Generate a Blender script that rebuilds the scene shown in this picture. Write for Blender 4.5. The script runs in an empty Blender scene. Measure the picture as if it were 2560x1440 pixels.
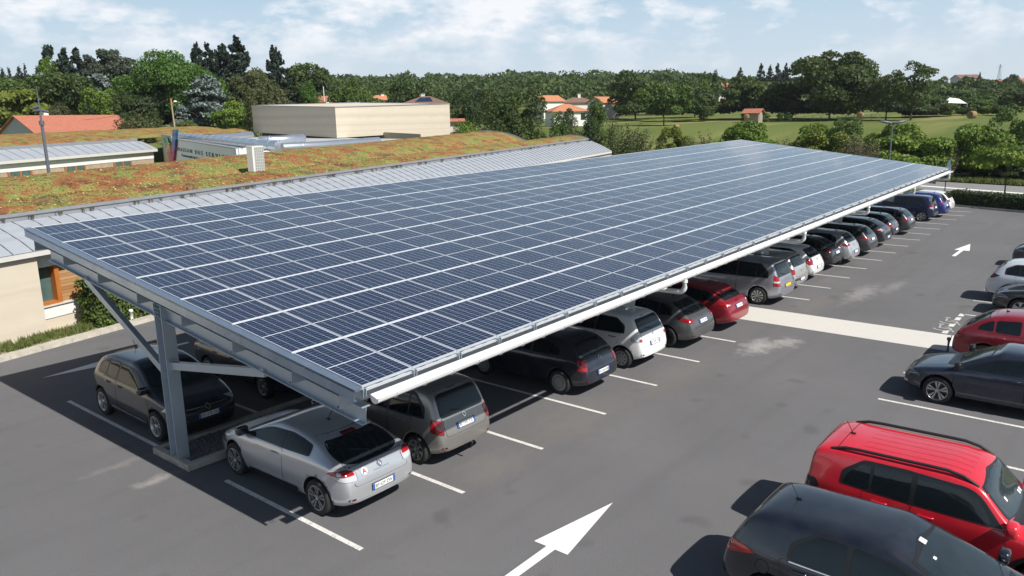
import bpy, bmesh, math, random
from mathutils import Vector, Matrix, geometry
from mathutils.bvhtree import BVHTree
random.seed(7)
SC = bpy.context.scene
COL = SC.collection
rad = math.radians

# ------------------------------------------------------------------ camera
CAM = Vector((-7.367, -9.406, 6.993))
YAW, PITCH, ROLL, FPX = 0.68877, 0.21742, -0.01797, 1936.41
fw = Vector((math.cos(YAW) * math.cos(PITCH), math.sin(YAW) * math.cos(PITCH), -math.sin(PITCH)))
rt = fw.cross(Vector((0, 0, 1))).normalized()
up = rt.cross(fw)
rt2 = rt * math.cos(ROLL) + up * math.sin(ROLL)
up2 = -rt * math.sin(ROLL) + up * math.cos(ROLL)
cam_data = bpy.data.cameras.new('camera')
cam = bpy.data.objects.new('camera', cam_data)
COL.objects.link(cam)
cam.matrix_world = Matrix(((rt2.x, up2.x, -fw.x, CAM.x), (rt2.y, up2.y, -fw.y, CAM.y), (rt2.z, up2.z, -fw.z, CAM.z), (0, 0, 0, 1)))
cam_data.sensor_width = 36.0
cam_data.lens = FPX / 2560 * 36.0
cam_data.clip_start = 0.1
cam_data.clip_end = 6000
SC.camera = cam

# ------------------------------------------------------------------ world, sun, exposure
SUN_EL, SUN_AZ = rad(47), rad(-91)          # azimuth measured from +X towards +Y
world = bpy.data.worlds.new('World')
SC.world = world
world.use_nodes = True
nt = world.node_tree
for n_ in list(nt.nodes):
    nt.nodes.remove(n_)
wo = nt.nodes.new('ShaderNodeOutputWorld')
bg = nt.nodes.new('ShaderNodeBackground')
bg.inputs['Strength'].default_value = SKY_STRENGTH = 0.05
sky = nt.nodes.new('ShaderNodeTexSky')
sky.sky_type = 'NISHITA'
sky.sun_disc = False
sky.sun_elevation = SUN_EL
sky.sun_rotation = math.pi / 2 - SUN_AZ
sky.altitude = 100
sky.air_density = 1.0
sky.dust_density = 0.6
sky.ozone_density = 2.0
tc = nt.nodes.new('ShaderNodeTexCoord')
sep = nt.nodes.new('ShaderNodeSeparateXYZ')
nt.links.new(tc.outputs['Generated'], sep.inputs[0])


def wmath(op, a, b=None, c=None):
    m = nt.nodes.new('ShaderNodeMath'); m.operation = op
    for k, v in enumerate((a, b, c)):
        if v is None: continue
        if isinstance(v, (int, float)): m.inputs[k].default_value = v
        else: nt.links.new(v, m.inputs[k])
    return m.outputs[0]


def wramp(fac, stops):
    r = nt.nodes.new('ShaderNodeValToRGB')
    nt.links.new(fac, r.inputs[0])
    els = r.color_ramp.elements
    while len(els) < len(stops): els.new(0.5)
    for e, (p, c) in zip(els, stops):
        e.position = p; e.color = (c, c, c, 1) if isinstance(c, (int, float)) else (*c, 1)
    return r.outputs[0]


comb = nt.nodes.new('ShaderNodeCombineXYZ')
nt.links.new(wmath('MULTIPLY', sep.outputs[0], 1.0), comb.inputs[0])
nt.links.new(wmath('MULTIPLY', sep.outputs[1], 1.0), comb.inputs[1])
nt.links.new(wmath('MULTIPLY', sep.outputs[2], 2.4), comb.inputs[2])


def wnoise(scale, detail, rough, off=(0, 0, 0)):
    mp = nt.nodes.new('ShaderNodeMapping')
    mp.inputs['Location'].default_value = off
    nt.links.new(comb.outputs[0], mp.inputs[0])
    n = nt.nodes.new('ShaderNodeTexNoise')
    n.inputs['Scale'].default_value = scale
    n.inputs['Detail'].default_value = detail
    n.inputs['Roughness'].default_value = rough
    nt.links.new(mp.outputs[0], n.inputs['Vector'])
    return n.outputs[0]


big = wnoise(5.0, 4, 0.55, (0.62, 0.1, 0.02))
puff = wnoise(17, 9, 0.58, (3.1, 1.7, 0.4))
mixn = wmath('ADD', wmath('MULTIPLY', big, 0.50), wmath('MULTIPLY', puff, 0.50))
mask = wramp(mixn, [(0.475, 0.0), (0.520, 0.42), (0.590, 0.88)])
low = wramp(sep.outputs[2], [(0.040, 0.10), (0.070, 0.50), (0.100, 1.0)])
high = wramp(sep.outputs[2], [(0.145, 1.0), (0.23, 0.06)])
cmask = wmath('MULTIPLY', wmath('MULTIPLY', mask, low), high)


def wmix(fac, a, b):
    m = nt.nodes.new('ShaderNodeMixRGB')
    for k, v in enumerate((fac, a, b)):
        if isinstance(v, tuple): m.inputs[k].default_value = (*v, 1)
        else: nt.links.new(v, m.inputs[k])
    return m.outputs[0]


# pale humid air low down, clear blue higher up
air = wmix(wramp(sep.outputs[2], [(0.02, 0.0), (0.15, 1.0)]), (11.8, 13.2, 14.4), (8.2, 11.2, 13.8))
base = wmix(wramp(sep.outputs[2], [(0.12, 0.92), (0.22, 0.62), (0.42, 0.16), (0.7, 0.0)]), sky.outputs[0], air)
shade = wnoise(17, 9, 0.58, (3.1, 1.7, 0.425))
cloudc = wmix(wramp(shade, [(0.40, 0.0), (0.54, 1.0)]), (12.0, 13.0, 14.6), (16.2, 16.3, 16.8))
skyc = wmix(cmask, base, cloudc)
nt.links.new(skyc, bg.inputs[0])
nt.links.new(bg.outputs[0], wo.inputs[0])

sun_data = bpy.data.lights.new('sun', 'SUN')
sun_data.energy = 4.9
sun_data.angle = rad(0.53)
sun_data.color = (1.0, 0.965, 0.905)
sun = bpy.data.objects.new('sun', sun_data)
COL.objects.link(sun)
sd = Vector((math.cos(SUN_EL) * math.cos(SUN_AZ), math.cos(SUN_EL) * math.sin(SUN_AZ), math.sin(SUN_EL)))
sun.rotation_euler = sd.to_track_quat('Z', 'Y').to_euler()
sun.location = (0, -40, 40)
SC.view_settings.view_transform = 'Standard'
SC.view_settings.look = 'None'
SC.view_settings.exposure = 0.32
SC.view_settings.gamma = 1
SC.view_settings.use_curve_mapping = False
try:
    SC.cycles.max_bounces = 6
    SC.cycles.diffuse_bounces = 3
    SC.cycles.glossy_bounces = 3
    SC.cycles.transparent_max_bounces = 6
    SC.cycles.use_denoising = True
except Exception:
    pass


# ------------------------------------------------------------------ helpers
def ray_dir(u, v):
    return (fw * FPX + rt2 * (u - 1280) - up2 * (v - 720))


def at(u, v, z=0.0):
    d = ray_dir(u, v)
    return CAM + d * ((z - CAM.z) / d.z)


def atD(u, v, D):
    d = ray_dir(u, v)
    return CAM + d * (D / math.hypot(d.x, d.y))


def px(D):
    return D / FPX                     # metres per photo pixel at distance D


def tag(o, label=None, cat=None, group=None, kind=None):
    if label: o['label'] = label
    if cat: o['category'] = cat
    if group: o['group'] = group
    if kind: o['kind'] = kind
    return o


def empty(name, loc=(0, 0, 0), rz=0.0):
    o = bpy.data.objects.new(name, None)
    COL.objects.link(o)
    o.location = loc
    o.rotation_euler = (0, 0, rz)
    o.empty_display_size = 0.2
    return o


def link(name, me, mats=None, parent=None, loc=None):
    o = bpy.data.objects.new(name, me)
    COL.objects.link(o)
    if mats is not None:
        for m in (mats if isinstance(mats, (list, tuple)) else [mats]):
            me.materials.append(m)
    if parent is not None: o.parent = parent
    if loc is not None: o.location = loc
    return o


class MB:
    """collects boxes, bars, tubes and lathes into one mesh"""
    def __init__(self):
        self.v, self.f, self.m, self.s = [], [], [], []

    def add(self, vs, fs, mi=0, smooth=False):
        b = len(self.v)
        self.v += [tuple(p) for p in vs]
        self.f += [tuple(i + b for i in q) for q in fs]
        self.m += [mi] * len(fs)
        self.s += [smooth] * len(fs)
        return self

    def box(self, lo, hi, mi=0, M=None):
        x0, y0, z0 = lo; x1, y1, z1 = hi
        vs = [Vector(p) for p in ((x0, y0, z0), (x1, y0, z0), (x1, y1, z0), (x0, y1, z0), (x0, y0, z1), (x1, y0, z1), (x1, y1, z1), (x0, y1, z1))]
        if M is not None: vs = [M @ p for p in vs]
        return self.add(vs, [(3, 2, 1, 0), (4, 5, 6, 7), (0, 1, 5, 4), (1, 2, 6, 5), (2, 3, 7, 6), (3, 0, 4, 7)], mi)

    def bar(self, a, b, w, h, mi=0, upv=(0, 0, 1)):
        a, b = Vector(a), Vector(b)
        d = (b - a); L = d.length; d.normalize()
        s = d.cross(Vector(upv))
        if s.length < 1e-4: s = d.cross(Vector((1, 0, 0)))
        s.normalize(); u = s.cross(d)
        M = Matrix(((d.x, s.x, u.x, a.x), (d.y, s.y, u.y, a.y), (d.z, s.z, u.z, a.z), (0, 0, 0, 1)))
        return self.box((0, -w / 2, -h / 2), (L, w / 2, h / 2), mi, M)

    def tube(self, pts, r, n=10, mi=0, cap=True, r2=None):
        pts = [Vector(p) for p in pts]
        rings = []
        for i, p in enumerate(pts):
            d = (pts[min(i + 1, len(pts) - 1)] - pts[max(i - 1, 0)]).normalized()
            s = d.cross(Vector((0, 0, 1)))
            if s.length < 1e-3: s = d.cross(Vector((1, 0, 0)))
            s.normalize(); u = s.cross(d)
            rr = r if r2 is None else r + (r2 - r) * i / (len(pts) - 1)
            rings.append([p + (s * math.cos(2 * math.pi * k / n) + u * math.sin(2 * math.pi * k / n)) * rr for k in range(n)])
        vs = [q for ring in rings for q in ring]
        fs = []
        for i in range(len(pts) - 1):
            for k in range(n):
                k2 = (k + 1) % n
                fs.append((i * n + k2, i * n + k, (i + 1) * n + k, (i + 1) * n + k2))
        self.add(vs, fs, mi, True)
        if cap:
            self.add(rings[0], [tuple(range(n))], mi)
            self.add(rings[-1], [tuple(reversed(range(n)))], mi)
        return self

    def lathe(self, prof, n=24, axis='z', c=(0, 0, 0), mi=0, smooth=True):
        """prof: list of (r, h)"""
        c = Vector(c); vs = []
        for r, h in prof:
            for k in range(n):
                a = 2 * math.pi * k / n
                p = (r * math.cos(a), r * math.sin(a), h)
                if axis == 'y': p = (p[0], p[2], p[1])
                if axis == 'x': p = (p[2], p[0], p[1])
                vs.append(c + Vector(p))
        fs = []
        for i in range(len(prof) - 1):
            for k in range(n):
                k2 = (k + 1) % n
                fs.append((i * n + k, i * n + k2, (i + 1) * n + k2, (i + 1) * n + k))
        return self.add(vs, fs, mi, smooth)

    def prism(self, poly, z0, z1, mi=0, M=None):
        n = len(poly)
        vs = [Vector((p[0], p[1], z0)) for p in poly] + [Vector((p[0], p[1], z1)) for p in poly]
        if M is not None: vs = [M @ p for p in vs]
        fs = [tuple(reversed(range(n))), tuple(range(n, 2 * n))] + [(i, (i + 1) % n, n + (i + 1) % n, n + i) for i in range(n)]
        return self.add(vs, fs, mi)

    def build(self, name, mats, parent=None, loc=None, fix=False):
        me = bpy.data.meshes.new(name)
        me.from_pydata(self.v, [], self.f)
        me.polygons.foreach_set('material_index', self.m)
        me.polygons.foreach_set('use_smooth', self.s)
        if fix:
            bm = bmesh.new(); bm.from_mesh(me)
            bmesh.ops.recalc_face_normals(bm, faces=bm.faces)
            bm.to_mesh(me); bm.free()
        me.update()
        return link(name, me, mats, parent, loc)


# ------------------------------------------------------------------ materials
class NT:
    def __init__(self, name):
        self.mat = bpy.data.materials.new(name)
        self.mat.use_nodes = True
        self.t = self.mat.node_tree
        self.b = self.t.nodes['Principled BSDF']
        self.out = self.t.nodes['Material Output']
        self._tc = None

    def node(self, typ, **kw):
        n = self.t.nodes.new(typ)
        for k, v in kw.items(): setattr(n, k, v)
        return n

    def put(self, sock, v):
        if isinstance(v, (int, float)): sock.default_value = v
        elif isinstance(v, tuple): sock.default_value = (*v, 1) if len(v) == 3 and sock.type == 'RGBA' else v
        else: self.t.links.new(v, sock)

    def co(self, which='Object'):
        if self._tc is None: self._tc = self.node('ShaderNodeTexCoord')
        return self._tc.outputs[which]

    def pos(self):
        return self.node('ShaderNodeNewGeometry').outputs['Position']

    def mapping(self, vec, scale=(1, 1, 1), rot=(0, 0, 0), loc=(0, 0, 0)):
        m = self.node('ShaderNodeMapping')
        self.put(m.inputs[0], vec)
        m.inputs['Scale'].default_value = scale
        m.inputs['Rotation'].default_value = rot
        m.inputs['Location'].default_value = loc
        return m.outputs[0]

    def noise(self, vec, scale=5, detail=4, rough=0.55, col=False, dist=0.0):
        n = self.node('ShaderNodeTexNoise')
        self.put(n.inputs['Vector'], vec)
        n.inputs['Scale'].default_value = scale
        n.inputs['Detail'].default_value = detail
        n.inputs['Roughness'].default_value = rough
        n.inputs['Distortion'].default_value = dist
        return n.outputs['Color' if col else 'Fac'] if col else n.outputs[0]

    def voronoi(self, vec, scale=5, feature='F1', out=0):
        n = self.node('ShaderNodeTexVoronoi')
        n.feature = feature
        self.put(n.inputs['Vector'], vec)
        n.inputs['Scale'].default_value = scale
        return n.outputs[out]

    def ramp(self, fac, stops, interp='LINEAR'):
        r = self.node('ShaderNodeValToRGB')
        self.put(r.inputs[0], fac)
        r.color_ramp.interpolation = interp
        els = r.color_ramp.elements
        while len(els) < len(stops): els.new(0.5)
        for e, (p, c) in zip(els, stops):
            e.position = p
            e.color = (c, c, c, 1) if isinstance(c, (int, float)) else (*c, 1)
        return r.outputs[0]

    def mix(self, fac, a, b, mode='MIX'):
        m = self.node('ShaderNodeMixRGB', blend_type=mode)
        self.put(m.inputs[0], fac); self.put(m.inputs[1], a); self.put(m.inputs[2], b)
        return m.outputs[0]

    def math(self, op, a, b=None, c=None, clamp=False):
        m = self.node('ShaderNodeMath', operation=op)
        m.use_clamp = clamp
        for k, v in enumerate((a, b, c)):
            if v is not None: self.put(m.inputs[k], v)
        return m.outputs[0]

    def bump(self, h, strength=0.3, dist=0.02):
        n = self.node('ShaderNodeBump')
        n.inputs['Strength'].default_value = strength
        n.inputs['Distance'].default_value = dist
        self.put(n.inputs['Height'], h)
        self.t.links.new(n.outputs[0], self.b.inputs['Normal'])

    def set(self, **kw):
        names = dict(col='Base Color', rough='Roughness', metal='Metallic', coat='Coat Weight', coat_rough='Coat Roughness', spec='Specular IOR Level', ior='IOR', alpha='Alpha', trans='Transmission Weight', emit='Emission Color', estr='Emission Strength', sheen='Sheen Weight')
        for k, v in kw.items(): self.put(self.b.inputs[names[k]], v)
        return self.mat


def simple(name, col, rough=0.5, metal=0.0, var=0.0, scale=6, **kw):
    t = NT(name)
    if var > 0:
        n = t.noise(t.co(), scale, 4, 0.6)
        c = t.mix(n, tuple(max(0, x * (1 - var)) for x in col), tuple(min(1, x * (1 + var)) for x in col))
    else:
        c = col
    return t.set(col=c, rough=rough, metal=metal, **kw)

# ------------------------------------------------------------------ shared materials
def mat_asphalt():
    t = NT('asphalt')
    p = t.pos()
    big = t.noise(p, 0.22, 5, 0.6)
    mid = t.noise(p, 2.2, 5, 0.65)
    fine = t.noise(p, 70, 2, 0.7)
    grit = t.voronoi(p, 45)
    c = t.ramp(big, [(0.3, (0.116, 0.115, 0.121)), (0.55, (0.133, 0.131, 0.138)), (0.75, (0.150, 0.147, 0.152))])
    c = t.mix(t.ramp(mid, [(0.35, 0.0), (0.75, 0.5)]), c, (0.138, 0.131, 0.127))
    c = t.mix(0.75, c, t.mix(t.ramp(fine, [(0.32, 0.0), (0.68, 1.0)]), (0.25, 0.25, 0.25), (0.76, 0.76, 0.75)), 'OVERLAY')
    c = t.mix(t.ramp(grit, [(0.03, 0.55), (0.10, 0.0)]), c, (0.36, 0.35, 0.33))
    # tracks of tyres along the aisle and old oil spots
    tr = t.noise(t.mapping(p, (0.05, 0.9, 1)), 1.6, 3, 0.5)
    c = t.mix(t.ramp(tr, [(0.52, 0.0), (0.72, 0.22)]), c, (0.084, 0.083, 0.086))
    oil = t.noise(p, 0.9, 2, 0.4)
    c = t.mix(t.ramp(oil, [(0.66, 0.0), (0.74, 0.35)]), c, (0.062, 0.061, 0.062))
    tuft = t.noise(p, 3.0, 6, 0.75)

    def blot(cx, cy, rx, ry, ang, amt, col):
        nonlocal c
        m = t.mapping(p, (1, 1, 0), (0, 0, 0), (-cx, -cy, 0))
        m = t.mapping(m, (1 / rx, 1 / ry, 0), (0, 0, ang))
        ln = t.node('ShaderNodeVectorMath', operation='LENGTH')
        t.put(ln.inputs[0], m)
        d = t.math('ADD', ln.outputs['Value'], t.math('MULTIPLY', t.math('SUBTRACT', tuft, 0.5), 2.6))
        c = t.mix(t.ramp(d, [(0.15, amt), (0.95, 0.0)]), c, col)
    blot(15.0, -0.75, 1.3, 0.6, 0.3, 0.55, (0.46, 0.44, 0.42))
    blot(15.9, -1.3, 0.8, 0.5, -0.3, 0.5, (0.42, 0.40, 0.38))
    blot(24.2, -1.2, 2.4, 0.6, 0.5, 0.34, (0.42, 0.40, 0.39))
    blot(26.2, -1.9, 2.0, 0.4, 0.9, 0.25, (0.40, 0.39, 0.38))
    blot(-1.0, 6.6, 1.0, 0.22, 1.3, 0.32, (0.30, 0.28, 0.26))
    blot(-0.85, 5.3, 0.55, 0.25, 1.2, 0.5, (0.38, 0.355, 0.33))
    blot(6.8, 0.4, 2.3, 1.0, 0.2, 0.35, (0.185, 0.165, 0.145))
    blot(3.7, 0.3, 1.3, 0.7, 0.2, 0.35, (0.185, 0.165, 0.145))
    blot(11.0, -0.1, 2.8, 0.8, 0.1, 0.3, (0.185, 0.165, 0.145))
    blot(21.0, -0.3, 3.0, 0.9, 0.1, 0.35, (0.185, 0.165, 0.145))
    t.bump(t.math('ADD', fine, t.math('MULTIPLY', grit, 0.6)), 0.35, 0.012)
    return t.set(col=c, rough=t.ramp(mid, [(0.3, 0.78), (0.7, 0.92)]), spec=0.35)


def mat_paint_line(name='road_paint', col=(0.72, 0.70, 0.66), wear=0.75):
    t = NT(name)
    p = t.pos()
    n = t.noise(p, 26, 5, 0.7)
    m = t.noise(p, 3, 4, 0.6)
    c = t.mix(t.ramp(t.math('ADD', t.math('MULTIPLY', n, 0.7), t.math('MULTIPLY', m, 0.3)), [(0.38, wear), (0.53, 0.0)]), col, (0.24, 0.23, 0.22))
    c = t.mix(t.ramp(m, [(0.4, 0.0), (0.8, 0.35)]), c, tuple(x * 0.82 for x in col))
    t.bump(n, 0.2, 0.004)
    return t.set(col=c, rough=0.75)


def mat_galv(name='galvanised_steel', col=(0.44, 0.50, 0.56), rough=0.40, metal=0.45):
    t = NT(name)
    v = t.voronoi(t.co(), 28)
    n = t.noise(t.co(), 3, 4, 0.6)
    c = t.mix(t.math('ADD', t.math('MULTIPLY', v, 0.25), t.math('MULTIPLY', n, 0.75)), tuple(x * 0.88 for x in col), tuple(x * 1.1 for x in col))
    return t.set(col=c, rough=t.ramp(n, [(0.3, rough - 0.08), (0.7, rough + 0.1)]), metal=metal)


def mat_concrete(name='concrete', col=(0.46, 0.43, 0.38)):
    t = NT(name)
    p = t.pos()
    n = t.noise(p, 3, 6, 0.7); f_ = t.noise(p, 60, 3, 0.6)
    c = t.mix(t.ramp(n, [(0.35, 0.0), (0.7, 1.0)]), tuple(x * 0.72 for x in col), tuple(x * 1.1 for x in col))
    c = t.mix(0.5, c, t.mix(f_, (0.3, 0.3, 0.3), (0.7, 0.7, 0.7)), 'OVERLAY')
    t.bump(f_, 0.3, 0.006)
    return t.set(col=c, rough=0.9)


def mat_grass(name, a, b, dry=(0.30, 0.25, 0.11), dryamt=0.3, scale=1.0):
    t = NT(name)
    p = t.pos()
    n = t.noise(p, 0.35 * scale, 5, 0.65); f_ = t.noise(p, 9 * scale, 5, 0.75)
    c = t.mix(t.ramp(n, [(0.35, 0.0), (0.65, 1.0)]), a, b)
    c = t.mix(t.ramp(f_, [(0.45, 0.0), (0.75, dryamt)]), c, dry)
    t.bump(f_, 0.6, 0.05)
    return t.set(col=c, rough=0.95, spec=0.15)


M_ASPH = mat_asphalt()
M_LINE = mat_paint_line()
M_FAINT = mat_paint_line('faded_paint', (0.55, 0.53, 0.50), 0.8)
M_WALK = mat_paint_line('walkway_resin', (0.62, 0.59, 0.54), 0.25)
M_ARROW = mat_paint_line('arrow_paint', (0.80, 0.78, 0.74), 0.12)
M_GALV = mat_galv()
M_GALV_D = mat_galv('galvanised_sheet', (0.33, 0.41, 0.52), 0.30, 0.75)
M_CONC = mat_concrete()
M_KERB = mat_concrete('kerb_stone', (0.50, 0.46, 0.39))
M_WHITE = simple('white_pvc', (0.80, 0.80, 0.79), 0.35, var=0.06, scale=1.5)
M_BLACK = simple('black_plastic', (0.018, 0.018, 0.02), 0.5, var=0.2, scale=20)

# ------------------------------------------------------------------ terrain
HOR = 285.0


def smooth(a, b, x):
    t = max(0.0, min(1.0, (x - a) / (b - a)))
    return t * t * (3 - 2 * t)


def terrain(x, y):
    dx, dy = x - CAM.x, y - CAM.y
    D = math.hypot(dx, dy)
    az = math.degrees(math.atan2(dy, dx) - YAW)          # + = left in the photo
    k = 1.0 - 0.55 * smooth(-16, -30, az) if az < -16 else 1.0
    z = -0.06 + 5.0 * smooth(92, 150, D) + 1.6 * smooth(150, 240, D)
    z += (13.5 * smooth(240, 520, D) + 16 * smooth(520, 1000, D)) * k
    if D > 240:
        z += 1.2 * math.sin(x * 0.011 + 1) * math.sin(y * 0.013) * smooth(240, 400, D)
    return z


def build_ground():
    ds = [0, 20, 40, 60, 75, 85] + [92 + 6 * i for i in range(18)] + [205, 225, 245, 270, 300, 340, 390, 450, 520, 600, 700, 820, 960, 1150, 1500, 2200, 3500]
    azs = [YAW + rad(a) for a in ([-180 + 12 * i for i in range(11)] + [-48 + 3 * i for i in range(33)] + [60 + 12 * i for i in range(10)])]
    vs, fs = [], []
    n = len(azs)
    for D in ds:
        for a in azs:
            x, y = CAM.x + D * math.cos(a), CAM.y + D * math.sin(a)
            vs.append((x, y, terrain(x, y)))
    for i in range(len(ds) - 1):
        for j in range(n):
            j2 = (j + 1) % n
            fs.append((i * n + j, (i + 1) * n + j, (i + 1) * n + j2, i * n + j2))
    t = NT('meadow_grass')
    p = t.pos()
    n1 = t.noise(p, 0.05, 4, 0.55); n2 = t.noise(p, 0.9, 6, 0.75); n3 = t.noise(t.mapping(p, (1, 6, 1), (0, 0, rad(25))), 0.016, 3, 0.55)
    c = t.mix(t.ramp(n1, [(0.35, 0.0), (0.65, 1.0)]), (0.085, 0.125, 0.030), (0.130, 0.165, 0.045))
    c = t.mix(t.ramp(n3, [(0.52, 0.0), (0.66, 0.55)]), c, (0.33, 0.28, 0.12))
    c = t.mix(t.ramp(n2, [(0.35, 0.0), (0.75, 0.4)]), c, (0.18, 0.17, 0.06))
    t.bump(n2, 0.7, 0.1)
    m = t.set(col=c, rough=0.95, spec=0.1)
    mb = MB(); mb.add(vs, fs, 0, True)
    return tag(mb.build('ground', m), 'green meadow and grassland rising to the wooded skyline', kind='structure')


ground = build_ground()


def sheet(name, poly, z, mat, label, kind='structure', cuts=0):
    mb = MB()
    mb.add([(p[0], p[1], z) for p in poly], [tuple(range(len(poly)))])
    return tag(mb.build(name, mat), label, kind=kind)


# building frame: s along the wall, t inwards, h up
BA = rad(12); BK = 0.0135
Bb = Vector((math.cos(BA), math.sin(BA), BK)); Bn = Vector((-math.sin(BA), math.cos(BA), 0)); P0 = Vector((2.09, 18.69, 0))


def BW(s, t, h): return P0 + Bb * s + Bn * t + Vector((0, 0, h))


k0 = BW(-60, -1.37, 0); k1 = BW(60, -1.37, 0)
park = [(-60, -45), (40, -45), (56.0 - 0.41 * 30, -33), (58.2, 3.0), (60.5, 8.5), (k1.x, k1.y), (k0.x, k0.y)]
sheet('car_park', park, 0.0, M_ASPH, 'worn grey asphalt of the car park')
# road beyond the hedge
def gp(u, v): q = at(u, v, 0.0); return (q.x, q.y)


r0a, r0b = gp(2330, 452.5), gp(2555, 465.5)
r1a, r1b = gp(2390, 479), gp(2555, 493)


def ext(a, b, k0_, k1_):
    d = (b[0] - a[0], b[1] - a[1])
    return (a[0] + d[0] * k0_, a[1] + d[1] * k0_), (a[0] + d[0] * k1_, a[1] + d[1] * k1_)


ra = ext(r0a, r0b, -9, 8); rb = ext(r1a, r1b, -12, 10)
t_ = NT('road_asphalt'); n_ = t_.noise(t_.pos(), 4, 5, 0.7)
M_ROAD = t_.set(col=t_.mix(n_, (0.19, 0.185, 0.185), (0.24, 0.235, 0.23)), rough=0.9)
sheet('road', [ra[0], ra[1], rb[1], rb[0]], -0.02, M_ROAD, 'grey road running behind the hedge')
la, lb = gp(2295, 463.5), gp(2555, 483)
l0, l1 = ext(la, lb, -2, 6)
dv = Vector((l1[0] - l0[0], l1[1] - l0[1])); nv = Vector((-dv.y, dv.x)).normalized() * 0.42
sheet('road_marking', [(l0[0] - nv.x, l0[1] - nv.y), (l1[0] - nv.x, l1[1] - nv.y), (l1[0] + nv.x, l1[1] + nv.y), (l0[0] + nv.x, l0[1] + nv.y)], -0.012, M_ARROW, 'white line along the middle of the road')

# parking bay lines
ZL = 0.005
mb = MB()


def line(a, b, w=0.1):
    d = Vector((b[0] - a[0], b[1] - a[1])); n = Vector((-d.y, d.x)).normalized() * w / 2
    mb.add([(a[0] - n.x, a[1] - n.y, ZL), (b[0] - n.x, b[1] - n.y, ZL), (b[0] + n.x, b[1] + n.y, ZL), (a[0] + n.x, a[1] + n.y, ZL)], [(0, 1, 2, 3)])


for k in range(7):
    line((2.5 * k, 0), (2.5 * k, 4.15 if k == 0 else 5.0))
for k in range(15):
    line((21.885 + 2.5 * k * 0.992, 0.05 - 0.012 * k), (21.885 + 2.5 * k * 0.992, 5.0))
for k in range(17):
    if k in (6, 7): continue
    line((-0.02 + 2.5 * k, 6.85), (-0.02 + 2.5 * k, 11.6))
for xx in (0.0, 2.45, 4.93, 7.42, 9.90, 12.39, 14.90, 25.23, 27.58, 30.1, 32.6, 35.1):
    line((xx, -4.85), (xx, -9.9))
line((22.75, -4.95), (22.75, -9.9))
for a, b in ((19.75, 20.15), (20.75, 21.2), (21.75, 22.2), (22.4, 22.8)):
    line((a, -4.92), (b, -4.92), 0.16)
tag(mb.build('parking_lines', M_LINE), 'thin white lines dividing the parking bays', kind='structure')

# wheelchair signs beside the dashed line
mb = MB()
for cx_ in (20.45, 21.48):
    def arc(cx, cy, r, a0, a1, w, n=12):
        ps = [(cx + math.cos(a0 + (a1 - a0) * i / n) * r, cy + math.sin(a0 + (a1 - a0) * i / n) * r) for i in range(n + 1)]
        for p, q in zip(ps, ps[1:]): line(p, q, w)
    cy_ = -4.75
    arc(cx_ - 0.1, cy_, 0.26, 1.9, 6.2, 0.05)
    line((cx_ + 0.32, cy_ + 0.12), (cx_ - 0.02, cy_ + 0.1), 0.05)
    line((cx_ - 0.02, cy_ + 0.1), (cx_ - 0.05, cy_ - 0.2), 0.05)
    line((cx_ - 0.05, cy_ - 0.2), (cx_ - 0.36, cy_ - 0.38), 0.05)
    arc(cx_ + 0.46, cy_ + 0.13, 0.05, 0, 6.2, 0.09, 8)
tag(mb.build('disabled_bay_signs', M_FAINT), 'two faded white wheelchair signs on the dashed bay line', kind='structure')

# walkway
sheet('walkway', [(17.72, 5.0), (17.72, -5.35), (19.62, -5.15), (19.62, 5.0)], 0.0042, M_WALK, 'cream painted walkway crossing the car park')
sheet('walkway_end', [(17.7, -5.38), (17.7, -6.6), (19.64, -6.6), (19.64, -5.18)], 0.0045, M_ARROW, 'white painted end of the walkway')


def arrow(name, pts, label):
    mb = MB(); mb.add([(p[0], p[1], 0.006) for p in pts], [tuple(range(len(pts)))])
    tag(mb.build(name, M_ARROW), label, kind='structure')


arrow('arrow_marking', [(3.89, -2.457), (1.955, -2.115), (1.955, -2.375), (-0.6, -2.375), (-0.6, -2.55), (1.955, -2.55), (1.955, -2.805)], 'long white arrow on the asphalt in front of the cars')
arrow('arrow_marking', [(39.3, -2.46), (36.9, -2.13), (36.9, -2.38), (34.9, -2.38), (34.9, -2.55), (36.9, -2.55), (36.9, -2.82)], 'small white arrow far along the aisle')
a_t = at(103, 946, 0); a_u = at(246, 900, 0); a_l = at(240, 922, 0)
cy_ = a_t.y
arrow('arrow_marking', [(a_t.x, cy_), (a_t.x + 2.3, cy_ - 0.36), (a_t.x + 2.3, cy_ - 0.09), (a_t.x + 4.4, cy_ - 0.09), (a_t.x + 4.4, cy_ + 0.09), (a_t.x + 2.3, cy_ + 0.09), (a_t.x + 2.3, cy_ + 0.36)], 'white arrow in the shade of the solar roof')

# kerb and grass strip along the building, kerb under the hedge
mb = MB()
s = -45.0
rk = random.Random(3)
while s < 34:
    e = s + 1.0
    a, b, c, d = BW(s + .004, -1.37, 0), BW(e - .004, -1.37, 0), BW(e - .004, -0.98, 0), BW(s + .004, -0.98, 0)
    for q in (a, b, c, d): q.z = -0.02
    hz = 0.13 + rk.uniform(-.006, .006)
    up_ = [Vector((q.x, q.y, hz)) for q in (a, b, c, d)]
    i0 = Bn * 0.02
    up_[0] += i0; up_[1] += i0
    mb.add([a, b, c, d] + up_, [(0, 1, 5, 4), (1, 2, 6, 5), (2, 3, 7, 6), (3, 0, 4, 7), (4, 5, 6, 7)])
    s = e
tag(mb.build('kerb', M_KERB), 'pale stone kerb in front of the building', kind='structure')
M_GRASS = mat_grass('verge_grass', (0.085, 0.12, 0.03), (0.14, 0.17, 0.05), (0.30, 0.25, 0.12), 0.4, 2)
q = [BW(-45, -0.985, 0), BW(34, -0.985, 0), BW(34, 3.0, 0), BW(-45, 3.0, 0)]
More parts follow.
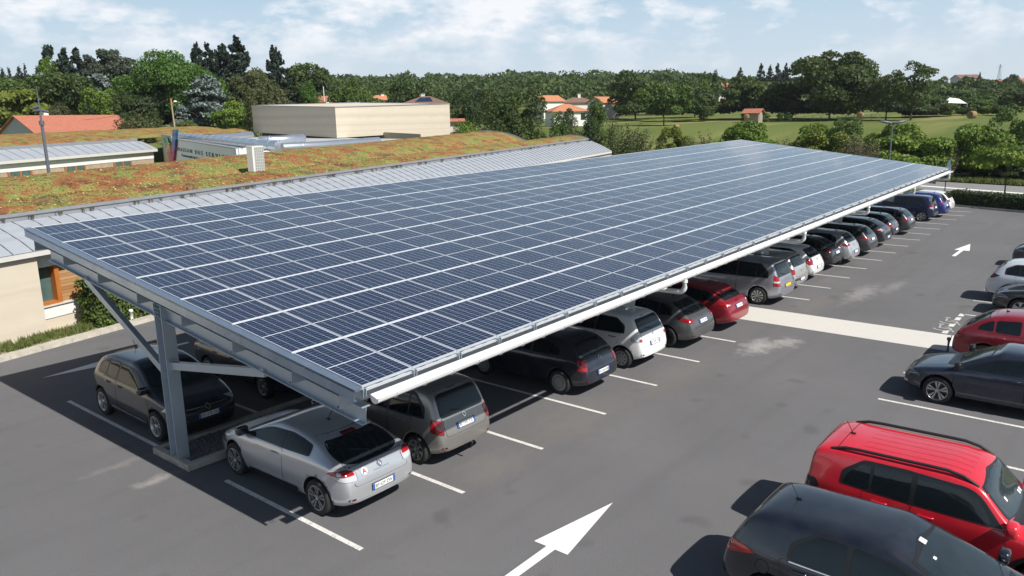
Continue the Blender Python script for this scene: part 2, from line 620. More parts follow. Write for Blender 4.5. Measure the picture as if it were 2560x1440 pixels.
sheet('verge_soil', [(p.x, p.y) for p in q], 0.10, simple('dry_soil', (0.30, 0.25, 0.17), 0.95, var=0.3, scale=4), 'dry soil strip between kerb and wall')


def grass_tufts(name, pts, mat, label, hmin, hmax, seed=1, blades=5):
    r = random.Random(seed); mb = MB()
    for (x, y, z) in pts:
        for _ in range(blades):
            a = r.uniform(0, 6.28); h = r.uniform(hmin, hmax); w = h * 0.22
            ox, oy = r.uniform(-.06, .06), r.uniform(-.06, .06)
            lx, ly = r.uniform(-.5, .5) * h, r.uniform(-.5, .5) * h
            c, s_ = math.cos(a) * w / 2, math.sin(a) * w / 2
            mb.add([(x + ox - c, y + oy - s_, z), (x + ox + c, y + oy + s_, z), (x + ox + lx, y + oy + ly, z + h)], [(0, 1, 2)])
    return tag(mb.build(name, mat), label, kind='stuff')


rg = random.Random(5)
pts = []
for _ in range(1900):
    s_ = rg.uniform(-8, 9); w_ = rg.random() ** 0.7
    p = BW(s_, -0.95 + 0.9 * w_, 0); pts.append((p.x, p.y, 0.1))
grass_tufts('verge_grass', pts, M_GRASS, 'wild grass growing between the kerb and the beige wall', 0.08, 0.26, 2)

hk0, hk1 = gp(2385, 515), gp(2558, 531)
e0, e1 = ext(hk0, hk1, -3, 6)
mb = MB(); mb.bar((*e0, 0.05), (*e1, 0.05), 0.25, 0.16)
tag(mb.build('hedge_kerb', M_KERB), 'stone kerb along the foot of the far hedge', kind='structure')

# ------------------------------------------------------------------ solar carport
LOW = Vector((-0.4415, -0.8226, 3.1653)); SL = 0.12338; XT = 0.01685
PC, PR, NCOL, NROW = 1.0285, 1.705, 40, 7
ex = Vector((1, 0, XT)).normalized(); es = Vector((0, math.cos(SL), math.sin(SL)))
en = ex.cross(es).normalized(); es = en.cross(ex).normalized()
CM = Matrix(((ex.x, es.x, en.x, LOW.x), (ex.y, es.y, en.y, LOW.y), (ex.z, es.z, en.z, LOW.z), (0, 0, 0, 1)))
CL, CWID = PC * NCOL, PR * NROW


def CP(x, s, h): return CM @ Vector((x, s, h))


def mat_panel():
    t = NT('solar_glass')
    uv = t.node('ShaderNodeUVMap').outputs[0]
    sp = t.node('ShaderNodeSeparateXYZ'); t.put(sp.inputs[0], uv)
    u, v = sp.outputs[0], sp.outputs[1]

    def gap(x, n, w):
        fr = t.math('FRACT', t.math('MULTIPLY', x, float(n)))
        d = t.math('ABSOLUTE', t.math('SUBTRACT', fr, 0.5))
        return t.math('GREATER_THAN', d, 0.5 - w)
    cols = gap(u, 6, 0.015)
    hv = t.math('MULTIPLY', v, 2.0)
    rows = gap(hv, 10, 0.022)
    mid = t.math('LESS_THAN', t.math('ABSOLUTE', t.math('SUBTRACT', v, 0.5)), 0.0075)
    edge = t.math('GREATER_THAN', t.math('ABSOLUTE', t.math('SUBTRACT', u, 0.5)), 0.491)
    edge2 = t.math('GREATER_THAN', t.math('ABSOLUTE', t.math('SUBTRACT', v, 0.5)), 0.494)
    ob = t.node('ShaderNodeObjectInfo').outputs['Random']
    cell = t.mix(ob, (0.008, 0.015, 0.044), (0.012, 0.021, 0.054))
    cell = t.mix(t.noise(t.pos(), 0.6, 3, 0.6), cell, (0.013, 0.024, 0.058))
    c = t.mix(rows, cell, (0.34, 0.38, 0.46))
    strong = t.math('MAXIMUM', t.math('MAXIMUM', cols, mid), t.math('MAXIMUM', edge, edge2))
    c = t.mix(strong, c, (0.60, 0.64, 0.70))
    dust = t.noise(t.pos(), 1.7, 5, 0.65)
    return t.set(col=c, rough=t.ramp(dust, [(0.3, 0.03), (0.8, 0.07)]), ior=1.5)


M_PANEL = mat_panel()
M_ALU = simple('aluminium_frame', (0.54, 0.57, 0.61), 0.38, 0.2, var=0.05)
carport = empty('solar_carport', (0.05, 5.8, 0))
tag(carport, 'long galvanised carport roofed with dark blue solar panels over two rows of cars', 'carport')
OFF = -carport.location


def panel_geo(mb, uvs, x0, s0):
    w, l, th, fr = PC - 0.020, PR - 0.050, 0.038, 0.011
    a, b = (x0 + 0.010, s0 + 0.025), (x0 + 0.011 + w, s0 + 0.0375 + l)
    o = [(a[0], a[1]), (b[0], a[1]), (b[0], b[1]), (a[0], b[1])]
    i = [(a[0] + fr, a[1] + fr), (b[0] - fr, a[1] + fr), (b[0] - fr, b[1] - fr), (a[0] + fr, b[1] - fr)]
    vs = [(*p, 0) for p in o] + [(*p, 0) for p in i] + [(*p, -th) for p in o] + [(*p, -0.004) for p in i]
    fs = [(0, 1, 5, 4), (1, 2, 6, 5), (2, 3, 7, 6), (3, 0, 4, 7), (1, 0, 8, 9), (2, 1, 9, 10), (3, 2, 10, 11), (0, 3, 11, 8), (11, 10, 9, 8),
          (4, 5, 13, 12), (5, 6, 14, 13), (6, 7, 15, 14), (7, 4, 12, 15)]
    mb.add(vs, fs, 0)
    n0 = len(mb.f)
    mb.add([vs[k] for k in (12, 13, 14, 15)], [(0, 1, 2, 3)], 1)
    uvs[n0] = ((0, 0), (1, 0), (1, 1), (0, 1))


def uv_write(o, uvs):
    me = o.data
    lay = me.uv_layers.new(name='UVMap')
    for fi, co in uvs.items():
        p = me.polygons[fi]
        for li, c in zip(p.loop_indices, co): lay.data[li].uv = c


cells = [(i, j) for i in range(NCOL) for j in range(NROW)]
cells.sort(key=lambda c: (CP((c[0] + .5) * PC, (c[1] + .5) * PR, 0) - CAM).length)
mb = MB(); uvs = {}
panel_geo(mb, uvs, 0, 0)
p0 = mb.build('solar_panel', [M_ALU, M_PANEL], carport)
uv_write(p0, uvs)
for k, (i, j) in enumerate(cells[:100]):
    o = p0 if k == 0 else p0.copy()
    if k: COL.objects.link(o); o.parent = carport
    o.matrix_basis = Matrix.Translation(OFF) @ CM @ Matrix.Translation((i * PC, j * PR, 0))
mb = MB(); uvs = {}
for (i, j) in cells[100:]: panel_geo(mb, uvs, i * PC, j * PR)
pr_ = mb.build('solar_panel_field', [M_ALU, M_PANEL], carport)
uv_write(pr_, uvs)
pr_.matrix_basis = Matrix.Translation(OFF) @ CM
pr_['kind'] = 'stuff'
pr_['label'] = 'far rows of solar panels'


def cpart(name, mb, mats, fix=True):
    o = mb.build(name, mats, carport, fix=fix)
    o.matrix_basis = Matrix.Translation(OFF) @ CM
    return o


M_STRIP = simple('white_joint_strip', (0.60, 0.62, 0.65), 0.4, 0.0, var=0.05)
mb = MB()
for i in range(1, NCOL): mb.box((i * PC - 0.0085, 0.01, -0.045), (i * PC + 0.0085, CWID - 0.04, -0.012))
o_ = cpart('column_joint', mb, M_ALU); o_['kind'] = 'stuff'
for j in range(1, NROW):
    mb = MB(); mb.box((0, j * PR - 0.0238, -0.045), (CL, j * PR + 0.0238, -0.006)); cpart('joint_strip', mb, M_STRIP)
mb = MB(); mb.box((0, CWID - 0.035, -0.045), (CL, CWID + 0.02, -0.002)); cpart('top_edge_trim', mb, M_STRIP)
# edge flashing at both gable ends
for x0, sgn in ((0.004, -1), (CL - 0.004, 1)):
    mb = MB()
    w = 0.15 * sgn
    mb.box((min(x0 + .05 * -sgn, x0 + w), 0.0, -0.055), (max(x0 + .05 * -sgn, x0 + w), CWID + 0.03, -0.043))
    mb.box((min(x0, x0 + w), 0.0, -0.0425), (max(x0, x0 + w), CWID + 0.03, -0.012))
    xe = x0 + w
    mb.box((min(xe, xe - 0.006 * sgn), 0.0, -0.20), (max(xe, xe - 0.006 * sgn), CWID + 0.03, -0.0185))
    mb.box((min(xe, xe - 0.05 * sgn), 0.0, -0.206), (max(xe, xe - 0.05 * sgn), CWID + 0.03, -0.2005))
    for k in range(1, 7):
        mb.box((min(x0, x0 + w) - 0.002, k * 2.0, -0.0115), (max(x0, x0 + w) + 0.002, k * 2.0 + 0.012, -0.009))
    cpart('edge_flashing', mb, M_GALV_D)
# purlins
PUR = [0.50] + [PR * j for j in range(1, NROW)] + [CWID - 0.12]
for sp_ in PUR:
    mb = MB()
    a, b = -0.02, CL - 0.05
    mb.box((a, sp_ - 0.004, -0.548), (b, sp_ + 0.004, -0.05))
    mb.box((a, sp_ + 0.0045, -0.548), (b, sp_ + 0.085, -0.54))
    mb.box((a, sp_ - 0.085, -0.058), (b, sp_ - 0.0045, -0.05))
    cpart('purlin', mb, M_GALV)
mb = MB(); mb.box((0.0, 0.006, -0.10), (CL, 0.05, -0.055)); cpart('edge_channel', mb, simple('bright_channel', (0.60, 0.63, 0.66), .4, .3))
# steel deck under the panels (trapezoidal sheet)
mb = MB(); xs = []
x = 0.0
while x < CL:
    xs += [(x, -0.052), (x + 0.12, -0.052), (x + 0.15, -0.085), (x + 0.27, -0.085)]
    x += 0.30
xs = [(min(a, CL), b) for a, b in xs]
vs = [(a, 0.02, b) for a, b in xs] + [(a, CWID, b) for a, b in xs]
n = len(xs)
mb.add(vs, [(i, i + 1, n + i + 1, n + i) for i in range(n - 1)])
cpart('roof_deck', mb, M_GALV_D, fix=False)
# frames: rafter, post, braces
RAFX = [0.34, 8.45, 16.65, 24.0, 31.6, 40.3]
Ci = CM.inverted()


def ibeam(mb, a, b, h, w, tw=0.012, tf=0.014, upv=None):
    a, b = Vector(a), Vector(b); d = (b - a).normalized()
    u = Vector(upv).normalized(); u = (u - d * u.dot(d)).normalized()
    mb.bar(a, b, tw, h - 2 * tf - 0.0004, 0, u)
    for sg in (1, -1): mb.bar(a + u * sg * (h / 2 - tf / 2), b + u * sg * (h / 2 - tf / 2), w, tf, 0, u)


for q, rx in enumerate(RAFX):
    fr = []
    mb = MB()
    ibeam(mb, (rx, 0.30, -0.70), (rx, CWID - 0.05, -0.70), 0.30, 0.16, upv=(0, 0, 1))
    for sp_ in PUR[1:-1]:
        mb.box((rx - 0.078, sp_ - 0.1, -0.548), (rx + 0.078, sp_ - 0.092, -0.40))
    cpart('rafter', mb, M_GALV)
    base = CP(rx, 0, 0).x
    mb = MB()
    py = 5.72
    top = CP(rx, (py - LOW.y) / math.cos(SL), -0.56)
    H = 0.30
    # H post: flanges face the two rows of cars
    for yy in (py - H / 2, py + H / 2 - 0.018): mb.box((base - 0.13, yy, 0.06), (base + 0.13, yy + 0.018, top.z + (0.02 if yy > py else -0.01)))
    mb.box((base - 0.007, py - H / 2 + 0.0185, 0.06), (base + 0.007, py + H / 2 - 0.0185, top.z))
    mb.box((base - 0.19, py - 0.22, 0.045), (base + 0.19, py + 0.22, 0.0598))
    for zb in (0.06, 0.14, 0.22):
        for yb in (-0.05, 0.05): mb.box((base - 0.145, py + yb - 0.012, top.z - zb - 0.012), (base - 0.0075, py + yb + 0.012, top.z - zb + 0.012))
    o = mb.build('post', M_GALV, carport); o.location = OFF
    for yA, zA, sB in ((py + H / 2, 1.95, 9.95), (py - H / 2, 2.16, 2.95)):
        mb = MB()
        A = Vector((base, yA, zA)); B = CP(rx, sB, -0.86)
        mb.bar(A, B, 0.12, 0.15)
        mb.bar(A + Vector((0, 0.004 if yA > py else -0.004, 0)), A + Vector((0, 0.02 if yA > py else -0.02, 0)), 0.2, 0.26)
        o = mb.build('brace', M_GALV, carport); o.location = OFF
# gutter
GY, GZ = -0.935, -0.20


def gutter():
    prof = []
    R = 0.085
    for k in range(13):
        a = math.pi + math.pi * k / 12
        prof.append((math.cos(a) * R, math.sin(a) * R))
    prof = [(-R - 0.012, 0.005), (-R - 0.012, 0.022), (-R, 0.022)] + prof + [(R, 0.05)]
    mb = MB()
    x0, x1 = 0.12, CL + 0.28
    inn = [(p[0] * 0.96, p[1] * 0.96 + 0.003) for p in prof]
    P = lambda x, p: Vector((LOW.x + x, GY + p[0], LOW.z + GZ + XT * x + p[1]))
    n = len(prof); vs = []
    for x in (x0, x1): vs += [P(x, p) for p in prof] + [P(x, p) for p in inn]
    N = 2 * n
    fs = []
    for i in range(n - 1):
        fs.append((i, i + 1, N + i + 1, N + i)); fs.append((n + i + 1, n + i, N + n + i, N + n + i + 1))
    mb.add(vs, fs, 0, False)
    for x in (x0, x1):
        cap = [P(x, p) for p in prof[3:]]
        mb.add(cap, [tuple(range(len(cap)))])
    g = mb.build('gutter', M_WHITE, carport); g.location = OFF
    mb = MB()
    x = 0.5
    while x < CL:
        for k in range(9):
            a = math.pi + math.pi * k / 8; b_ = math.pi + math.pi * (k + 1) / 8
            mb.bar(P(x, (math.cos(a) * R * 1.03, math.sin(a) * R * 1.03)), P(x, (math.cos(b_) * R * 1.03, math.sin(b_) * R * 1.03)), 0.03, 0.008, 0, (1, 0, 0))
        x += 0.62
    b2 = mb.build('gutter_hook', M_WHITE, g); b2['kind'] = 'stuff'
    return g


gutter()
mb = MB()
for i in range(NCOL + 1):
    for dx in (-0.02, 0.03):
        mb.box((i * PC + dx, -0.05, -0.16), (i * PC + dx + 0.012, -0.008, -0.03))
    mb.box((i * PC - 0.03, -0.012, -0.05), (i * PC + 0.04, 0.05, -0.0395))
o = cpart('panel_clamp', mb, M_GALV); o['kind'] = 'stuff'
for xw in (9.55, 17.9, 25.15, 32.6, 40.4):
    zt = LOW.z + GZ + XT * (xw - LOW.x) - 0.07
    yb = GY
    pts = [(xw, yb, zt + 0.02), (xw, yb, zt - 0.2)]
    for k in range(1, 7):
        a = math.pi / 2 * k / 6
        pts.append((xw, yb + 0.13 * (1 - math.cos(a)), zt - 0.2 - 0.13 * math.sin(a)))
    pts.append((xw - 0.0, yb + 1.4, zt - 0.36)); pts.append((xw, 5.3, zt - 0.5))
    mb = MB(); mb.tube(pts, 0.062, 12)
    mb.tube([(xw, yb, zt - 0.02), (xw, yb, zt - 0.09)], 0.07, 12)
    o = mb.build('downpipe', M_WHITE, carport); o.location = OFF
# upturned bracket at the far end of the gutter
mb = MB()
bx = LOW.x + CL + 0.12; bz = CP(CL, 0, 0).z
mb.add([(bx, -0.95, bz - 0.2), (bx + 0.02, -0.95, bz - 0.2), (bx + 0.02, -0.62, bz - 0.2), (bx, -0.62, bz - 0.2), (bx, -0.84, bz + 0.42), (bx + 0.02, -0.84, bz + 0.42), (bx + 0.02, -0.76, bz + 0.42), (bx, -0.76, bz + 0.42)],
       [(0, 3, 2, 1), (4, 5, 6, 7), (0, 1, 5, 4), (1, 2, 6, 5), (2, 3, 7, 6), (3, 0, 4, 7)])
o = mb.build('end_bracket', M_GALV, carport); o.location = OFF
# kerbed islands at the posts
M_GRAVEL = simple('grey_gravel', (0.16, 0.155, 0.15), 0.95, var=0.75, scale=55)


def island(x0, x1, y0, y1, label):
    t = empty('kerb_island', ((x0 + x1) / 2, (y0 + y1) / 2, 0))
    tag(t, label, 'kerb island')
    mb = MB(); w = 0.17; h = 0.15
    L_ = (x1 - x0) / 2; W_ = (y1 - y0) / 2
    g = 0.003
    mb.box((-L_, -W_, 0), (L_, -W_ + w, h)); mb.box((-L_, W_ - w, 0), (L_, W_, h))
    mb.box((-L_, -W_ + w + g, 0), (-L_ + w, W_ - w - g, h)); mb.box((L_ - w, -W_ + w + g, 0), (L_, W_ - w - g, h))
    o = mb.build('kerb_ring', M_CONC, t)
    bv = o.modifiers.new('bevel', 'BEVEL'); bv.width = 0.02; bv.segments = 2
    r = random.Random(int(x0 * 10)); mb = MB()
    mb.box((-L_ + w, -W_ + w, 0), (L_ - w, W_ - w, 0.075))
    for _ in range(1500):
        x, y, s_ = -L_ + w + .03 + (2 * L_ - 2 * w - .06) * r.random() ** 2.2, r.uniform(-W_ + w + .03, W_ - w - .03), r.uniform(.014, .034)
        M = Matrix.Translation((x, y, 0.078)) @ Matrix.Rotation(r.uniform(0, 6), 4, Vector((r.random() - .5, r.random() - .5, r.random() - .5)).normalized())
        mb.box((-s_, -s_ * .8, -s_ * .6), (s_, s_ * .8, s_ * .6), 0, M)
    o = mb.build('gravel_bed', M_GRAVEL, t); o['kind'] = 'stuff'


island(-0.27, 17.2, 5.1, 6.6, 'concrete kerbed gravel island at the foot of the nearest post')
island(20.0, 41.2, 5.1, 6.6, 'concrete kerbed gravel island beyond the painted walkway')

# ------------------------------------------------------------------ cars
def mat_paint(name, col, metal=0.0, rough=0.32, flake=0.0, dust=0.06):
    t = NT(name)
    n = t.noise(t.co(), 2.2, 5, 0.6)
    c = t.mix(t.ramp(n, [(0.35, 0.0), (0.8, dust)]), col, (0.42, 0.40, 0.37))
    if flake:
        f_ = t.noise(t.co(), 900, 1, 0.5)
        c = t.mix(t.ramp(f_, [(0.45, 0.0), (0.7, flake)]), c, tuple(min(1, x * 2 + 0.05) for x in col))
    return t.set(col=c, rough=rough, metal=metal, coat=0.9, coat_rough=0.05)


def mat_glass(name, col=(0.006, 0.009, 0.011)):
    t = NT(name)
    n = t.noise(t.co(), 3, 3, 0.5)
    return t.set(col=t.mix(n, col, tuple(x * 2.2 for x in col)), rough=0.04, spec=0.5, ior=1.48)


M_GLASS = mat_glass('car_glass')
M_GLASS_B = mat_glass('car_windscreen_glass', (0.014, 0.020, 0.024))
M_TYRE = simple('tyre_rubber', (0.022, 0.022, 0.023), 0.85, var=0.3, scale=12)
M_RIM = simple('alloy_rim', (0.50, 0.51, 0.52), 0.32, 0.75, var=0.06)
M_RIMD = simple('dark_rim', (0.03, 0.03, 0.032), 0.45, 0.3)
M_HUB = simple('wheel_cover', (0.34, 0.35, 0.36), 0.45, 0.4, var=0.1)
M_ARCH = simple('wheel_well', (0.010, 0.010, 0.011), 0.95)
M_TRIM = simple('black_trim', (0.014, 0.014, 0.015), 0.38, var=0.2, scale=10)
M_PLASTIC = simple('grey_plastic', (0.045, 0.045, 0.047), 0.6, var=0.2, scale=10)
M_SEAM = simple('door_gap', (0.006, 0.006, 0.007), 0.8)
M_CHROME = simple('chrome', (0.75, 0.76, 0.77), 0.15, 1.0)
M_RED = NT('red_lamp_glass').set(col=(0.32, 0.008, 0.012), rough=0.12, coat=1.0)
M_REDD = NT('dark_red_lamp_glass').set(col=(0.10, 0.004, 0.008), rough=0.12, coat=1.0)
M_CLEAR = NT('clear_lamp_glass').set(col=(0.60, 0.60, 0.61), rough=0.14, coat=1.0, metal=0.25)
M_HEAD = NT('headlight_glass').set(col=(0.20, 0.22, 0.24), rough=0.08, coat=1.0, metal=0.5)
M_PLATE = simple('number_plate_white', (0.74, 0.74, 0.73), 0.4)
M_PLATEY = simple('number_plate_yellow', (0.72, 0.48, 0.03), 0.4)
M_EU = simple('plate_blue_band', (0.03, 0.12, 0.45), 0.4)
M_INK = simple('plate_ink', (0.01, 0.01, 0.012), 0.6)
M_STICK = simple('white_sticker', (0.62, 0.64, 0.64), 0.5)
M_REDINK = simple('red_sticker_ink', (0.65, 0.02, 0.02), 0.5)


def round_poly(pts, r, n=4):
    out = []
    N = len(pts)
    for i in range(N):
        p = Vector(pts[i][:2]); a = Vector(pts[i - 1][:2]); b = Vector(pts[(i + 1) % N][:2])
        rr = pts[i][2] if len(pts[i]) > 2 else r
        va, vb = (a - p), (b - p)
        la, lb = va.length, vb.length
        d = min(rr, la * 0.45, lb * 0.45)
        if d < 1e-4:
            out.append(p); continue
        s_, e = p + va / la * d, p + vb / lb * d
        for k in range(n + 1):
            t = k / n
            out.append(s_ * (1 - t) ** 2 + p * 2 * t * (1 - t) + e * t * t)
    return out


def cdt(poly, step):
    P = [Vector((p[0], p[1])) for p in poly]
    q = []
    for i, a in enumerate(P):
        b = P[(i + 1) % len(P)]
        m = max(1, int((b - a).length / step))
        q += [a + (b - a) * k / m for k in range(m)]
    x0, x1 = min(p.x for p in q), max(p.x for p in q)
    y0, y1 = min(p.y for p in q), max(p.y for p in q)
    pts = list(q)
    n = len(q)
    y = y0 + step * .5
    while y < y1:
        x = x0 + step * .5
        while x < x1:
            pp = Vector((x, y)); ins = False; j = n - 1; dm = 9
            for i in range(n):
                a, b = q[i], q[j]
                if (a.y > y) != (b.y > y) and x < (b.x - a.x) * (y - a.y) / (b.y - a.y) + a.x: ins = not ins
                j = i
                dm = min(dm, (a - pp).length_squared)
            if ins and dm > (step * 0.45) ** 2: pts.append(pp)
            x += step
        y += step
    r = geometry.delaunay_2d_cdt(pts, [(i, (i + 1) % n) for i in range(n)], [], 1, 1e-6)
    return r[0], r[2]


class Shell:
    """a body surface other pieces can be laid onto"""
    def __init__(self, me):
        me.calc_loop_triangles()
        self.vs = [v.co.copy() for v in me.vertices]
        self.fs = [tuple(p.vertices) for p in me.polygons]
        self.bvh = BVHTree.FromPolygons(self.vs, self.fs)
        self.vn = [v.normal.copy() for v in me.vertices]

    def normal(self, loc, fi):
        f = self.fs[fi]
        w = [1 / max(1e-6, (self.vs[i] - loc).length) for i in f]
        n = Vector((0, 0, 0))
        for i, k in zip(f, w): n += self.vn[i] * k
        return n.normalized()


class Car:
    def __init__(self, name, spec):
        self.s = spec
        self.root = empty(name)
        self.make_body()

    # ---- body
    def make_body(self):
        S = self.s
        L, W, H, belt = S['L'], S['W'] / 2, S['H'], S['belt']
        top = S['top']                       # (x, z) from rear to front
        wid = S.get('wid', [(0, .78), (.05, .845), (.14, .90), (.35, .955), (.75, .985), (1.4, 1.0), (L - 1.3, 1.0), (L - .75, .975), (L - .4, .925), (L - .18, .84), (L - .06, .75), (L, .66)])
        bot = S.get('bot', [(0, .36), (.18, .27), (.5, .21), (L - .5, .20), (L - .15, .24), (L, .30)])
        roofw = S.get('roofw', 0.70)
        bf = belt if callable(belt) else (lambda x: belt)
        if isinstance(belt, list): bf = lambda x: self.lerp(belt, x)
        self.bf = bf
        xs = sorted(set([p[0] for p in top] + [0.0, L]))
        full = []
        for a, b in zip(xs, xs[1:]):
            m = max(1, int((b - a) / 0.22))
            full += [a + (b - a) * k / m for k in range(m)]
        full.append(L)
        mid = S.get('mid', 0.56)
        rings = []
        for x in full:
            zt = self.lerp(top, x); w = W * self.lerp(wid, x); zb = self.lerp(bot, x); be = bf(x)
            c = max(0.0, min(1.0, (zt - be - 0.02) / (H - be - 0.02)))
            m_ = min(mid, zb + (zt - zb) * 0.6)
            if c > 0.0:
                yr = w * (0.90 * (1 - c) + roofw / 0.93 * c) if c < 1 else w * roofw / 0.93
                yr = min(yr, W * (0.90 - (0.90 - roofw) * c))
                cr = 0.022 + 0.02 * c
                zs = min(be, zt - .05)
                hoodlike = [(w * .985, zs - .10), (w * .95, zs - .012), (yr + (w * .95 - yr) * .12, max(zs + .005, zt - cr - .055)), (yr - .035, zt - cr * .75), (yr * .55, zt - cr * .22), (0, zt)]
            else:
                zs = zt
                hoodlike = [(w * .985, zs - .15), (w * .955, zs - .075), (w * .90, zs - .035), (w * .80, zs - .018), (w * .45, zs - .004), (0, zs)]
                lo_ = m_ + .02
                hoodlike = [(y, max(z, lo_ + .012 * k)) for k, (y, z) in enumerate(hoodlike)]
            ring = [(0, zb), (w * .62, zb), (w * .91, zb + .01), (w * .972, zb + .10), (w * 1.0, m_)] + hoodlike
            rings.append([(x, y, z) for y, z in ring])
        n = len(rings[0])
        vs, fs = [], []
        idx = {}
        for i, ring in enumerate(rings):
            for j, p in enumerate(ring):
                idx[(i, j, 1)] = len(vs); vs.append(p)
                if j in (0, n - 1): idx[(i, j, -1)] = idx[(i, j, 1)]
                else:
                    idx[(i, j, -1)] = len(vs); vs.append((p[0], -p[1], p[2]))
        for i in range(len(rings) - 1):
            for j in range(n - 1):
                fs.append((idx[(i, j, 1)], idx[(i, j + 1, 1)], idx[(i + 1, j + 1, 1)], idx[(i + 1, j, 1)]))
                fs.append((idx[(i + 1, j, -1)], idx[(i + 1, j + 1, -1)], idx[(i, j + 1, -1)], idx[(i, j, -1)]))
        for i, fl in ((0, False), (len(rings) - 1, True)):
            for j in range(n - 1):
                q = [idx[(i, j, 1)], idx[(i, j, -1)], idx[(i, j + 1, -1)], idx[(i, j + 1, 1)]]
                u = []
                for a in q:
                    if a not in u: u.append(a)
                fs.append(tuple(u) if not fl else tuple(reversed(u)))
        me = bpy.data.meshes.new('tmp'); me.from_pydata([(p[0] - L / 2, p[1], p[2]) for p in vs], [], fs)
        bm = bmesh.new(); bm.from_mesh(me); bmesh.ops.recalc_face_normals(bm, faces=bm.faces); bm.to_mesh(me); bm.free()
        o = bpy.data.objects.new('tmp', me); COL.objects.link(o)
        sb = o.modifiers.new('s', 'SUBSURF'); sb.levels = 2; sb.render_levels = 2
        dg = bpy.context.evaluated_depsgraph_get()
        smooth_me = bpy.data.meshes.new_from_object(o.evaluated_get(dg))
        self.shell = Shell(smooth_me)
        self.L, self.W, self.H = L, W, H
        # wheel arches
        o.modifiers.clear(); o.data = smooth_me
        mb = MB()
        ra = S['ra']
        for ax in S['axles']:
            for sg in (1, -1):
                ys = sorted((sg * (W + .3), sg * (W - .34)))
                mb.lathe([(0.0001, ys[0]), (ra, ys[0]), (ra, ys[1]), (0.0001, ys[1])], 40, 'y', (ax - L / 2, 0, S['rw'] + .015), smooth=False)
        cut = mb.build('tmpcut', [], fix=True)
        bm = bmesh.new(); bm.from_mesh(cut.data); bmesh.ops.remove_doubles(bm, verts=bm.verts, dist=0.0005)
        bmesh.ops.recalc_face_normals(bm, faces=bm.faces); bm.to_mesh(cut.data); bm.free()
        bo = o.modifiers.new('b', 'BOOLEAN'); bo.operation = 'DIFFERENCE'; bo.object = cut; bo.solver = 'EXACT'
        dg = bpy.context.evaluated_depsgraph_get(); dg.update()
        me2 = bpy.data.meshes.new_from_object(o.evaluated_get(dg))
        bpy.data.objects.remove(o); bpy.data.objects.remove(cut)
        me2.materials.clear()
        self.body = link('body', me2, [S['paint'], M_ARCH, M_TRIM], self.root)
        dz = S['rw'] + .015
        lowz = S.get('trimz', 0.0)
        for p in me2.polygons:
            p.use_smooth = True
            c = p.center; mi = 0
            for ax in S['axles']:
                rx_, rz_ = c.x - (ax - L / 2), c.z - dz
                d = math.hypot(rx_, rz_)
                if d > ra * 1.3: continue
                inward = -(p.normal.x * rx_ + p.normal.z * rz_) / max(d, 1e-5)
                if (abs(d - ra) < .03 and inward > .8) or (d < ra and abs(abs(c.y) - (W - .34)) < .006 and abs(p.normal.y) > .9): mi = 1
            if mi == 0 and p.normal.z < -0.75 and c.z < 0.42: mi = 1
            if mi == 0 and lowz and c.z < lowz: mi = 2
            p.material_index = mi
        for p in me2.polygons:
            if p.material_index == 1: p.use_smooth = False

    @staticmethod
    def lerp(tab, x):
        if x <= tab[0][0]: return tab[0][1]
        for (a, b), (c, d) in zip(tab, tab[1:]):
            if x <= c: return b + (d - b) * (x - a) / (c - a)
        return tab[-1][1]

    # ---- pieces laid onto the body
    def patch(self, name, poly, mode, mats, off=0.004, parent=None, step=0.07, flip=1, ang=0.0, org=None, label=None):
        """mode: side (x,z), rear (y,z), front (y,z), top (x,y), diag (u,z)"""
        v2, f2 = cdt(poly, step)
        hx = self.L / 2
        vs, ns, ok = [], [], []
        for p in v2:
            if mode == 'side': o_, d = Vector((p.x - hx, flip * 3, p.y)), Vector((0, -flip, 0))
            elif mode == 'rear': o_, d = Vector((-hx - 2, p.x, p.y)), Vector((1, 0, 0))
            elif mode == 'front': o_, d = Vector((hx + 2, p.x, p.y)), Vector((-1, 0, 0))
            elif mode == 'top': o_, d = Vector((p.x - hx, p.y, 4)), Vector((0, 0, -1))
            else:
                d = Vector((math.cos(ang), math.sin(ang), 0)); u = Vector((-d.y, d.x, 0))
                c = Vector((org[0] - hx, org[1], 0))
                o_ = c - d * 2 + u * p.x + Vector((0, 0, p.y))
            hit = self.shell.bvh.ray_cast(o_, d)
            if hit[0] is None:
                hit = self.shell.bvh.find_nearest(o_ + d * 2)
            n = self.shell.normal(hit[0], hit[2])
            if n.dot(d) > 0: n = -n
            vs.append(hit[0] + n * off); ns.append(n)
            dirv = d
        me = bpy.data.meshes.new(name)
        me.from_pydata(vs, [], [tuple(f) for f in f2])
        bm = bmesh.new(); bm.from_mesh(me)
        for f in bm.faces:
            f.smooth = True
            if f.normal.dot(dirv) > 0: f.normal_flip()
        bm.to_mesh(me); bm.free()
        try: me.normals_split_custom_set_from_vertices([tuple(n) for n in ns])
        except Exception: pass
        o = link(name, me, mats, parent or self.root)
        if label: o['label'] = label
        return o

    def both(self, name, poly, mats, off=0.004, parent=None, step=0.07):
        return [self.patch(name, poly, 'side', mats, off, parent, step, sg) for sg in (1, -1)]

    def hit(self, o_, d):
        h = self.shell.bvh.ray_cast(Vector(o_), Vector(d))
        return h[0] if h[0] is not None else self.shell.bvh.find_nearest(Vector(o_) + Vector(d) * 2)[0]

    def grow(self, poly, g):
        c = Vector((sum(p[0] for p in poly) / len(poly), sum(p[1] for p in poly) / len(poly)))
        out = []
        for p in poly:
            p = Vector((p[0], p[1])); d = p - c
            out.append(p + d.normalized() * g)
        return out

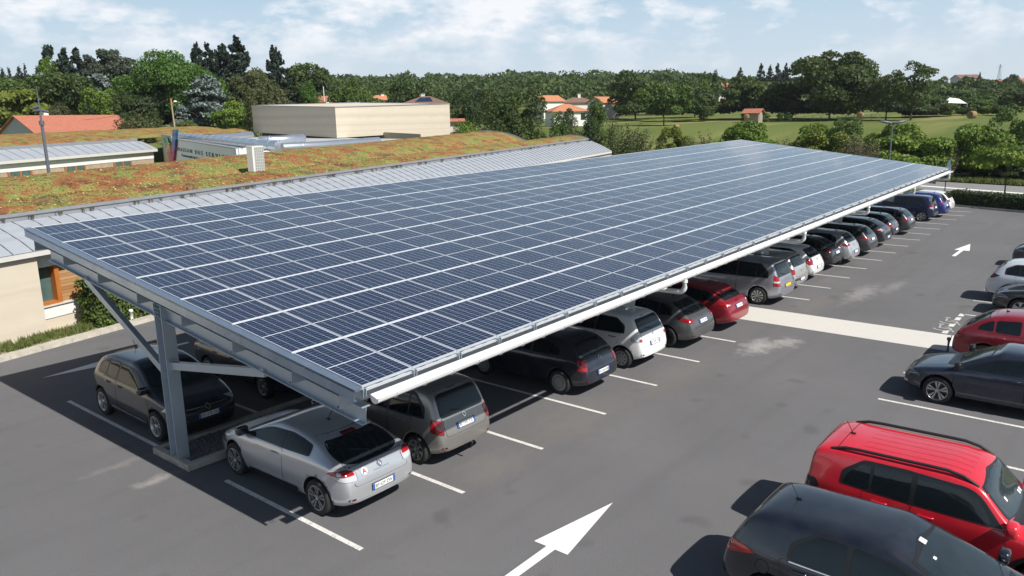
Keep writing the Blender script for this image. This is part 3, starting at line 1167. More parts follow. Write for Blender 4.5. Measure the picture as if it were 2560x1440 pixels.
    def door(self, poly, handle=None, sides=(1, -1)):
        S = self.s
        pl = round_poly(poly, 0.05)
        for sg in sides:
            # gap around the door, then the door skin
            self.patch('door_gap', self.grow(pl, 0.010), 'side', M_SEAM, 0.0012, step=0.09, flip=sg)
            d = self.patch('door', pl, 'side', S['paint'], 0.0032, step=0.07, flip=sg)
            if handle:
                hx_, hz = handle
                p = self.hit((hx_ - self.L / 2, sg * 3, hz), (0, -sg, 0))
                mb = MB()
                hl = 0.11
                mb.tube([(p.x - hl, p.y + sg * .006, p.z), (p.x - hl * .8, p.y + sg * .034, p.z + .004), (p.x + hl * .8, p.y + sg * .036, p.z + .006), (p.x + hl, p.y + sg * .008, p.z + .004)], 0.013, 8)
                mb.build('handle', S.get('handle_mat', S['paint']), d)

    def windows(self, polys, frame=None, r=0.05):
        for sg in (1, -1):
            if frame: self.patch('window_frame', round_poly(frame, r * 1.3), 'side', self.s.get('frame_mat', M_TRIM), 0.0045, flip=sg)
            for pl in polys: self.patch('side_window', round_poly(pl, r), 'side', M_GLASS, 0.0075, flip=sg)

    def rear_window(self, poly, r=0.06, frame=0.03):
        self.patch('rear_window_frame', self.grow(round_poly(poly, r), frame), 'rear', M_TRIM, 0.003)
        return self.patch('rear_window', round_poly(poly, r), 'rear', M_GLASS, 0.006)

    def windscreen(self, poly, r=0.06):
        self.patch('windscreen_frame', self.grow(round_poly(poly, r), 0.03), 'front', M_TRIM, 0.003, step=0.06)
        return self.patch('windscreen', round_poly(poly, r), 'front', M_GLASS_B, 0.006, step=0.06)

    def wheels(self, style='alloy', spokes=5):
        S = self.s; r = S['rw']; W = self.W; tw = 0.205
        for ax in S['axles']:
            for sg in (1, -1):
                yo = W * S.get('track', 0.985)
                c = Vector((ax - self.L / 2, sg * (yo - tw / 2), r))
                rr = r * S.get('rimk', 0.70)
                mb = MB(); h = tw / 2
                mb.lathe([(rr * .96, -h * .9), (rr * 1.04, -h), (r * .93, -h), (r * .985, -h * .8), (r, -h * .4), (r, h * .4), (r * .985, h * .8), (r * .93, h), (rr * 1.04, h), (rr * .98, h * .93)], 36, 'y', c)
                w = mb.build('wheel', M_TYRE, self.root, fix=True)
                mb = MB()
                yf = sg * h
                o = lambda a, q, y: Vector((c.x + math.cos(a) * q, c.y + y * sg, c.z + math.sin(a) * q))
                lath = lambda prof, n=30, mi=0: mb.lathe([(q, sg * y) for q, y in prof], n, 'y', c, mi)
                if style == 'cover':
                    lath([(rr * 1.02, h * .80), (rr * .99, h * .96), (rr * .90, h * 1.00), (rr * .80, h * .93), (rr * .30, h * 1.02), (0.001, h * 1.03)])
                    lath([(rr * .86, h * 1.02), (rr * .60, h * 1.04)], 30, 0)
                    for k in range(spokes):
                        a = 2 * math.pi * k / spokes
                        q = [o(a - .5 / spokes * 2, rr * .84, h * 1.03), o(a + .5 / spokes * 2, rr * .84, h * 1.03), o(a + .45 / spokes * 2, rr * .58, h * 1.06), o(a - .45 / spokes * 2, rr * .58, h * 1.06)]
                        mb.add(q, [(0, 1, 2, 3)], 1)
                else:
                    lath([(rr * 1.02, h * .80), (rr * 1.0, h * .97), (rr * .94, h * .97), (rr * .90, h * .55), (rr * .86, h * .2)])
                    lath([(rr * .90, h * .30), (0.001, h * .30)], 30, 1)
                    lath([(rr * .24, h * .45), (rr * .22, h * .83), (0.001, h * .86)], 20, 2 if style == 'dark' else 0)
                    for k in range(spokes):
                        a = 2 * math.pi * k / spokes + math.pi / 2
                        wd = S.get('spokew', .55) * math.pi / spokes
                        for (da, f0) in (((-1, 1), 1.0),) if style != 'split' else (((-1, -.25), 1.0), ((.25, 1), 1.0)):
                            q0 = [o(a + da[0] * wd * .9, rr * .95, h * .93), o(a + da[1] * wd * .9, rr * .95, h * .93), o(a + da[1] * wd * .9, rr * .17, h * .78), o(a + da[0] * wd * .9, rr * .17, h * .78)]
                            q1 = [p - Vector((0, sg * .03, 0)) for p in q0]
                            mb.add(q0 + q1, [(0, 1, 2, 3), (0, 4, 5, 1), (1, 5, 6, 2), (2, 6, 7, 3), (3, 7, 4, 0)], 0)
                rm = mb.build('rim', [M_HUB if style == 'cover' else S.get('rim_mat', M_RIM), M_RIMD, M_RIMD], w, fix=False)
                bm = bmesh.new(); bm.from_mesh(rm.data)
                for f in bm.faces:
                    if f.normal.y * sg < 0 and abs(f.normal.y) > .3: f.normal_flip()
                bm.to_mesh(rm.data); bm.free()

    def light(self, name, org, poly, mats, left_ang, off=0.008, r=0.03, under=None):
        """a lamp on each rear or front corner; poly in (u, z) as seen for the left side"""
        for sg in (1, -1):
            ang = left_ang * sg
            pl = [(p[0] * sg, *p[1:]) for p in poly]
            if sg < 0: pl = pl[::-1]
            if under: self.patch('lamp_surround', self.grow(round_poly(pl, r), under), 'diag', M_TRIM, 0.004, ang=ang, org=(org[0], org[1] * sg), step=0.05)
            self.patch(name, round_poly(pl, r), 'diag', mats, off, ang=ang, org=(org[0], org[1] * sg), step=0.05)

    def mirror(self, x, z, mat, size=1.0):
        for sg in (1, -1):
            p = self.hit((x - self.L / 2, sg * 3, z), (0, -sg, 0))
            mb = MB()
            c = Vector((p.x, p.y + sg * 0.125, z + 0.06))
            prof = []
            a_, b_, c_ = .105 * size, .125 * size, .095 * size
            nu, nv = 10, 16
            vs = []; fs = []
            for i in range(nu + 1):
                th = math.pi * i / nu
                for k in range(nv):
                    ph = 2 * math.pi * k / nv
                    sx = math.copysign(abs(math.cos(ph)) ** .55, math.cos(ph)) * math.sin(th) ** .5
                    sz = math.copysign(abs(math.sin(ph)) ** .55, math.sin(ph)) * math.sin(th) ** .5
                    px_ = a_ * sx
                    if px_ < 0: px_ *= .45
                    vs.append(c + Vector((px_, math.copysign(abs(math.cos(th)) ** .6, math.cos(th)) * b_, c_ * sz)))
            for i in range(nu):
                for k in range(nv):
                    k2 = (k + 1) % nv
                    fs.append((i * nv + k, i * nv + k2, (i + 1) * nv + k2, (i + 1) * nv + k))
            mb.add(vs, fs, 0, True)
            mb.bar((p.x, p.y - sg * .01, z + .0), (p.x, p.y + sg * .08, z + .02), 0.08, 0.035, 1)
            mb.build('wing_mirror', [mat, M_TRIM], self.root, fix=True)

    def plate(self, end, z, text=None, y=0.0, yellow=False, w=0.52, h=0.11, tilt=True):
        sg = -1 if end == 'rear' else 1
        a = self.hit((sg * (self.L / 2 + 2), y, z - h * .4), (-sg, 0, 0)); b = self.hit((sg * (self.L / 2 + 2), y, z + h * .4), (-sg, 0, 0))
        p = (a + b) / 2
        upv = (b - a).normalized(); right = Vector((0, -1 if end == 'rear' else 1, 0))
        if end == 'rear': right = Vector((0, -1, 0))
        nrm = right.cross(upv).normalized()
        if nrm.x * sg < 0: nrm = -nrm
        M = Matrix(((right.x, upv.x, nrm.x, p.x), (right.y, upv.y, nrm.y, p.y), (right.z, upv.z, nrm.z, p.z), (0, 0, 0, 1)))
        mb = MB()
        mb.box((-w / 2 - .01, -h / 2 - .01, -.03), (w / 2 + .01, h / 2 + .01, .014), 2)
        mb.box((-w / 2, -h / 2, .0145), (w / 2, h / 2, .020), 0)
        mb.box((-w / 2, -h / 2, .0205), (-w / 2 + .045, h / 2, .0215), 1)
        if not yellow: mb.box((w / 2 - .045, -h / 2, .0205), (w / 2, h / 2, .0215), 1)
        mb.v = [tuple(M @ Vector(v)) for v in mb.v]
        o = mb.build('number_plate', [M_PLATEY if yellow else M_PLATE, M_EU, M_TRIM], self.root)
        if text:
            t = text_mesh('plate_text', text, h * .86, M_INK, o, w=w - .125)
            t.matrix_basis = M @ Matrix.Translation((0, -h * .30, .0222))

    def rails(self, x0, x1, y, mat, lift=0.045):
        for sg in (1, -1):
            pts = []
            N = 10
            for i in range(N + 1):
                x = x0 + (x1 - x0) * i / N
                p = self.hit((x - self.L / 2, sg * y, 4), (0, 0, -1))
                e = min(1, min(i, N - i) / 1.2)
                pts.append((p.x, p.y, p.z - .005 + lift * e))
            mb = MB(); mb.tube(pts, 0.019 if lift < .06 else 0.027, 8)
            mb.build('roof_rail', mat, self.root)

    def antenna(self, x, ln=0.22, y=0.0, fin=False):
        p = self.hit((x - self.L / 2, y, 4), (0, 0, -1))
        mb = MB()
        if fin:
            mb.add([(p.x - .1, p.y - .02, p.z), (p.x - .1, p.y + .02, p.z), (p.x + .07, p.y, p.z), (p.x - .1, p.y, p.z + .07)], [(0, 2, 1), (0, 3, 2), (1, 2, 3), (0, 1, 3)])
        else:
            mb.box((p.x - .03, p.y - .02, p.z - .01), (p.x + .045, p.y + .02, p.z + .022))
            mb.tube([(p.x, p.y, p.z + .02), (p.x - ln * .55, p.y, p.z + ln)], 0.0065, 6)
        mb.build('antenna', M_BLACK, self.root)

    def badge(self, z, kind='ring', r=0.05, mat=None, end='rear'):
        sg = -1 if end == 'rear' else 1
        p = self.hit((sg * (self.L / 2 + 2), 0, z), (-sg, 0, 0)); p2 = self.hit((sg * (self.L / 2 + 2), 0, z + .04), (-sg, 0, 0))
        upv = (p2 - p).normalized(); right = Vector((0, 1, 0)); n = right.cross(upv)
        if n.x * sg < 0: n = -n
        mb = MB()
        c = p + n * .012
        if kind == 'ring':
            N = 20
            pts = [c + (right * math.cos(2 * math.pi * k / N) + upv * math.sin(2 * math.pi * k / N)) * r for k in range(N + 1)]
            mb.tube(pts, r * .13, 6, cap=False)
            mb.tube([c + (right * -.55 + upv * .65) * r, c + (right * -.2 + upv * -.55) * r, c + upv * .1 * r, c + (right * .2 + upv * -.55) * r, c + (right * .55 + upv * .65) * r], r * .1, 6)
        elif kind == 'diamond':
            q = [upv * 1.35, right * .95, upv * -1.35, right * -.95]
            for k in range(4):
                a, b = c + q[k] * r, c + q[(k + 1) % 4] * r
                mb.bar(a, b, r * .42, r * .25, 0, n)
        elif kind == 'oval':
            N = 18
            vs = [c + (right * math.cos(2 * math.pi * k / N) * 1.5 + upv * math.sin(2 * math.pi * k / N) * .8) * r for k in range(N)]
            mb.add(vs, [tuple(range(N))]); mb.add([v - n * .014 for v in vs], [tuple(reversed(range(N)))])
        elif kind == 'bolt':
            q = [(-.9, .15), (.1, .55), (.0, .1), (.9, .25), (-.1, -.6), (.0, -.12)]
            vs = [c + (right * a + upv * b) * r for a, b in q]
            mb.add(vs, [tuple(range(6))]); mb.add([v - n * .012 for v in vs], [tuple(reversed(range(6)))])
        elif kind == 'chevron':
            for dz in (0, -.7):
                mb.bar(c + (right * -.9 + upv * (dz - .3)) * r, c + upv * (dz + .5) * r, r * .3, r * .2, 0, n)
                mb.bar(c + upv * (dz + .5) * r, c + (right * .9 + upv * (dz - .3)) * r, r * .3, r * .2, 0, n)
        elif kind == 'lion':
            q = [(-.5, -.9), (-.2, -.2), (-.6, .2), (-.2, .9), (.3, .8), (.6, .3), (.25, .1), (.5, -.3), (.2, -.9)]
            vs = [c + (right * a + upv * b) * r for a, b in q]
            mb.add(vs, [tuple(range(9))]); mb.add([v - n * .012 for v in vs], [tuple(reversed(range(9)))])
        mb.build('badge', mat or M_CHROME, self.root, fix=False)

    def place(self, x, y, heading, label, group=None, cat='car'):
        """x, y: middle of the rear bumper; heading in degrees"""
        a = rad(heading)
        self.root.location = (x + math.cos(a) * self.L / 2, y + math.sin(a) * self.L / 2, 0.004)
        self.root.rotation_euler = (0, 0, a)
        tag(self.root, label, cat, group)
        return self


def text_mesh(name, text, size, mat, parent, w=None, bold=0.0, extrude=0.0, align='CENTER'):
    cu = bpy.data.curves.new('t', 'FONT'); cu.body = text; cu.size = size; cu.align_x = align; cu.resolution_u = 2
    cu.offset = bold; cu.extrude = extrude
    o = bpy.data.objects.new('t', cu); COL.objects.link(o)
    dg = bpy.context.evaluated_depsgraph_get()
    me = bpy.data.meshes.new_from_object(o.evaluated_get(dg))
    bpy.data.objects.remove(o)
    if w:
        x0 = min(v.co.x for v in me.vertices); x1 = max(v.co.x for v in me.vertices)
        k = w / (x1 - x0)
        for v in me.vertices: v.co.x = (v.co.x - (x0 + x1) / 2) * k
    me.materials.clear()
    return link(name, me, mat, parent)


def gen_top(L, H, rear, wsb, wst, hood, nose=.0, peak=.50, wsbz=None):
    R = {'hatch': [(0, .60), (.035, .72), (.09, .80), (.15, .97), (.40, H - .27), (.60, H - .095), (.95, H - .035)],
         'steep': [(0, .62), (.035, .74), (.08, .86), (.13, 1.02), (.30, H - .25), (.40, H - .075), (.72, H - .035)],
         'fast': [(0, .60), (.035, .74), (.09, .86), (.16, .98), (.58, H - .27), (.86, H - .11), (1.25, H - .04)],
         'coupe': [(0, .62), (.035, .76), (.09, .88), (.17, .975), (.34, 1.03), (.86, H - .155), (1.12, H - .09), (1.55, H - .025)],
         'boxy': [(0, .62), (.03, .76), (.055, .92), (.075, 1.06), (.14, H - .24), (.165, H - .075), (.45, H - .03)],
         'saloon': [(0, .62), (.04, .80), (.12, .98), (.45, 1.02), (.62, 1.04), (1.25, H - .13), (1.55, H - .05), (1.9, H - .01)]}[rear]
    wz = wsbz or hood + .06
    F = [(L * peak, H), (L - wst - .35, H - .02), (L - wst, H - .065), (L - (wst + wsb) / 2 - .05, (H - .03 + wz) / 2 + .02), (L - wsb, wz), (L - wsb + .14, hood + .015), (L - .55, hood - .055 + nose), (L - .25, hood - .13 + nose), (L - .09, hood - .22 + nose), (L, hood - .38 + nose)]
    return R + F


def make(name, L=4.2, W=1.78, H=1.48, belt=None, rear='hatch', wsb=1.02, wst=1.75, hood=.93, paint=None, axles=None, rw=.315, ra=None, style='alloy', spokes=5, roofw=.70,
         c_end=.62, panes=3, tail=None, tail_mat=None, plate_rear=None, plate_z=.62, plate_on=True, rails=None, ant=None, badge='ring', badge_z=.93, badge_r=.05, trim_low=.0, mirror=None, rw_poly=None, peak=.5, handle_mat=None, rim_mat=None, wid=None, nose=0., frame_mat=None, head=True, yellow=False, wsbz=None, mid=.56, tail2=None, doors=2, pillar=.0, dlo_up=0., rimk=.70):
    belt = belt or [(0, .99), (L * .5, .95), (L, .92)]
    axles = axles or (.78, L - .84)
    s = dict(L=L, W=W, H=H, belt=belt, top=gen_top(L, H, rear, wsb, wst, hood, nose, peak, wsbz), paint=paint, axles=axles, rw=rw, ra=ra or rw + .055, roofw=roofw, trimz=trim_low, handle_mat=handle_mat or paint, rim_mat=rim_mat or M_RIM, frame_mat=frame_mat or M_TRIM, mid=mid, rimk=rimk)
    if wid: s['wid'] = wid
    c = Car(name, s)
    bf = c.bf
    top = s['top']
    tz = lambda x: c.lerp(top, x)
    # side glass: one graphic cut into panes
    xr = c_end                                 # rear end of the glass
    xf = L - wsb - .10                         # front end at the mirror
    lowz = lambda x: bf(x) + .015 + dlo_up
    upz = lambda x: tz(x) - .105
    xB = (xr + L - wst + .1) / 2 + .06 + pillar          # B pillar
    xa = L - wst - .05
    fr = [(xr, lowz(xr), .05), (xr + .02, min(upz(xr + .06), lowz(xr) + .22), .06), (xr + .32, upz(xr + .36), .06), ((xr + xa) / 2, upz((xr + xa) / 2)), (xa, upz(xa) + .005, .2), (xf, lowz(xf) + .01, .04), (xB, lowz(xB))]
    g = .028
    def up_line(x): return min(upz(x), upz(xa) + .02 if x > xa else 9) - g if x <= xa else upz(xa) - g - (x - xa) * (upz(xa) - lowz(xf)) / (xf - xa)
    xq = xr + .44 if panes == 3 else xr
    front = [(xB + .03, lowz(xB) + g * .8), (xB + .03, up_line(xB + .03)), (xa - .02, up_line(xa) , .12), (xf - .12, lowz(xf) + g * 1.0, .03)]
    back = [(xq + .05, lowz(xq) + g * .8, .06), (xq + .05, up_line(xq + .10) - .0, .06), (xB - .05, up_line(xB - .05)), (xB - .05, lowz(xB) + g * .8)]
    pl = [front]
    if panes == 3:
        pl += [back, [(xr + .05, lowz(xr) + g, .06), (xr + .12, min(up_line(xr + .12), lowz(xr) + .20), .06), (xr + .36, up_line(xr + .40), .04), (xq + .0, up_line(xq) + .0, .03), (xq + .0, lowz(xq) + g)]]
    else:
        pl += [[(xr + .05, lowz(xr) + g, .04), (xr + .08, min(up_line(xr + .1), lowz(xr) + .20), .06), (xr + .36, up_line(xr + .40), .06), (xB - .05, up_line(xB - .05)), (xB - .05, lowz(xB) + g * .8)]]
    if doors:
        sill = .27
        fd = [(xB - .01, sill), (xB - .01, lowz(xB) - .012), (xf + .02, lowz(xf) - .012), (xf + .05, .55), (axles[1] - s['ra'] - .06, sill)]
        c.door([(p[0], p[1]) for p in fd], (xB + .20, bf(xB) - .10))
        if doors == 2:
            ar = axles[0]; rr_ = s['ra'] + .05
            rd = [(xB - .03, lowz(xB) - .012), (xB - .03, sill), (ar + rr_ + .03, sill), (ar + rr_ * .9, rw + .20, .12), (ar + rr_ * .35, rw + rr_ + .02, .15), (max(xq - .10, ar + .05), lowz(xq) - .012)]
            c.door([(p[0], p[1]) for p in rd][::-1], (max(xq + .18, ar + .3), bf(xq) - .10))
    c.windows(pl, fr)
    # rear glass and tailgate
    zb = bf(0) + .04
    zt = H - .16
    Wg = W / 2 * .70
    rwp = rw_poly or [(-Wg, zb), (Wg, zb), (Wg * .90, zt), (-Wg * .90, zt)]
    tg = [(-W / 2 * .66, .66), (W / 2 * .66, .66), (W / 2 * .70, zb - .05), (W / 2 * .62, H - .11), (-W / 2 * .62, H - .11), (-W / 2 * .70, zb - .05)]
    c.patch('tailgate_gap', c.grow(round_poly(tg, .06), .011), 'rear', M_SEAM, 0.001, step=.09)
    c.patch('tailgate', round_poly(tg, .06), 'rear', paint, 0.0025, step=.06)
    c.rear_window(rwp, r=.09)
    # small wiper on the rear glass
    a = c.hit((-L, -.02, zb + .03), (1, 0, 0)); b = c.hit((-L, .30, zb + .10), (1, 0, 0))
    mb = MB(); mb.tube([a + Vector((-.02, 0, 0)), b + Vector((-.02, 0, 0))], .009, 6); mb.build('rear_wiper', M_BLACK, c.root)
    # windscreen
    wz0 = (wsbz or hood + .06) + .035
    c.windscreen([(-W / 2 * .76, wz0 + .03), (-W / 2 * .3, wz0 - .005), (W / 2 * .3, wz0 - .005), (W / 2 * .76, wz0 + .03), (W / 2 * roofw * .90, H - .150), (0, H - .115), (-W / 2 * roofw * .90, H - .150)], r=.05)
    c.patch('scuttle', round_poly([(L - wsb - .03, -W / 2 * .72), (L - wsb + .13, -W / 2 * .55), (L - wsb + .15, W / 2 * .55), (L - wsb - .03, W / 2 * .72), (L - wsb + .02, 0)], .05), 'top', M_TRIM, .004)
    hd = [(L - wsb + .16, -W / 2 * .60), (L - .16, -W / 2 * .52), (L - .10, 0), (L - .16, W / 2 * .52), (L - wsb + .16, W / 2 * .60)]
    c.patch('bonnet_gap', c.grow(round_poly(hd, .06), .010), 'top', M_SEAM, .0012)
    c.patch('bonnet', round_poly(hd, .06), 'top', paint, .0028)
    if head:
        c.light('headlight', (L - .20, W / 2 * .80), [(-.30, hood - .30), (-.20, hood - .20), (.18, hood - .16), (.10, hood - .30)], M_HEAD, rad(180 + 38), under=.012)
        c.patch('grille', round_poly([(-W * .22, .62 + hood - .93), (W * .22, .62 + hood - .93), (W * .26, .70 + hood - .93), (-W * .26, .70 + hood - .93)], .04), 'front', M_TRIM, .004)
        c.patch('lower_grille', round_poly([(-W * .32, .30), (W * .32, .30), (W * .29, .47), (-W * .29, .47)], .05), 'front', M_TRIM, .004)
    # tail lamps
    tp = tail or [(-.16, .74), (-.16, .96), (.17, .98), (.13, .78)]
    c.light('tail_light', (.12, W / 2 * .86), tp, tail_mat or M_RED, rad(-38), under=.010)
    if tail2:
        c.light('tail_light_lens', (.12, W / 2 * .86), tail2[0], tail2[1], rad(-38), off=.011)
    c.patch('rear_bumper_trim', round_poly([(-W * .36, .29), (W * .36, .29), (W * .39, .40), (-W * .39, .40)], .04), 'rear', M_PLASTIC if trim_low == 0 else M_TRIM, .004)
    for sg in (1, -1):
        c.patch('rear_reflector', round_poly([(sg * W * .34, .42), (sg * W * .41, .43), (sg * W * .41, .465), (sg * W * .34, .455)][::sg], .01), 'rear', M_REDD, .006, step=.05)
    c.plate('rear', plate_z, plate_rear, yellow=yellow)
    if head: c.plate('front', .44, None)
    c.badge(badge_z, badge, badge_r)
    c.mirror(xf - .06, bf(xf) + .05, mirror or paint)
    c.wheels(style, spokes)
    if rails: c.rails(rails[0], rails[1], W / 2 * roofw * .90, rails[2], .03)
    if ant is not None: c.antenna(ant, .2)
    return c


P_SILVER = mat_paint('silver_paint', (0.56, 0.58, 0.61), 0.6, 0.30, 0.15)
P_SILVER2 = mat_paint('warm_silver_paint', (0.54, 0.53, 0.51), 0.55, 0.32, 0.2)
P_PEARL = mat_paint('pearl_white_paint', (0.62, 0.65, 0.70), 0.25, 0.3, 0.1)
P_TAUPE = mat_paint('taupe_paint', (0.27, 0.26, 0.242), 0.55, 0.33, 0.2)
P_NAVY = mat_paint('navy_paint', (0.009, 0.011, 0.024), 0.15, 0.28, 0.1)
P_NAVY2 = mat_paint('blue_black_paint', (0.014, 0.022, 0.042), 0.3, 0.26, 0.15)
P_WHITE = mat_paint('white_paint', (0.76, 0.76, 0.75), 0.0, 0.3)
P_GREY = mat_paint('grey_paint', (0.13, 0.13, 0.135), 0.6, 0.32, 0.2)
P_DGREY = mat_paint('dark_grey_paint', (0.060, 0.064, 0.070), 0.55, 0.3, 0.2)
P_SLATE = mat_paint('slate_grey_paint', (0.026, 0.030, 0.042), 0.2, 0.3, 0.2)
P_LILAC = mat_paint('lilac_silver_paint', (0.36, 0.37, 0.42), 0.6, 0.3, 0.2)
P_BLACK = mat_paint('black_paint', (0.010, 0.011, 0.014), 0.1, 0.25, 0.08)
P_BLACKB = mat_paint('black_blue_paint', (0.010, 0.014, 0.024), 0.25, 0.25, 0.1)
P_RED = mat_paint('bright_red_paint', (0.62, 0.012, 0.028), 0.0, 0.28)
P_CRIM = mat_paint('crimson_paint', (0.30, 0.008, 0.022), 0.35, 0.28, 0.1)
P_DRED = mat_paint('dark_red_paint', (0.27, 0.010, 0.022), 0.2, 0.28, 0.1)
P_BLUE = mat_paint('royal_blue_paint', (0.012, 0.026, 0.20), 0.35, 0.26, 0.15)
P_MIDN = mat_paint('midnight_blue_paint', (0.010, 0.018, 0.072), 0.35, 0.26, 0.12)
GRP = 'cars parked nose in under the solar roof'
GR2 = 'cars parked across the open aisle'
GR3 = 'cars in the back row under the solar roof'

# ---- 1 silver coupe
def coupe():
    c = make('parked_car', L=4.32, W=1.84, H=1.42, rear='coupe', wsb=1.08, wst=1.92, hood=.91, paint=P_SILVER, axles=(.80, 3.48), rw=.335, style='split', spokes=5, roofw=.66, c_end=1.02, panes=2, doors=1,
             belt=[(0, .99), (1.0, 1.03), (2.2, .97), (4.4, .92)], tail=[(-.24, .76), (-.20, .90), (-.02, .955), (.22, .93), (.30, .88), (.12, .80)], tail_mat=M_CLEAR,
             tail2=([(-.20, .86), (-.15, .925), (-.02, .955), (.22, .93), (.29, .885), (.12, .865)], M_RED),
             rw_poly=[(-.62, 1.02), (-.40, .985), (.40, .985), (.62, 1.02), (.64, 1.14), (.54, 1.255), (-.54, 1.255), (-.64, 1.14)],
             plate_rear='BP 629 ZW', plate_z=.535, badge='diamond', badge_z=.885, badge_r=.05, ant=1.50, mirror=P_BLACK)
    # side strip, grey lower bumper, high brake lamp, letters and sticker
    for sg in (1, -1):
        c.patch('side_strip', round_poly([(1.36, .30), (2.95, .29), (2.95, .35), (1.36, .385)], .02), 'side', M_TRIM, .012, flip=sg)
    c.patch('brake_lamp', round_poly([(-.17, 1.262), (.17, 1.262), (.15, 1.295), (-.15, 1.295)], .01), 'rear', M_REDD, .012, step=.04)
    p = c.hit((-5, .36, .79), (1, 0, 0)); p2 = c.hit((-5, .36, .85), (1, 0, 0))
    sticker(c, p, p2)
    word_on(c, 'MEGANE', -.02, .795, .045, .36)
    return c


def frame_at(c, y, z):
    a = c.hit((-6, y, z - .03), (1, 0, 0)); b = c.hit((-6, y, z + .03), (1, 0, 0)); l = c.hit((-6, y - .05, z), (1, 0, 0)); r = c.hit((-6, y + .05, z), (1, 0, 0))
    upv = (b - a).normalized(); right = (l - r).normalized(); n = right.cross(upv).normalized(); upv = n.cross(right)
    p = (a + b) / 2
    return Matrix(((right.x, upv.x, n.x, p.x), (right.y, upv.y, n.y, p.y), (right.z, upv.z, n.z, p.z), (0, 0, 0, 1)))


def word_on(c, text, y, z, size, w):
    t = text_mesh('model_lettering', text, size, M_CHROME, c.root, w=w)
    t.matrix_basis = frame_at(c, y, z) @ Matrix.Translation((0, 0, .008))


def sticker(c, p, p2):
    M = frame_at(c, .36, .86)
    mb = MB()
    N = 20
    vs = [(math.cos(2 * math.pi * k / N) * .072, math.sin(2 * math.pi * k / N) * .072, .010) for k in range(N)]
    mb.add(vs, [tuple(range(N))])
    mb.v = [tuple(M @ Vector(v)) for v in mb.v]
    o = mb.build('learner_sticker', M_STICK, c.root)
    o['label'] = 'round white sticker with a red letter A'
    t = text_mesh('sticker_letter', 'A', .125, M_REDINK, o, bold=.004)
    t.matrix_basis = M @ Matrix.Translation((0, -.045, .0115))


FRONT_Y = {}
coupe().place(1.17, .74, 90, 'silver two door coupe with a red letter A sticker beside its badge', GRP)

c = make('parked_car', L=4.10, W=1.76, H=1.63, rear='steep', wsb=.86, wst=1.70, hood=1.02, paint=P_TAUPE, axles=(.70, 3.28), rw=.31, style='split', spokes=7, roofw=.74, c_end=.46,
         belt=[(0, 1.0), (2, .98), (4.1, .96)], tail=[(-.12, .72), (-.13, .98), (.12, 1.04), (.14, .78)], plate_rear='BJ 145 GL', plate_z=.80, badge='diamond', badge_z=.97, badge_r=.045, ant=None, peak=.52)
c.place(3.70, .96, 90, 'taupe people carrier with a tow hook beside the silver coupe', GRP)
mb = MB(); p = (-c.L / 2 - .10, 0, .36)
mb.tube([(-c.L / 2 + .2, 0, .27), (-c.L / 2 - .06, 0, .27), p], .02, 8); mb.lathe([(0.001, -.03), (.025, -.015), (.025, .015), (.001, .03)], 10, 'z', (p[0], 0, .39)); mb.build('tow_hook', M_BLACK, c.root)

c = make('parked_car', L=4.25, W=1.76, H=1.46, rear='hatch', wsb=1.12, wst=1.80, hood=.95, paint=P_NAVY, axles=(.80, 3.38), rw=.315, style='cover', spokes=18, roofw=.70, c_end=.78, panes=2,
         belt=[(0, .98), (2, .95), (4.2, .92)], tail=[(-.13, .70), (-.13, .96), (.12, .97), (.12, .70)], tail2=([(-.12, .79), (-.12, .87), (.11, .87), (.11, .79)], M_REDD), plate_rear='FS 644 MJ', plate_z=.585, badge='ring', badge_z=.90, badge_r=.055, handle_mat=M_BLACK)
c.place(8.80, .90, 90, 'dark navy hatchback with many slotted wheel covers and blocky red lamps', GRP)

c = make('parked_car', L=4.02, W=1.74, H=1.54, rear='steep', wsb=.95, wst=1.72, hood=.98, paint=P_WHITE, axles=(.62, 3.24), rw=.305, style='cover', spokes=9, roofw=.72, c_end=.55, panes=2,
         belt=[(0, 1.0), (2, .97), (4, .93)], tail=[(-.14, .80), (-.14, .88), (-.05, .90), (.16, .92), (.16, .82)], tail_mat=M_CLEAR, tail2=([(-.12, .81), (-.12, .88), (-.02, .89), (-.02, .82)], M_RED), plate_rear='AT 893 TN', plate_z=.70, badge='oval', badge_z=.93, badge_r=.035, handle_mat=M_BLACK)
c.place(11.52, .90, 90, 'white hatchback with black door handles beside the navy hatchback', GRP)

c = make('parked_car', L=4.42, W=1.80, H=1.50, rear='fast', wsb=1.05, wst=1.85, hood=.95, paint=P_GREY, axles=(.86, 3.52), rw=.325, style='alloy', spokes=10, roofw=.69, c_end=.72, rim_mat=M_RIMD,
         belt=[(0, 1.0), (2, .96), (4.4, .92)], tail=[(-.20, .86), (-.10, .94), (.24, .97), (.28, .91), (-.02, .83)], plate_rear='FL 042 BR', plate_z=.80, badge='ring', badge_z=.95, badge_r=.045, ant=1.1)
c.place(14.1, .62, 90, 'mid grey hatchback with a tapering rear window beside the white hatchback', GRP)

c = make('parked_car', L=4.50, W=1.82, H=1.49, rear='fast', wsb=1.10, wst=1.92, hood=.94, paint=P_CRIM, axles=(.88, 3.60), rw=.33, style='dark', spokes=10, roofw=.69, c_end=.60, rim_mat=M_RIMD,
         belt=[(0, 1.0), (2, .96), (4.5, .92)], tail=[(-.22, .88), (-.10, .94), (.20, .97), (.24, .90), (-.04, .85)], tail2=([(-.20, .885), (-.08, .92), (.02, .93), (.0, .88)], M_CLEAR), plate_rear='FJ 318 KA', plate_z=.80, badge='oval', badge_z=.96, badge_r=.04, ant=1.15)
c.patch('roof_spoiler', round_poly([(.50, -.58), (.50, .58), (.86, .62), (.86, -.62)], .08), 'top', P_CRIM, .03)
c.place(16.55, .52, 90, 'metallic crimson hatchback with a roof spoiler next to the painted walkway', GRP)

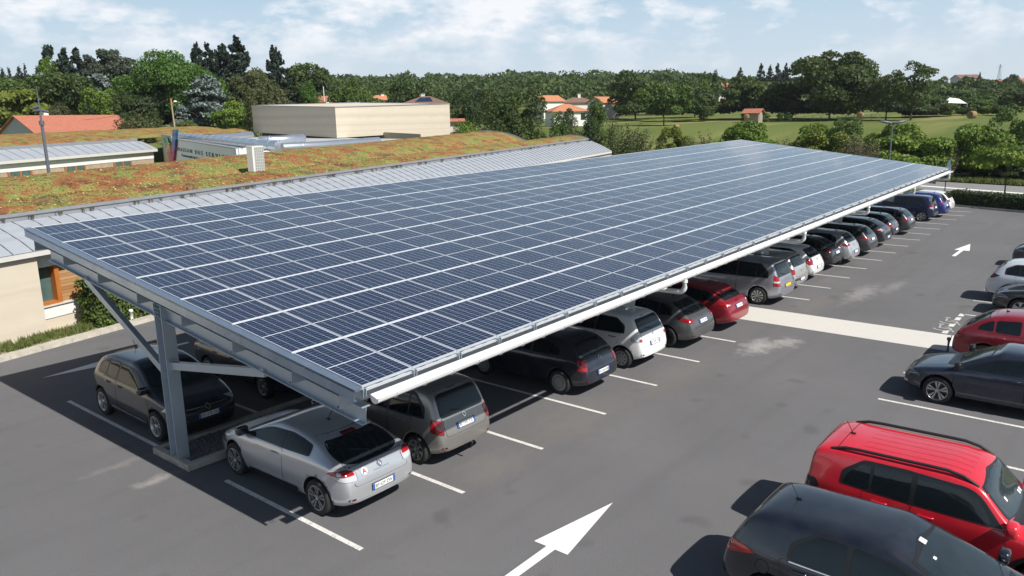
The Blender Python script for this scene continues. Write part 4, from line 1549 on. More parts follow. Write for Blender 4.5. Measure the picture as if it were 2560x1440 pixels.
c = make('parked_car', L=4.55, W=1.82, H=1.66, rear='steep', wsb=.98, wst=1.85, hood=1.0, paint=P_LILAC, axles=(.82, 3.60), rw=.325, style='alloy', spokes=10, roofw=.74, c_end=.46,
         belt=[(0, 1.02), (2, .99), (4.5, .95)], tail=[(-.13, .74), (-.13, 1.05), (.09, 1.13), (.14, .76)], tail2=([(-.12, .86), (-.12, .92), (.12, .93), (.12, .87)], M_CLEAR), plate_rear=None, plate_z=.71, yellow=True, badge='bolt', badge_z=.96, badge_r=.07, rails=(.9, 3.0, P_LILAC))
c.place(20.95, .55, 90, 'lilac silver people carrier with a yellow number plate and roof rails', GRP)

c = make('parked_car', L=4.40, W=1.78, H=1.54, rear='steep', wsb=1.0, wst=1.85, hood=.98, paint=P_SILVER2, axles=(.84, 3.52), rw=.315, style='cover', spokes=8, roofw=.71, c_end=.55,
         belt=[(0, 1.0), (2, .97), (4.4, .93)], tail=[(-.10, .76), (-.11, .92), (.10, 1.0), (.13, .80)], plate_rear=None, plate_z=.52, badge='lion', badge_z=.84, badge_r=.05)
c.place(23.25, .82, 90, 'pale silver estate car hidden in part behind the lilac people carrier', GRP)
c.patch('bumper_pad', round_poly([(.30, .50), (.72, .50), (.72, .60), (.30, .60)], .03), 'rear', M_PLASTIC, .008)

c = make('parked_car', L=4.05, W=1.72, H=1.47, rear='hatch', wsb=1.05, wst=1.75, hood=.95, paint=P_WHITE, axles=(.74, 3.22), rw=.305, style='cover', spokes=8, roofw=.70, c_end=.72, panes=2,
         belt=[(0, .99), (2, .96), (4, .92)], tail=[(-.13, .74), (-.15, .94), (.12, .98), (.15, .82), (.05, .74)], plate_rear=None, plate_z=.60, badge='ring', badge_z=.90, ant=.85)
c.place(25.75, .98, 90, 'white hatchback with square red lamps between the silver estate and a black car', GRP)

c = make('parked_car', L=4.60, W=1.84, H=1.47, rear='fast', wsb=1.1, wst=1.92, hood=.94, paint=P_BLACK, axles=(.92, 3.65), rw=.33, style='alloy', spokes=5, roofw=.69, c_end=.55,
         belt=[(0, 1.0), (2, .96), (4.6, .92)], tail=[(-.20, .82), (-.16, .92), (.16, .97), (.20, .88)], tail_mat=M_REDD, plate_rear=None, plate_z=.78, badge='lion', badge_z=.94, rails=(1.1, 3.0, M_BLACK))
c.place(28.55, 1.05, 90, 'black hatchback with dark red lamps between the white hatchback and a silver one', GRP)

c = make('parked_car', L=4.00, W=1.74, H=1.54, rear='hatch', wsb=.98, wst=1.80, hood=.98, paint=P_SILVER, axles=(.70, 3.20), rw=.315, style='alloy', spokes=7, roofw=.69, c_end=.70, panes=2,
         belt=[(0, 1.01), (2, .97), (4, .93)], tail=[(-.18, .90), (-.16, .98), (.20, 1.02), (.22, .94), (.06, .88)], plate_rear=None, plate_z=.60, badge='chevron', badge_z=.92, badge_r=.05, tail2=([(-.17, .855), (-.15, .90), (.04, .90), (.04, .865)], M_CLEAR), ant=.95)
c.place(30.35, .80, 90, 'small rounded silver hatchback between two dark cars', GRP)

c = make('parked_car', L=4.60, W=1.84, H=1.50, rear='hatch', wsb=1.1, wst=1.92, hood=.95, paint=P_DGREY, axles=(.90, 3.64), rw=.33, style='alloy', spokes=5, roofw=.70, c_end=.42,
         belt=[(0, 1.0), (2, .97), (4.6, .92)], tail=[(-.20, .84), (-.14, .95), (.16, .98), (.22, .90), (.02, .82)], plate_rear=None, plate_z=.82, badge='lion', badge_z=.66, rails=(1.0, 3.1, M_BLACK), ant=1.0)
c.place(33.1, .72, 90, 'dark grey estate car beside the small rounded silver hatchback', GRP)

c = make('parked_car', L=4.40, W=1.82, H=1.48, rear='fast', wsb=1.08, wst=1.88, hood=.94, paint=P_SLATE, axles=(.88, 3.56), rw=.325, style='alloy', spokes=5, roofw=.69, c_end=.72,
         belt=[(0, 1.0), (2, .96), (4.4, .92)], tail=[(-.22, .84), (-.18, .90), (.02, 1.0), (.24, .92), (.18, .85)], tail_mat=M_RED, tail2=([(-.17, .905), (.02, .995), (.20, .925), (.1, .90)], M_CLEAR), plate_rear=None, plate_z=.52, badge='diamond', badge_z=.90, badge_r=.045, ant=.98)
c.place(36.25, .85, 90, 'slate grey hatchback with pale topped red lamps', GRP)

c = make('parked_car', L=4.08, W=1.74, H=1.48, rear='hatch', wsb=1.0, wst=1.75, hood=.95, paint=P_BLACKB, axles=(.74, 3.28), rw=.315, style='alloy', spokes=5, roofw=.69, c_end=.72,
         belt=[(0, 1.0), (2, .96), (4, .92)], tail=[(-.12, .74), (-.16, .90), (.10, 1.0), (.18, .90), (.04, .74)], plate_rear=None, plate_z=.60, badge='lion', badge_z=.88, ant=.9)
c.place(38.75, 1.05, 90, 'small black hatchback with bright red lamps beside the slate grey one', GRP)

c = make('parked_car', L=4.70, W=1.84, H=1.51, rear='hatch', wsb=1.12, wst=1.95, hood=.95, paint=P_DGREY, axles=(.95, 3.72), rw=.33, style='alloy', spokes=5, roofw=.70, c_end=.40, frame_mat=M_CHROME,
         belt=[(0, 1.0), (2, .97), (4.7, .92)], tail=[(-.24, .86), (-.10, .95), (.18, .97), (.24, .90), (.0, .83)], plate_rear=None, plate_z=.84, badge='bolt', badge_z=.95, badge_r=.05, rails=(.9, 3.2, M_BLACK), ant=.75)
c.place(41.35, .80, 90, 'dark grey estate car with chrome edged side windows at the end of the solar roof', GRP)

c = make('parked_car', L=4.25, W=1.78, H=1.64, rear='steep', wsb=.95, wst=1.78, hood=1.0, paint=P_MIDN, axles=(.72, 3.40), rw=.315, style='alloy', spokes=6, roofw=.73, c_end=.46,
         belt=[(0, 1.0), (2, .98), (4.2, .94)], tail=[(-.11, .76), (-.11, 1.04), (.12, 1.06), (.13, .78)], tail2=([(-.10, .83), (-.10, .92), (.12, .93), (.12, .84)], M_CLEAR), plate_rear=None, plate_z=.86, badge='diamond', badge_z=1.0)
c.place(48.1, .92, 90, 'midnight blue people carrier standing in full sun past the roof', GRP)

c = make('parked_car', L=4.40, W=1.84, H=1.62, rear='hatch', wsb=.98, wst=1.85, hood=1.0, paint=P_BLUE, axles=(.84, 3.50), rw=.33, style='alloy', spokes=5, roofw=.70, c_end=.58,
         belt=[(0, 1.03), (2, .99), (4.4, .94)], tail=[(-.22, .92), (-.06, 1.0), (.20, 1.02), (.24, .95), (-.02, .89)], plate_rear=None, plate_z=.78, badge='oval', badge_z=.95, badge_r=.035, ant=.9)
c.place(50.5, .72, 90, 'royal blue people carrier between the midnight blue and white cars', GRP)

c = make('parked_car', L=3.95, W=1.72, H=1.52, rear='hatch', wsb=.95, wst=1.72, hood=.97, paint=P_WHITE, axles=(.66, 3.18), rw=.305, style='cover', spokes=8, roofw=.69, c_end=.66, panes=2,
         belt=[(0, 1.0), (2, .97), (4, .93)], tail=[(-.10, .80), (-.12, .96), (.12, 1.0), (.16, .86)], plate_rear=None, plate_z=.76, badge='chevron', badge_z=.94)
c.place(52.95, .85, 90, 'white hatchback farthest along the row beside the royal blue car', GRP)

# ---- back row, noses towards the gravel island
c = make('parked_car', L=4.22, W=1.80, H=1.58, rear='hatch', wsb=.98, wst=1.78, hood=1.03, paint=P_SLATE, axles=(.76, 3.42), rw=.34, style='split', spokes=5, roofw=.69, c_end=.62,
         belt=[(0, 1.08), (2, 1.04), (4.2, 1.0)], tail=[(-.20, .86), (-.12, .98), (.16, 1.02), (.18, .90)], plate_rear=None, badge='diamond', badge_z=.95, ant=.95, trim_low=.36, mirror=P_BLACK, head=False)
L_ = c.L
c.light('headlight', (L_ - .20, .70), [(-.32, .74), (-.22, .82), (.20, .85), (.12, .74)], M_CLEAR, rad(180 + 38), under=.012)
c.patch('grille', round_poly([(-.55, .70), (0, .62), (.55, .70), (.58, .77), (0, .84), (-.58, .77)], .05), 'front', M_TRIM, .006)
c.patch('lower_grille', round_poly([(-.62, .30), (.62, .30), (.50, .46), (-.50, .46)], .06), 'front', M_TRIM, .006)
for sg in (1, -1):
    c.patch('side_strip', round_poly([(1.32, .36), (2.9, .33), (2.9, .365), (1.32, .43)], .02), 'side', M_CHROME, .012, flip=sg)
    c.patch('fog_lamp_trim', round_poly([(sg * .50, .52), (sg * .76, .54), (sg * .76, .565), (sg * .50, .55)][::sg], .01), 'front', M_CHROME, .01)
mb = MB()
for dz in (-.0, .03): pass
for sg in (1, -1):
    a = c.hit((5, sg * .08, .755), (-1, 0, 0)); b = c.hit((5, sg * .50, .765), (-1, 0, 0)); mb.tube([a + Vector((.012, 0, 0)), (a + b) / 2 + Vector((.018, 0, 0)), b + Vector((.012, 0, 0))], .011, 6)
mb.build('grille_bar', M_CHROME, c.root)
c.badge(.735, 'diamond', .065, M_CHROME, 'front')
c.plate('front', .575, 'EO 570 YK')
c.place(1.0, 10.62, -90, 'slate grey crossover facing the nearest post with plate EO 570 YK', GR3)

c = make('parked_car', L=4.45, W=1.76, H=1.43, rear='saloon', wsb=1.15, wst=1.85, hood=.92, paint=P_NAVY2, axles=(.95, 3.58), rw=.31, style='alloy', spokes=7, roofw=.69, c_end=1.18, panes=2,
         belt=[(0, .98), (2, .94), (4.4, .90)], badge='lion', badge_z=.85)
c.place(4.0, 11.2, -90, 'dark blue saloon in the back row behind the lower brace', GR3)
c = make('parked_car', L=4.2, W=1.76, H=1.50, rear='hatch', wsb=1.02, wst=1.78, hood=.95, paint=P_DRED, axles=(.78, 3.38), rw=.315, style='cover', spokes=8)
c.place(6.4, 11.0, -90, 'dark red hatchback in the back row seen only through the gap', GR3)

# ---- across the aisle
c = make('parked_car', L=4.36, W=1.84, H=1.53, rear='steep', wsb=.92, wst=2.02, hood=.95, paint=P_BLACKB, axles=(.80, 3.46), rw=.325, style='alloy', spokes=5, roofw=.70, c_end=.98, panes=2,
         belt=[(0, 1.0), (2, .96), (4.3, .92)], tail=[(-.16, .82), (-.14, .92), (.02, 1.0), (.20, .98), (.32, .92), (.06, .82)], plate_rear=None, plate_z=.58, badge='lion', badge_z=.90, ant=.82, wsbz=1.02,
         rw_poly=[(-.60, 1.04), (.60, 1.04), (.56, 1.36), (-.56, 1.36)])
for sg in (1, -1):
    c.patch('window_moulding', round_poly([(1.02, .985), (1.02, .97), (3.2, .945), (3.2, .958)], .003), 'side', M_CHROME, .011, flip=sg)
c.patch('fuel_cap_gap', [(.66 + .105 * math.cos(a * .3142), .78 + .105 * math.sin(a * .3142)) for a in range(20)], 'side', M_SEAM, .002, flip=-1)
c.patch('fuel_cap', [(.66 + .095 * math.cos(a * .3142), .78 + .095 * math.sin(a * .3142)) for a in range(20)], 'side', P_BLACKB, .004, flip=-1)
for (x0, y0, w_, h_) in ((2.42, -.08, .09, .12), (2.64, -.28, .04, .07)):
    c.patch('windscreen_sticker', round_poly([(x0, y0), (x0 + w_, y0), (x0 + w_, y0 + h_), (x0, y0 + h_)], .01), 'top', M_STICK, .010)
c.place(3.22, -5.20, -90, 'black hatchback nearest the camera with its rear to the aisle', GR2)


def jeep():
    L, W, H = 4.28, 1.84, 1.70
    c = make('parked_car', L=L, W=W, H=H, rear='boxy', wsb=1.28, wst=1.72, hood=1.06, paint=P_RED, axles=(.84, 3.44), rw=.345, ra=.42, style='alloy', spokes=5, roofw=.80, c_end=.62, panes=3,
             belt=[(0, 1.16), (1.0, 1.10), (2.2, 1.06), (4.2, 1.04)], tail=[(-.12, .88), (-.14, 1.08), (.10, 1.10), (.16, 1.0), (.12, .90)], tail_mat=M_TRIM, tail2=([(-.07, .93), (-.08, 1.04), (.05, 1.05), (.08, .94)], M_REDD),
             plate_rear=None, plate_z=.72, badge='oval', badge_z=1.10, badge_r=.03, trim_low=.34, ant=.55, handle_mat=P_RED, wsbz=1.12,
             rw_poly=[(-.60, 1.20), (.60, 1.20), (.58, 1.52), (-.58, 1.52)],
             wid=[(0, .84), (.05, .89), (.14, .93), (.35, .965), (.75, .99), (1.4, 1.0), (L - 1.3, 1.0), (L - .75, .985), (L - .4, .95), (L - .18, .90), (L - .06, .84), (L, .78)])
    for o_ in list(c.root.children):
        if o_.name.startswith('wing_mirror'): bpy.data.objects.remove(o_)
    c.mirror(2.98, 1.10, P_RED, 1.15)
    c.rails(.42, 2.52, .68, M_BLACK, .062)
    for sg in (1, -1):
        for ax in c.s['axles']:
            out = []
            for k in range(15):
                a = math.pi * (k / 14) * 1.12 - .19
                out.append((ax + math.cos(a) * .50, .36 + math.sin(a) * .49))
            inn = [(ax + (x - ax) * .86, .36 + (z - .36) * .86) for x, z in out]
            c.patch('arch_moulding', out + inn[::-1], 'side', M_TRIM, .014, flip=sg)
        c.patch('sill_moulding', round_poly([(1.30, .30), (2.98, .30), (2.98, .42), (1.30, .42)], .02), 'side', M_TRIM, .012, flip=sg)
        c.patch('fender_badge', round_poly([(2.72, .60), (2.94, .60), (2.94, .63), (2.72, .63)], .005), 'side', M_TRIM, .012, flip=sg)
    for y in (-.40, -.2, 0, .2, .40):
        c.patch('roof_rib', [(.85, y - .007), (2.38, y - .007), (2.38, y + .007), (.85, y + .007)], 'top', P_RED, .004)
    c.patch('spoiler_gap', [(.50, -.70), (.512, -.70), (.512, .70), (.50, .70)], 'top', M_SEAM, .003)
    for (x0, y0, w_, h_) in ((2.80, -.34, .05, .07), (2.90, .40, .05, .07), (2.90, .30, .05, .07)):
        c.patch('windscreen_sticker', round_poly([(x0, y0), (x0 + w_, y0), (x0 + w_, y0 + h_), (x0, y0 + h_)], .01), 'top', M_STICK, .010)
    return c


jeep().place(5.70, -5.50, -90, 'bright red boxy off roader with black roof rails', GR2)

c = make('parked_car', L=4.08, W=1.78, H=1.47, rear='hatch', wsb=1.10, wst=1.98, hood=.92, paint=P_NAVY2, axles=(.72, 3.24), rw=.33, style='split', spokes=5, roofw=.68, c_end=.70,
         belt=[(0, 1.02), (2, .96), (4.1, .90)], plate_rear=None, badge='ring', badge_z=.95, mirror=M_TRIM, head=False, rimk=.72)
c.light('headlight', (c.L * 2 - 4.08 - .24, .74), [(-.20, .62), (-.12, .70), (.34, .775), (.16, .70), (.08, .62)], M_HEAD, rad(180 + 45), under=.015)
c.patch('grille', round_poly([(-.50, .52), (.50, .52), (.34, .70), (-.34, .70)], .05), 'front', M_TRIM, .005)
c.patch('lower_grille', round_poly([(-.6, .27), (.6, .27), (.5, .40), (-.5, .40)], .05), 'front', M_TRIM, .005)
for sg in (1, -1): c.patch('fog_lamp', round_poly([(sg * .58, .38), (sg * .70, .40), (sg * .70, .46), (sg * .58, .43)][::sg], .02), 'front', M_CLEAR, .009)
c.place(13.72, -5.20 - 4.08, 90, 'navy blue hatchback facing the aisle with five twin spoke wheels', GR2)

c = make('parked_car', L=4.45, W=1.82, H=1.53, rear='fast', wsb=1.08, wst=1.88, hood=.96, paint=P_DRED, axles=(.84, 3.52), rw=.32, style='alloy', spokes=5, roofw=.70, c_end=.55,
         belt=[(0, 1.02), (2, .97), (4.4, .93)], tail=[(-.12, .70), (-.13, .96), (.12, 1.0), (.14, .74)], plate_rear=None, badge='oval', badge_z=.94, ant=1.18, frame_mat=P_DRED)
c.place(17.45, -5.62, -90, 'dark red estate car with its rear at the end of the painted walkway', GR2)

c = make('parked_car', L=4.40, W=1.80, H=1.48, rear='hatch', wsb=1.15, wst=1.85, hood=.93, paint=P_BLACK, axles=(.8, 3.50), rw=.32, style='alloy', spokes=5, roofw=.70, head=True)
c.place(24.15, -5.62 - 4.40, 90, 'black car facing the aisle between the dark red estate and a silver one', GR2)

c = make('parked_car', L=4.40, W=1.84, H=1.56, rear='hatch', wsb=1.05, wst=1.85, hood=1.0, paint=P_PEARL, axles=(.84, 3.56), rw=.33, style='alloy', spokes=5, roofw=.70, c_end=.60,
         belt=[(0, 1.06), (2, 1.0), (4.4, .95)], tail=[(-.20, .90), (-.20, 1.0), (.02, 1.06), (.26, 1.0), (.10, .90)], tail_mat=M_REDD, plate_rear=None, badge='oval', badge_z=.98, trim_low=.34)
c.place(26.25, -5.12, -90, 'light silver crossover with its rear to the aisle beyond the black car', GR2)

c = make('parked_car', L=4.30, W=1.84, H=1.58, rear='hatch', wsb=1.0, wst=1.75, hood=1.02, paint=P_SLATE, axles=(.8, 3.44), rw=.335, style='alloy', spokes=5, roofw=.70, belt=[(0, 1.06), (2, 1.02), (4.3, .98)], trim_low=.34)
c.place(34.2, -4.98 - 4.30, 90, 'grey blue crossover facing the aisle farthest along the open row', GR2)

# ------------------------------------------------------------------ service building
def mat_render():
    t = NT('beige_render')
    p = t.pos()
    n = t.noise(p, 1.2, 5, 0.6); f_ = t.noise(p, 45, 3, 0.6)
    sp = t.node('ShaderNodeSeparateXYZ'); t.put(sp.inputs[0], p)
    lift = t.math('ADD', sp.outputs[2], t.math('MULTIPLY', n, 0.35))
    band = t.noise(t.node('ShaderNodeCombineXYZ').outputs[0], 1) if False else None
    w = t.node('ShaderNodeTexNoise'); w.noise_dimensions = '1D'
    t.put(w.inputs['W'], lift); w.inputs['Scale'].default_value = 1.9; w.inputs['Detail'].default_value = 2
    c = t.ramp(w.outputs[0], [(0.32, (0.545, 0.475, 0.38)), (0.46, (0.58, 0.51, 0.41)), (0.62, (0.605, 0.54, 0.44))])
    c = t.mix(t.ramp(n, [(0.4, 0.0), (0.8, 0.3)]), c, (0.50, 0.43, 0.33))
    c = t.mix(0.25, c, t.mix(f_, (0.3, 0.3, 0.3), (0.7, 0.7, 0.7)), 'OVERLAY')
    t.bump(f_, 0.25, 0.006)
    return t.set(col=c, rough=0.92, spec=0.2)


def mat_zinc():
    t = NT('zinc_sheet')
    p = t.pos()
    n = t.noise(p, 0.8, 5, 0.65); m = t.noise(t.mapping(p, (1, 1, 1)), 9, 4, 0.6)
    ri = t.node('ShaderNodeObjectInfo').outputs['Random']
    c = t.mix(n, (0.31, 0.335, 0.375), (0.43, 0.455, 0.495))
    c = t.mix(t.ramp(m, [(0.45, 0.0), (0.8, 0.35)]), c, (0.30, 0.31, 0.33))
    return t.set(col=c, rough=t.ramp(m, [(0.3, 0.42), (0.7, 0.58)]), metal=0.15)


def mat_sedum():
    t = NT('sedum')
    p = t.pos()
    q = t.mapping(p, (1, 1, 1.5), (0, 0, 0))
    a = t.noise(q, 0.55, 3, 0.62); b = t.noise(q, 1.3, 6, 0.72); d = t.noise(t.mapping(q, (1, 1, 1), (0, 0, 0), (7, 3, 1)), 0.65, 5, 0.7); f_ = t.noise(q, 11, 5, 0.75); g = t.voronoi(q, 7)
    c = t.ramp(t.math('ADD', t.math('MULTIPLY', a, 0.55), t.math('MULTIPLY', b, 0.45)), [(0.37, (0.13, 0.060, 0.042)), (0.44, (0.38, 0.135, 0.058)), (0.485, (0.36, 0.200, 0.075)), (0.525, (0.40, 0.34, 0.10)), (0.58, (0.23, 0.255, 0.075))])
    c = t.mix(t.ramp(d, [(0.50, 0.0), (0.57, 0.75)]), c, (0.42, 0.140, 0.065))
    c = t.mix(t.ramp(t.noise(t.mapping(q, (1, 1, 1), (0, 0, 0), (2, 9, 4)), 1.0, 5, 0.7), [(0.53, 0.0), (0.60, 0.85)]), c, (0.27, 0.36, 0.09))
    c = t.mix(t.ramp(t.noise(t.mapping(q, (1, 1, 1), (0, 0, 0), (5, 1, 8)), 0.8, 5, 0.7), [(0.55, 0.0), (0.63, 0.75)]), c, (0.095, 0.070, 0.058))
    c = t.mix(t.ramp(f_, [(0.46, 0.0), (0.72, 0.32)]), c, (0.48, 0.42, 0.17))
    c = t.mix(t.ramp(f_, [(0.26, 0.6), (0.40, 0.0)]), c, (0.035, 0.030, 0.018))
    c = t.mix(t.ramp(g, [(0.05, 0.0), (0.6, 0.35)]), c, (0.05, 0.035, 0.02))
    t.bump(t.math('ADD', f_, b), 0.9, 0.09)
    return t.set(col=c, rough=0.95, spec=0.1)


def mat_wood():
    t = NT('larch_boards')
    p = t.pos()
    sp = t.node('ShaderNodeSeparateXYZ'); t.put(sp.inputs[0], p)
    z = t.math('MULTIPLY', sp.outputs[2], 1 / 0.115)
    fr = t.math('FRACT', z); fl = t.math('FLOOR', z)
    wn = t.node('ShaderNodeTexWhiteNoise'); wn.noise_dimensions = '1D'; t.put(wn.inputs['W'], fl)
    grain = t.noise(t.mapping(p, (2, 2, 40)), 3, 5, 0.65)
    c = t.mix(wn.outputs[0], (0.34, 0.15, 0.045), (0.52, 0.30, 0.13))
    c = t.mix(t.ramp(grain, [(0.35, 0.0), (0.7, 0.6)]), c, (0.25, 0.14, 0.065))
    c = t.mix(t.math('LESS_THAN', fr, 0.07), c, (0.05, 0.025, 0.012))
    t.bump(t.math('LESS_THAN', fr, 0.07), -0.5, 0.02)
    return t.set(col=c, rough=0.75)


M_REND, M_ZINC, M_SEDUM, M_WOOD = mat_render(), mat_zinc(), mat_sedum(), mat_wood()
M_ZLIP = mat_galv('zinc_edge', (0.33, 0.34, 0.36), 0.5, 0.4)
M_SEAMZ = simple('zinc_seam', (0.10, 0.105, 0.115), 0.6, 0.3)
M_WHITEW = simple('white_render', (0.74, 0.73, 0.70), 0.85, var=0.10, scale=1.3)
M_WOODF = simple('orange_wood_frame', (0.42, 0.14, 0.03), 0.5, var=0.25, scale=5)
M_WIN = mat_glass('window_glass', (0.05, 0.08, 0.075))
M_FASC = simple('pale_fascia', (0.58, 0.565, 0.53), 0.7, var=0.1, scale=2)
bld = empty('service_building', tuple(P0))
tag(bld, 'long low building with curved red and green sedum roofs and a tall beige hall', 'building')
BO = -P0


def bpart(name, mb, mats, parent=None, fix=True):
    o = mb.build(name, mats, parent or bld, fix=fix)
    if parent is None: o.location = BO
    return o


def bbox(mb, s0, s1, t0, t1, h0, h1, mi=0, fr=None):
    F = fr or BW
    vs = [F(s, t, h) for h in (h0, h1) for s, t in ((s0, t0), (s1, t0), (s1, t1), (s0, t1))]
    if h0 == 0:
        for k in range(4): vs[k].z = -0.3
    mb.add(vs, [(3, 2, 1, 0), (4, 5, 6, 7), (0, 1, 5, 4), (1, 2, 6, 5), (2, 3, 7, 6), (3, 0, 4, 7)], mi)
    return mb


S0, S1 = -45.0, 54.35


def F1(s, t, h): return BW(s, t, h - 0.0030 * (S1 - s) * min(1.0, max(0.0, t) / 1.9))


# walls
mb = MB(); bbox(mb, S0, 0.05, 0.0, 0.35, 0, 2.84); bpart('wall', mb, M_REND)
mb = MB(); bbox(mb, 46.0, S1 - .02, 0.0, 0.35, 0, 2.84); bbox(mb, S1 - .32, S1 - .02, 0.353, 7.0, 0, 2.95); bpart('wall', mb, M_REND)
mb = MB(); bbox(mb, 0.053, 45.997, 0.45, 0.75, 0, 0.52); bpart('plinth', mb, M_REND)
mb = MB(); bbox(mb, 0.053, 45.997, 0.42, 0.75, 0.523, 0.93); bpart('white_wall', mb, M_WHITEW)
mb = MB(); bbox(mb, 0.053, 45.997, 0.36, 0.75, 0.933, 0.985); bpart('window_ledge', mb, M_FASC)
mb = MB(); bbox(mb, 0.053, 45.997, 0.30, 0.75, 2.32, 2.84); bpart('lintel_band', mb, M_FASC)
wins = [(0.06, 0.98)] + [(s, s + 1.5) for s in (6.4, 11.6, 16.8, 22.0, 27.2, 32.4, 37.6)]
last = 0.98
for k, (a, b) in enumerate(wins):
    nxt = wins[k + 1][0] if k + 1 < len(wins) else 45.99
    mb = MB(); bbox(mb, b + .003, nxt - .003, 0.50, 0.75, 0.988, 2.317); bpart('timber_cladding', mb, M_WOOD)
    mb = MB(); bbox(mb, a, b, 0.68, 0.72, 1.0, 2.31); w = bpart('window', mb, M_WIN)
    mb = MB()
    bbox(mb, b - .16, b, 0.40, 0.677, 0.99, 2.315); bbox(mb, a, b - .163, 0.40, 0.677, 0.988, 1.08)
    o = mb.build('window_frame', M_WOODF, w, fix=True)
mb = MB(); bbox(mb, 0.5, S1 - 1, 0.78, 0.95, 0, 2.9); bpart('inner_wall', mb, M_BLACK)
# eave fascia
mb = MB(); bbox(mb, S0, S1, -0.17, -0.10, 2.80, 2.985); bbox(mb, S0, S1, -0.097, 0.5, 2.845, 2.885); bpart('eave_fascia', mb, M_FASC)


def sweep(name, prof, s0, s1, mat, ns=1, smooth=True, extra=0.0, fr=None, thick=0.0, parent=None):
    F = fr or BW
    vs, fs = [], []
    for i in range(ns + 1):
        s = s0 + (s1 - s0) * i / ns
        for (t, h) in prof: vs.append(F(s, t, h + extra * s))
    n = len(prof)
    for i in range(ns):
        for j in range(n - 1): fs.append((i * n + j, (i + 1) * n + j, (i + 1) * n + j + 1, i * n + j + 1))
    mb = MB(); mb.add(vs, fs, 0, smooth)
    return bpart(name, mb, mat, parent)


def zinc(s0, s1, prof, fr=F1, pitch=0.65, parent=None):
    z = sweep('zinc_roof', prof, s0, s1, M_ZINC, 1, False, fr=fr)
    F = fr or BW
    mb = MB(); s = s0 + .02
    while s < s1:
        for (t, h), (t2, h2) in zip(prof, prof[1:]):
            mb.bar(F(s, t, h + .012), F(s, t2, h2 + .012), .022, .03)
        s += pitch
    o = mb.build('standing_seam', M_SEAMZ, z); o['kind'] = 'stuff'
    return z


ZP = [(-0.19, 2.985), (0.3, 3.25), (0.8, 3.48), (1.3, 3.70), (1.88, 3.92)]
zinc(S0, S1, ZP)
mb = MB()
bbox(mb, S0, S1 - .8, 1.885, 1.95, 3.90, 4.04, 0, F1); bbox(mb, S0, S1 - .6, 1.86, 2.06, 4.09, 4.19, 0, F1)
bpart('roof_edge_band', mb, M_ZLIP)
mb = MB(); bbox(mb, S0, S1 - .8, 1.951, 2.0, 3.95, 4.088, 0, F1); bpart('drainage_slot', mb, M_WHITEW)
rs = random.Random(11)


def sed_prof(p, n=4):
    out = []
    for a, b in zip(p, p[1:]):
        for k in range(n): out.append((a[0] + (b[0] - a[0]) * k / n, a[1] + (b[1] - a[1]) * k / n))
    return out + [p[-1]]


def bumpy(name, prof, s0, s1, ds, amp, extra=0.0, fr=F1, seed=1):
    from mathutils import noise as mnoise
    F = fr or BW
    vs, fs = [], []
    ns = int((s1 - s0) / ds)
    n = len(prof)
    for i in range(ns + 1):
        s = s0 + (s1 - s0) * i / ns
        for j, (t, h) in enumerate(prof):
            d = 0 if j in (0,) else amp * (mnoise.noise(Vector((s * 1.7, t * 1.7, seed))) + .6 * mnoise.noise(Vector((s * 5, t * 5, seed))))
            vs.append(F(s, t, h + extra * s + d))
    for i in range(ns):
        for j in range(n - 1): fs.append((i * n + j, (i + 1) * n + j, (i + 1) * n + j + 1, i * n + j + 1))
    mb = MB(); mb.add(vs, fs, 0, True)
    return bpart(name, mb, M_SEDUM)


G1 = sed_prof([(2.02, 4.17), (2.5, 4.31), (3.2, 4.43), (4.05, 4.45), (5.0, 4.28), (5.8, 4.00), (6.6, 3.68)], 3)
G2 = sed_prof([(6.5, 3.66), (7.2, 3.90), (8.2, 4.30), (9.4, 4.58), (11.0, 4.74), (12.4, 4.66), (14.0, 4.25)], 3)
g1 = bumpy('green_roof', G1, S0, S1 - .75, .33, .035, seed=1)
g2 = bumpy('green_roof', G2, S0, 50.5, .33, .05, 0.006, seed=2)
# sedum rosettes standing proud of the mat
M_SED2 = [simple('sedum_%s' % n_, c, .95, var=.4, scale=6) for n_, c in (('red', (.36, .10, .045)), ('green', (.22, .31, .07)), ('straw', (.48, .42, .17)), ('brown', (.14, .08, .04)))]
mb = MB()
for _ in range(9000):
    s = S0 + (S1 - S0 - 1) * rs.random() if rs.random() < .3 else rs.uniform(-4, 26)
    if rs.random() < .5: prof, e = G1, 0
    else: prof, e = G2[:13], .006
    k = rs.uniform(0, len(prof) - 1.01); i = int(k); f_ = k - i
    t = prof[i][0] * (1 - f_) + prof[i + 1][0] * f_; h = prof[i][1] * (1 - f_) + prof[i + 1][1] * f_ + e * s
    if e and s > 50: continue
    p = F1(s, t, h + .02); r_ = rs.uniform(.02, .06); a = rs.uniform(0, 6.28)
    q = [p + Vector((math.cos(a + k_ * 2.1) * r_, math.sin(a + k_ * 2.1) * r_, rs.uniform(-.02, .05))) for k_ in range(3)]
    mb.add(q, [(0, 1, 2)], min(3, int(4 * (0.5 + 0.5 * math.sin(s * .55 + t * 1.3) * math.cos(t * .9 - s * .23) + rs.uniform(-.25, .25)) % 4)))
for _ in range(5000):
    s = rs.uniform(-4, 50); t = 6.9 + rs.gauss(0, .45)
    if math.sin(s * .9) + math.sin(s * 2.3 + 1) * .7 < -.2: continue
    h = 3.66 + max(0, abs(t - 6.55) - .1) * .35; p = F1(s, t, h + .03); r_ = rs.uniform(.03, .08); a = rs.uniform(0, 6.28)
    mb.add([p + Vector((math.cos(a + k_ * 2.1) * r_, math.sin(a + k_ * 2.1) * r_, rs.uniform(-.03, .09))) for k_ in range(3)], [(0, 1, 2)], 1)
o = mb.build('sedum_rosettes', M_SED2, g1); o.location = (0, 0, 0); o['kind'] = 'stuff'
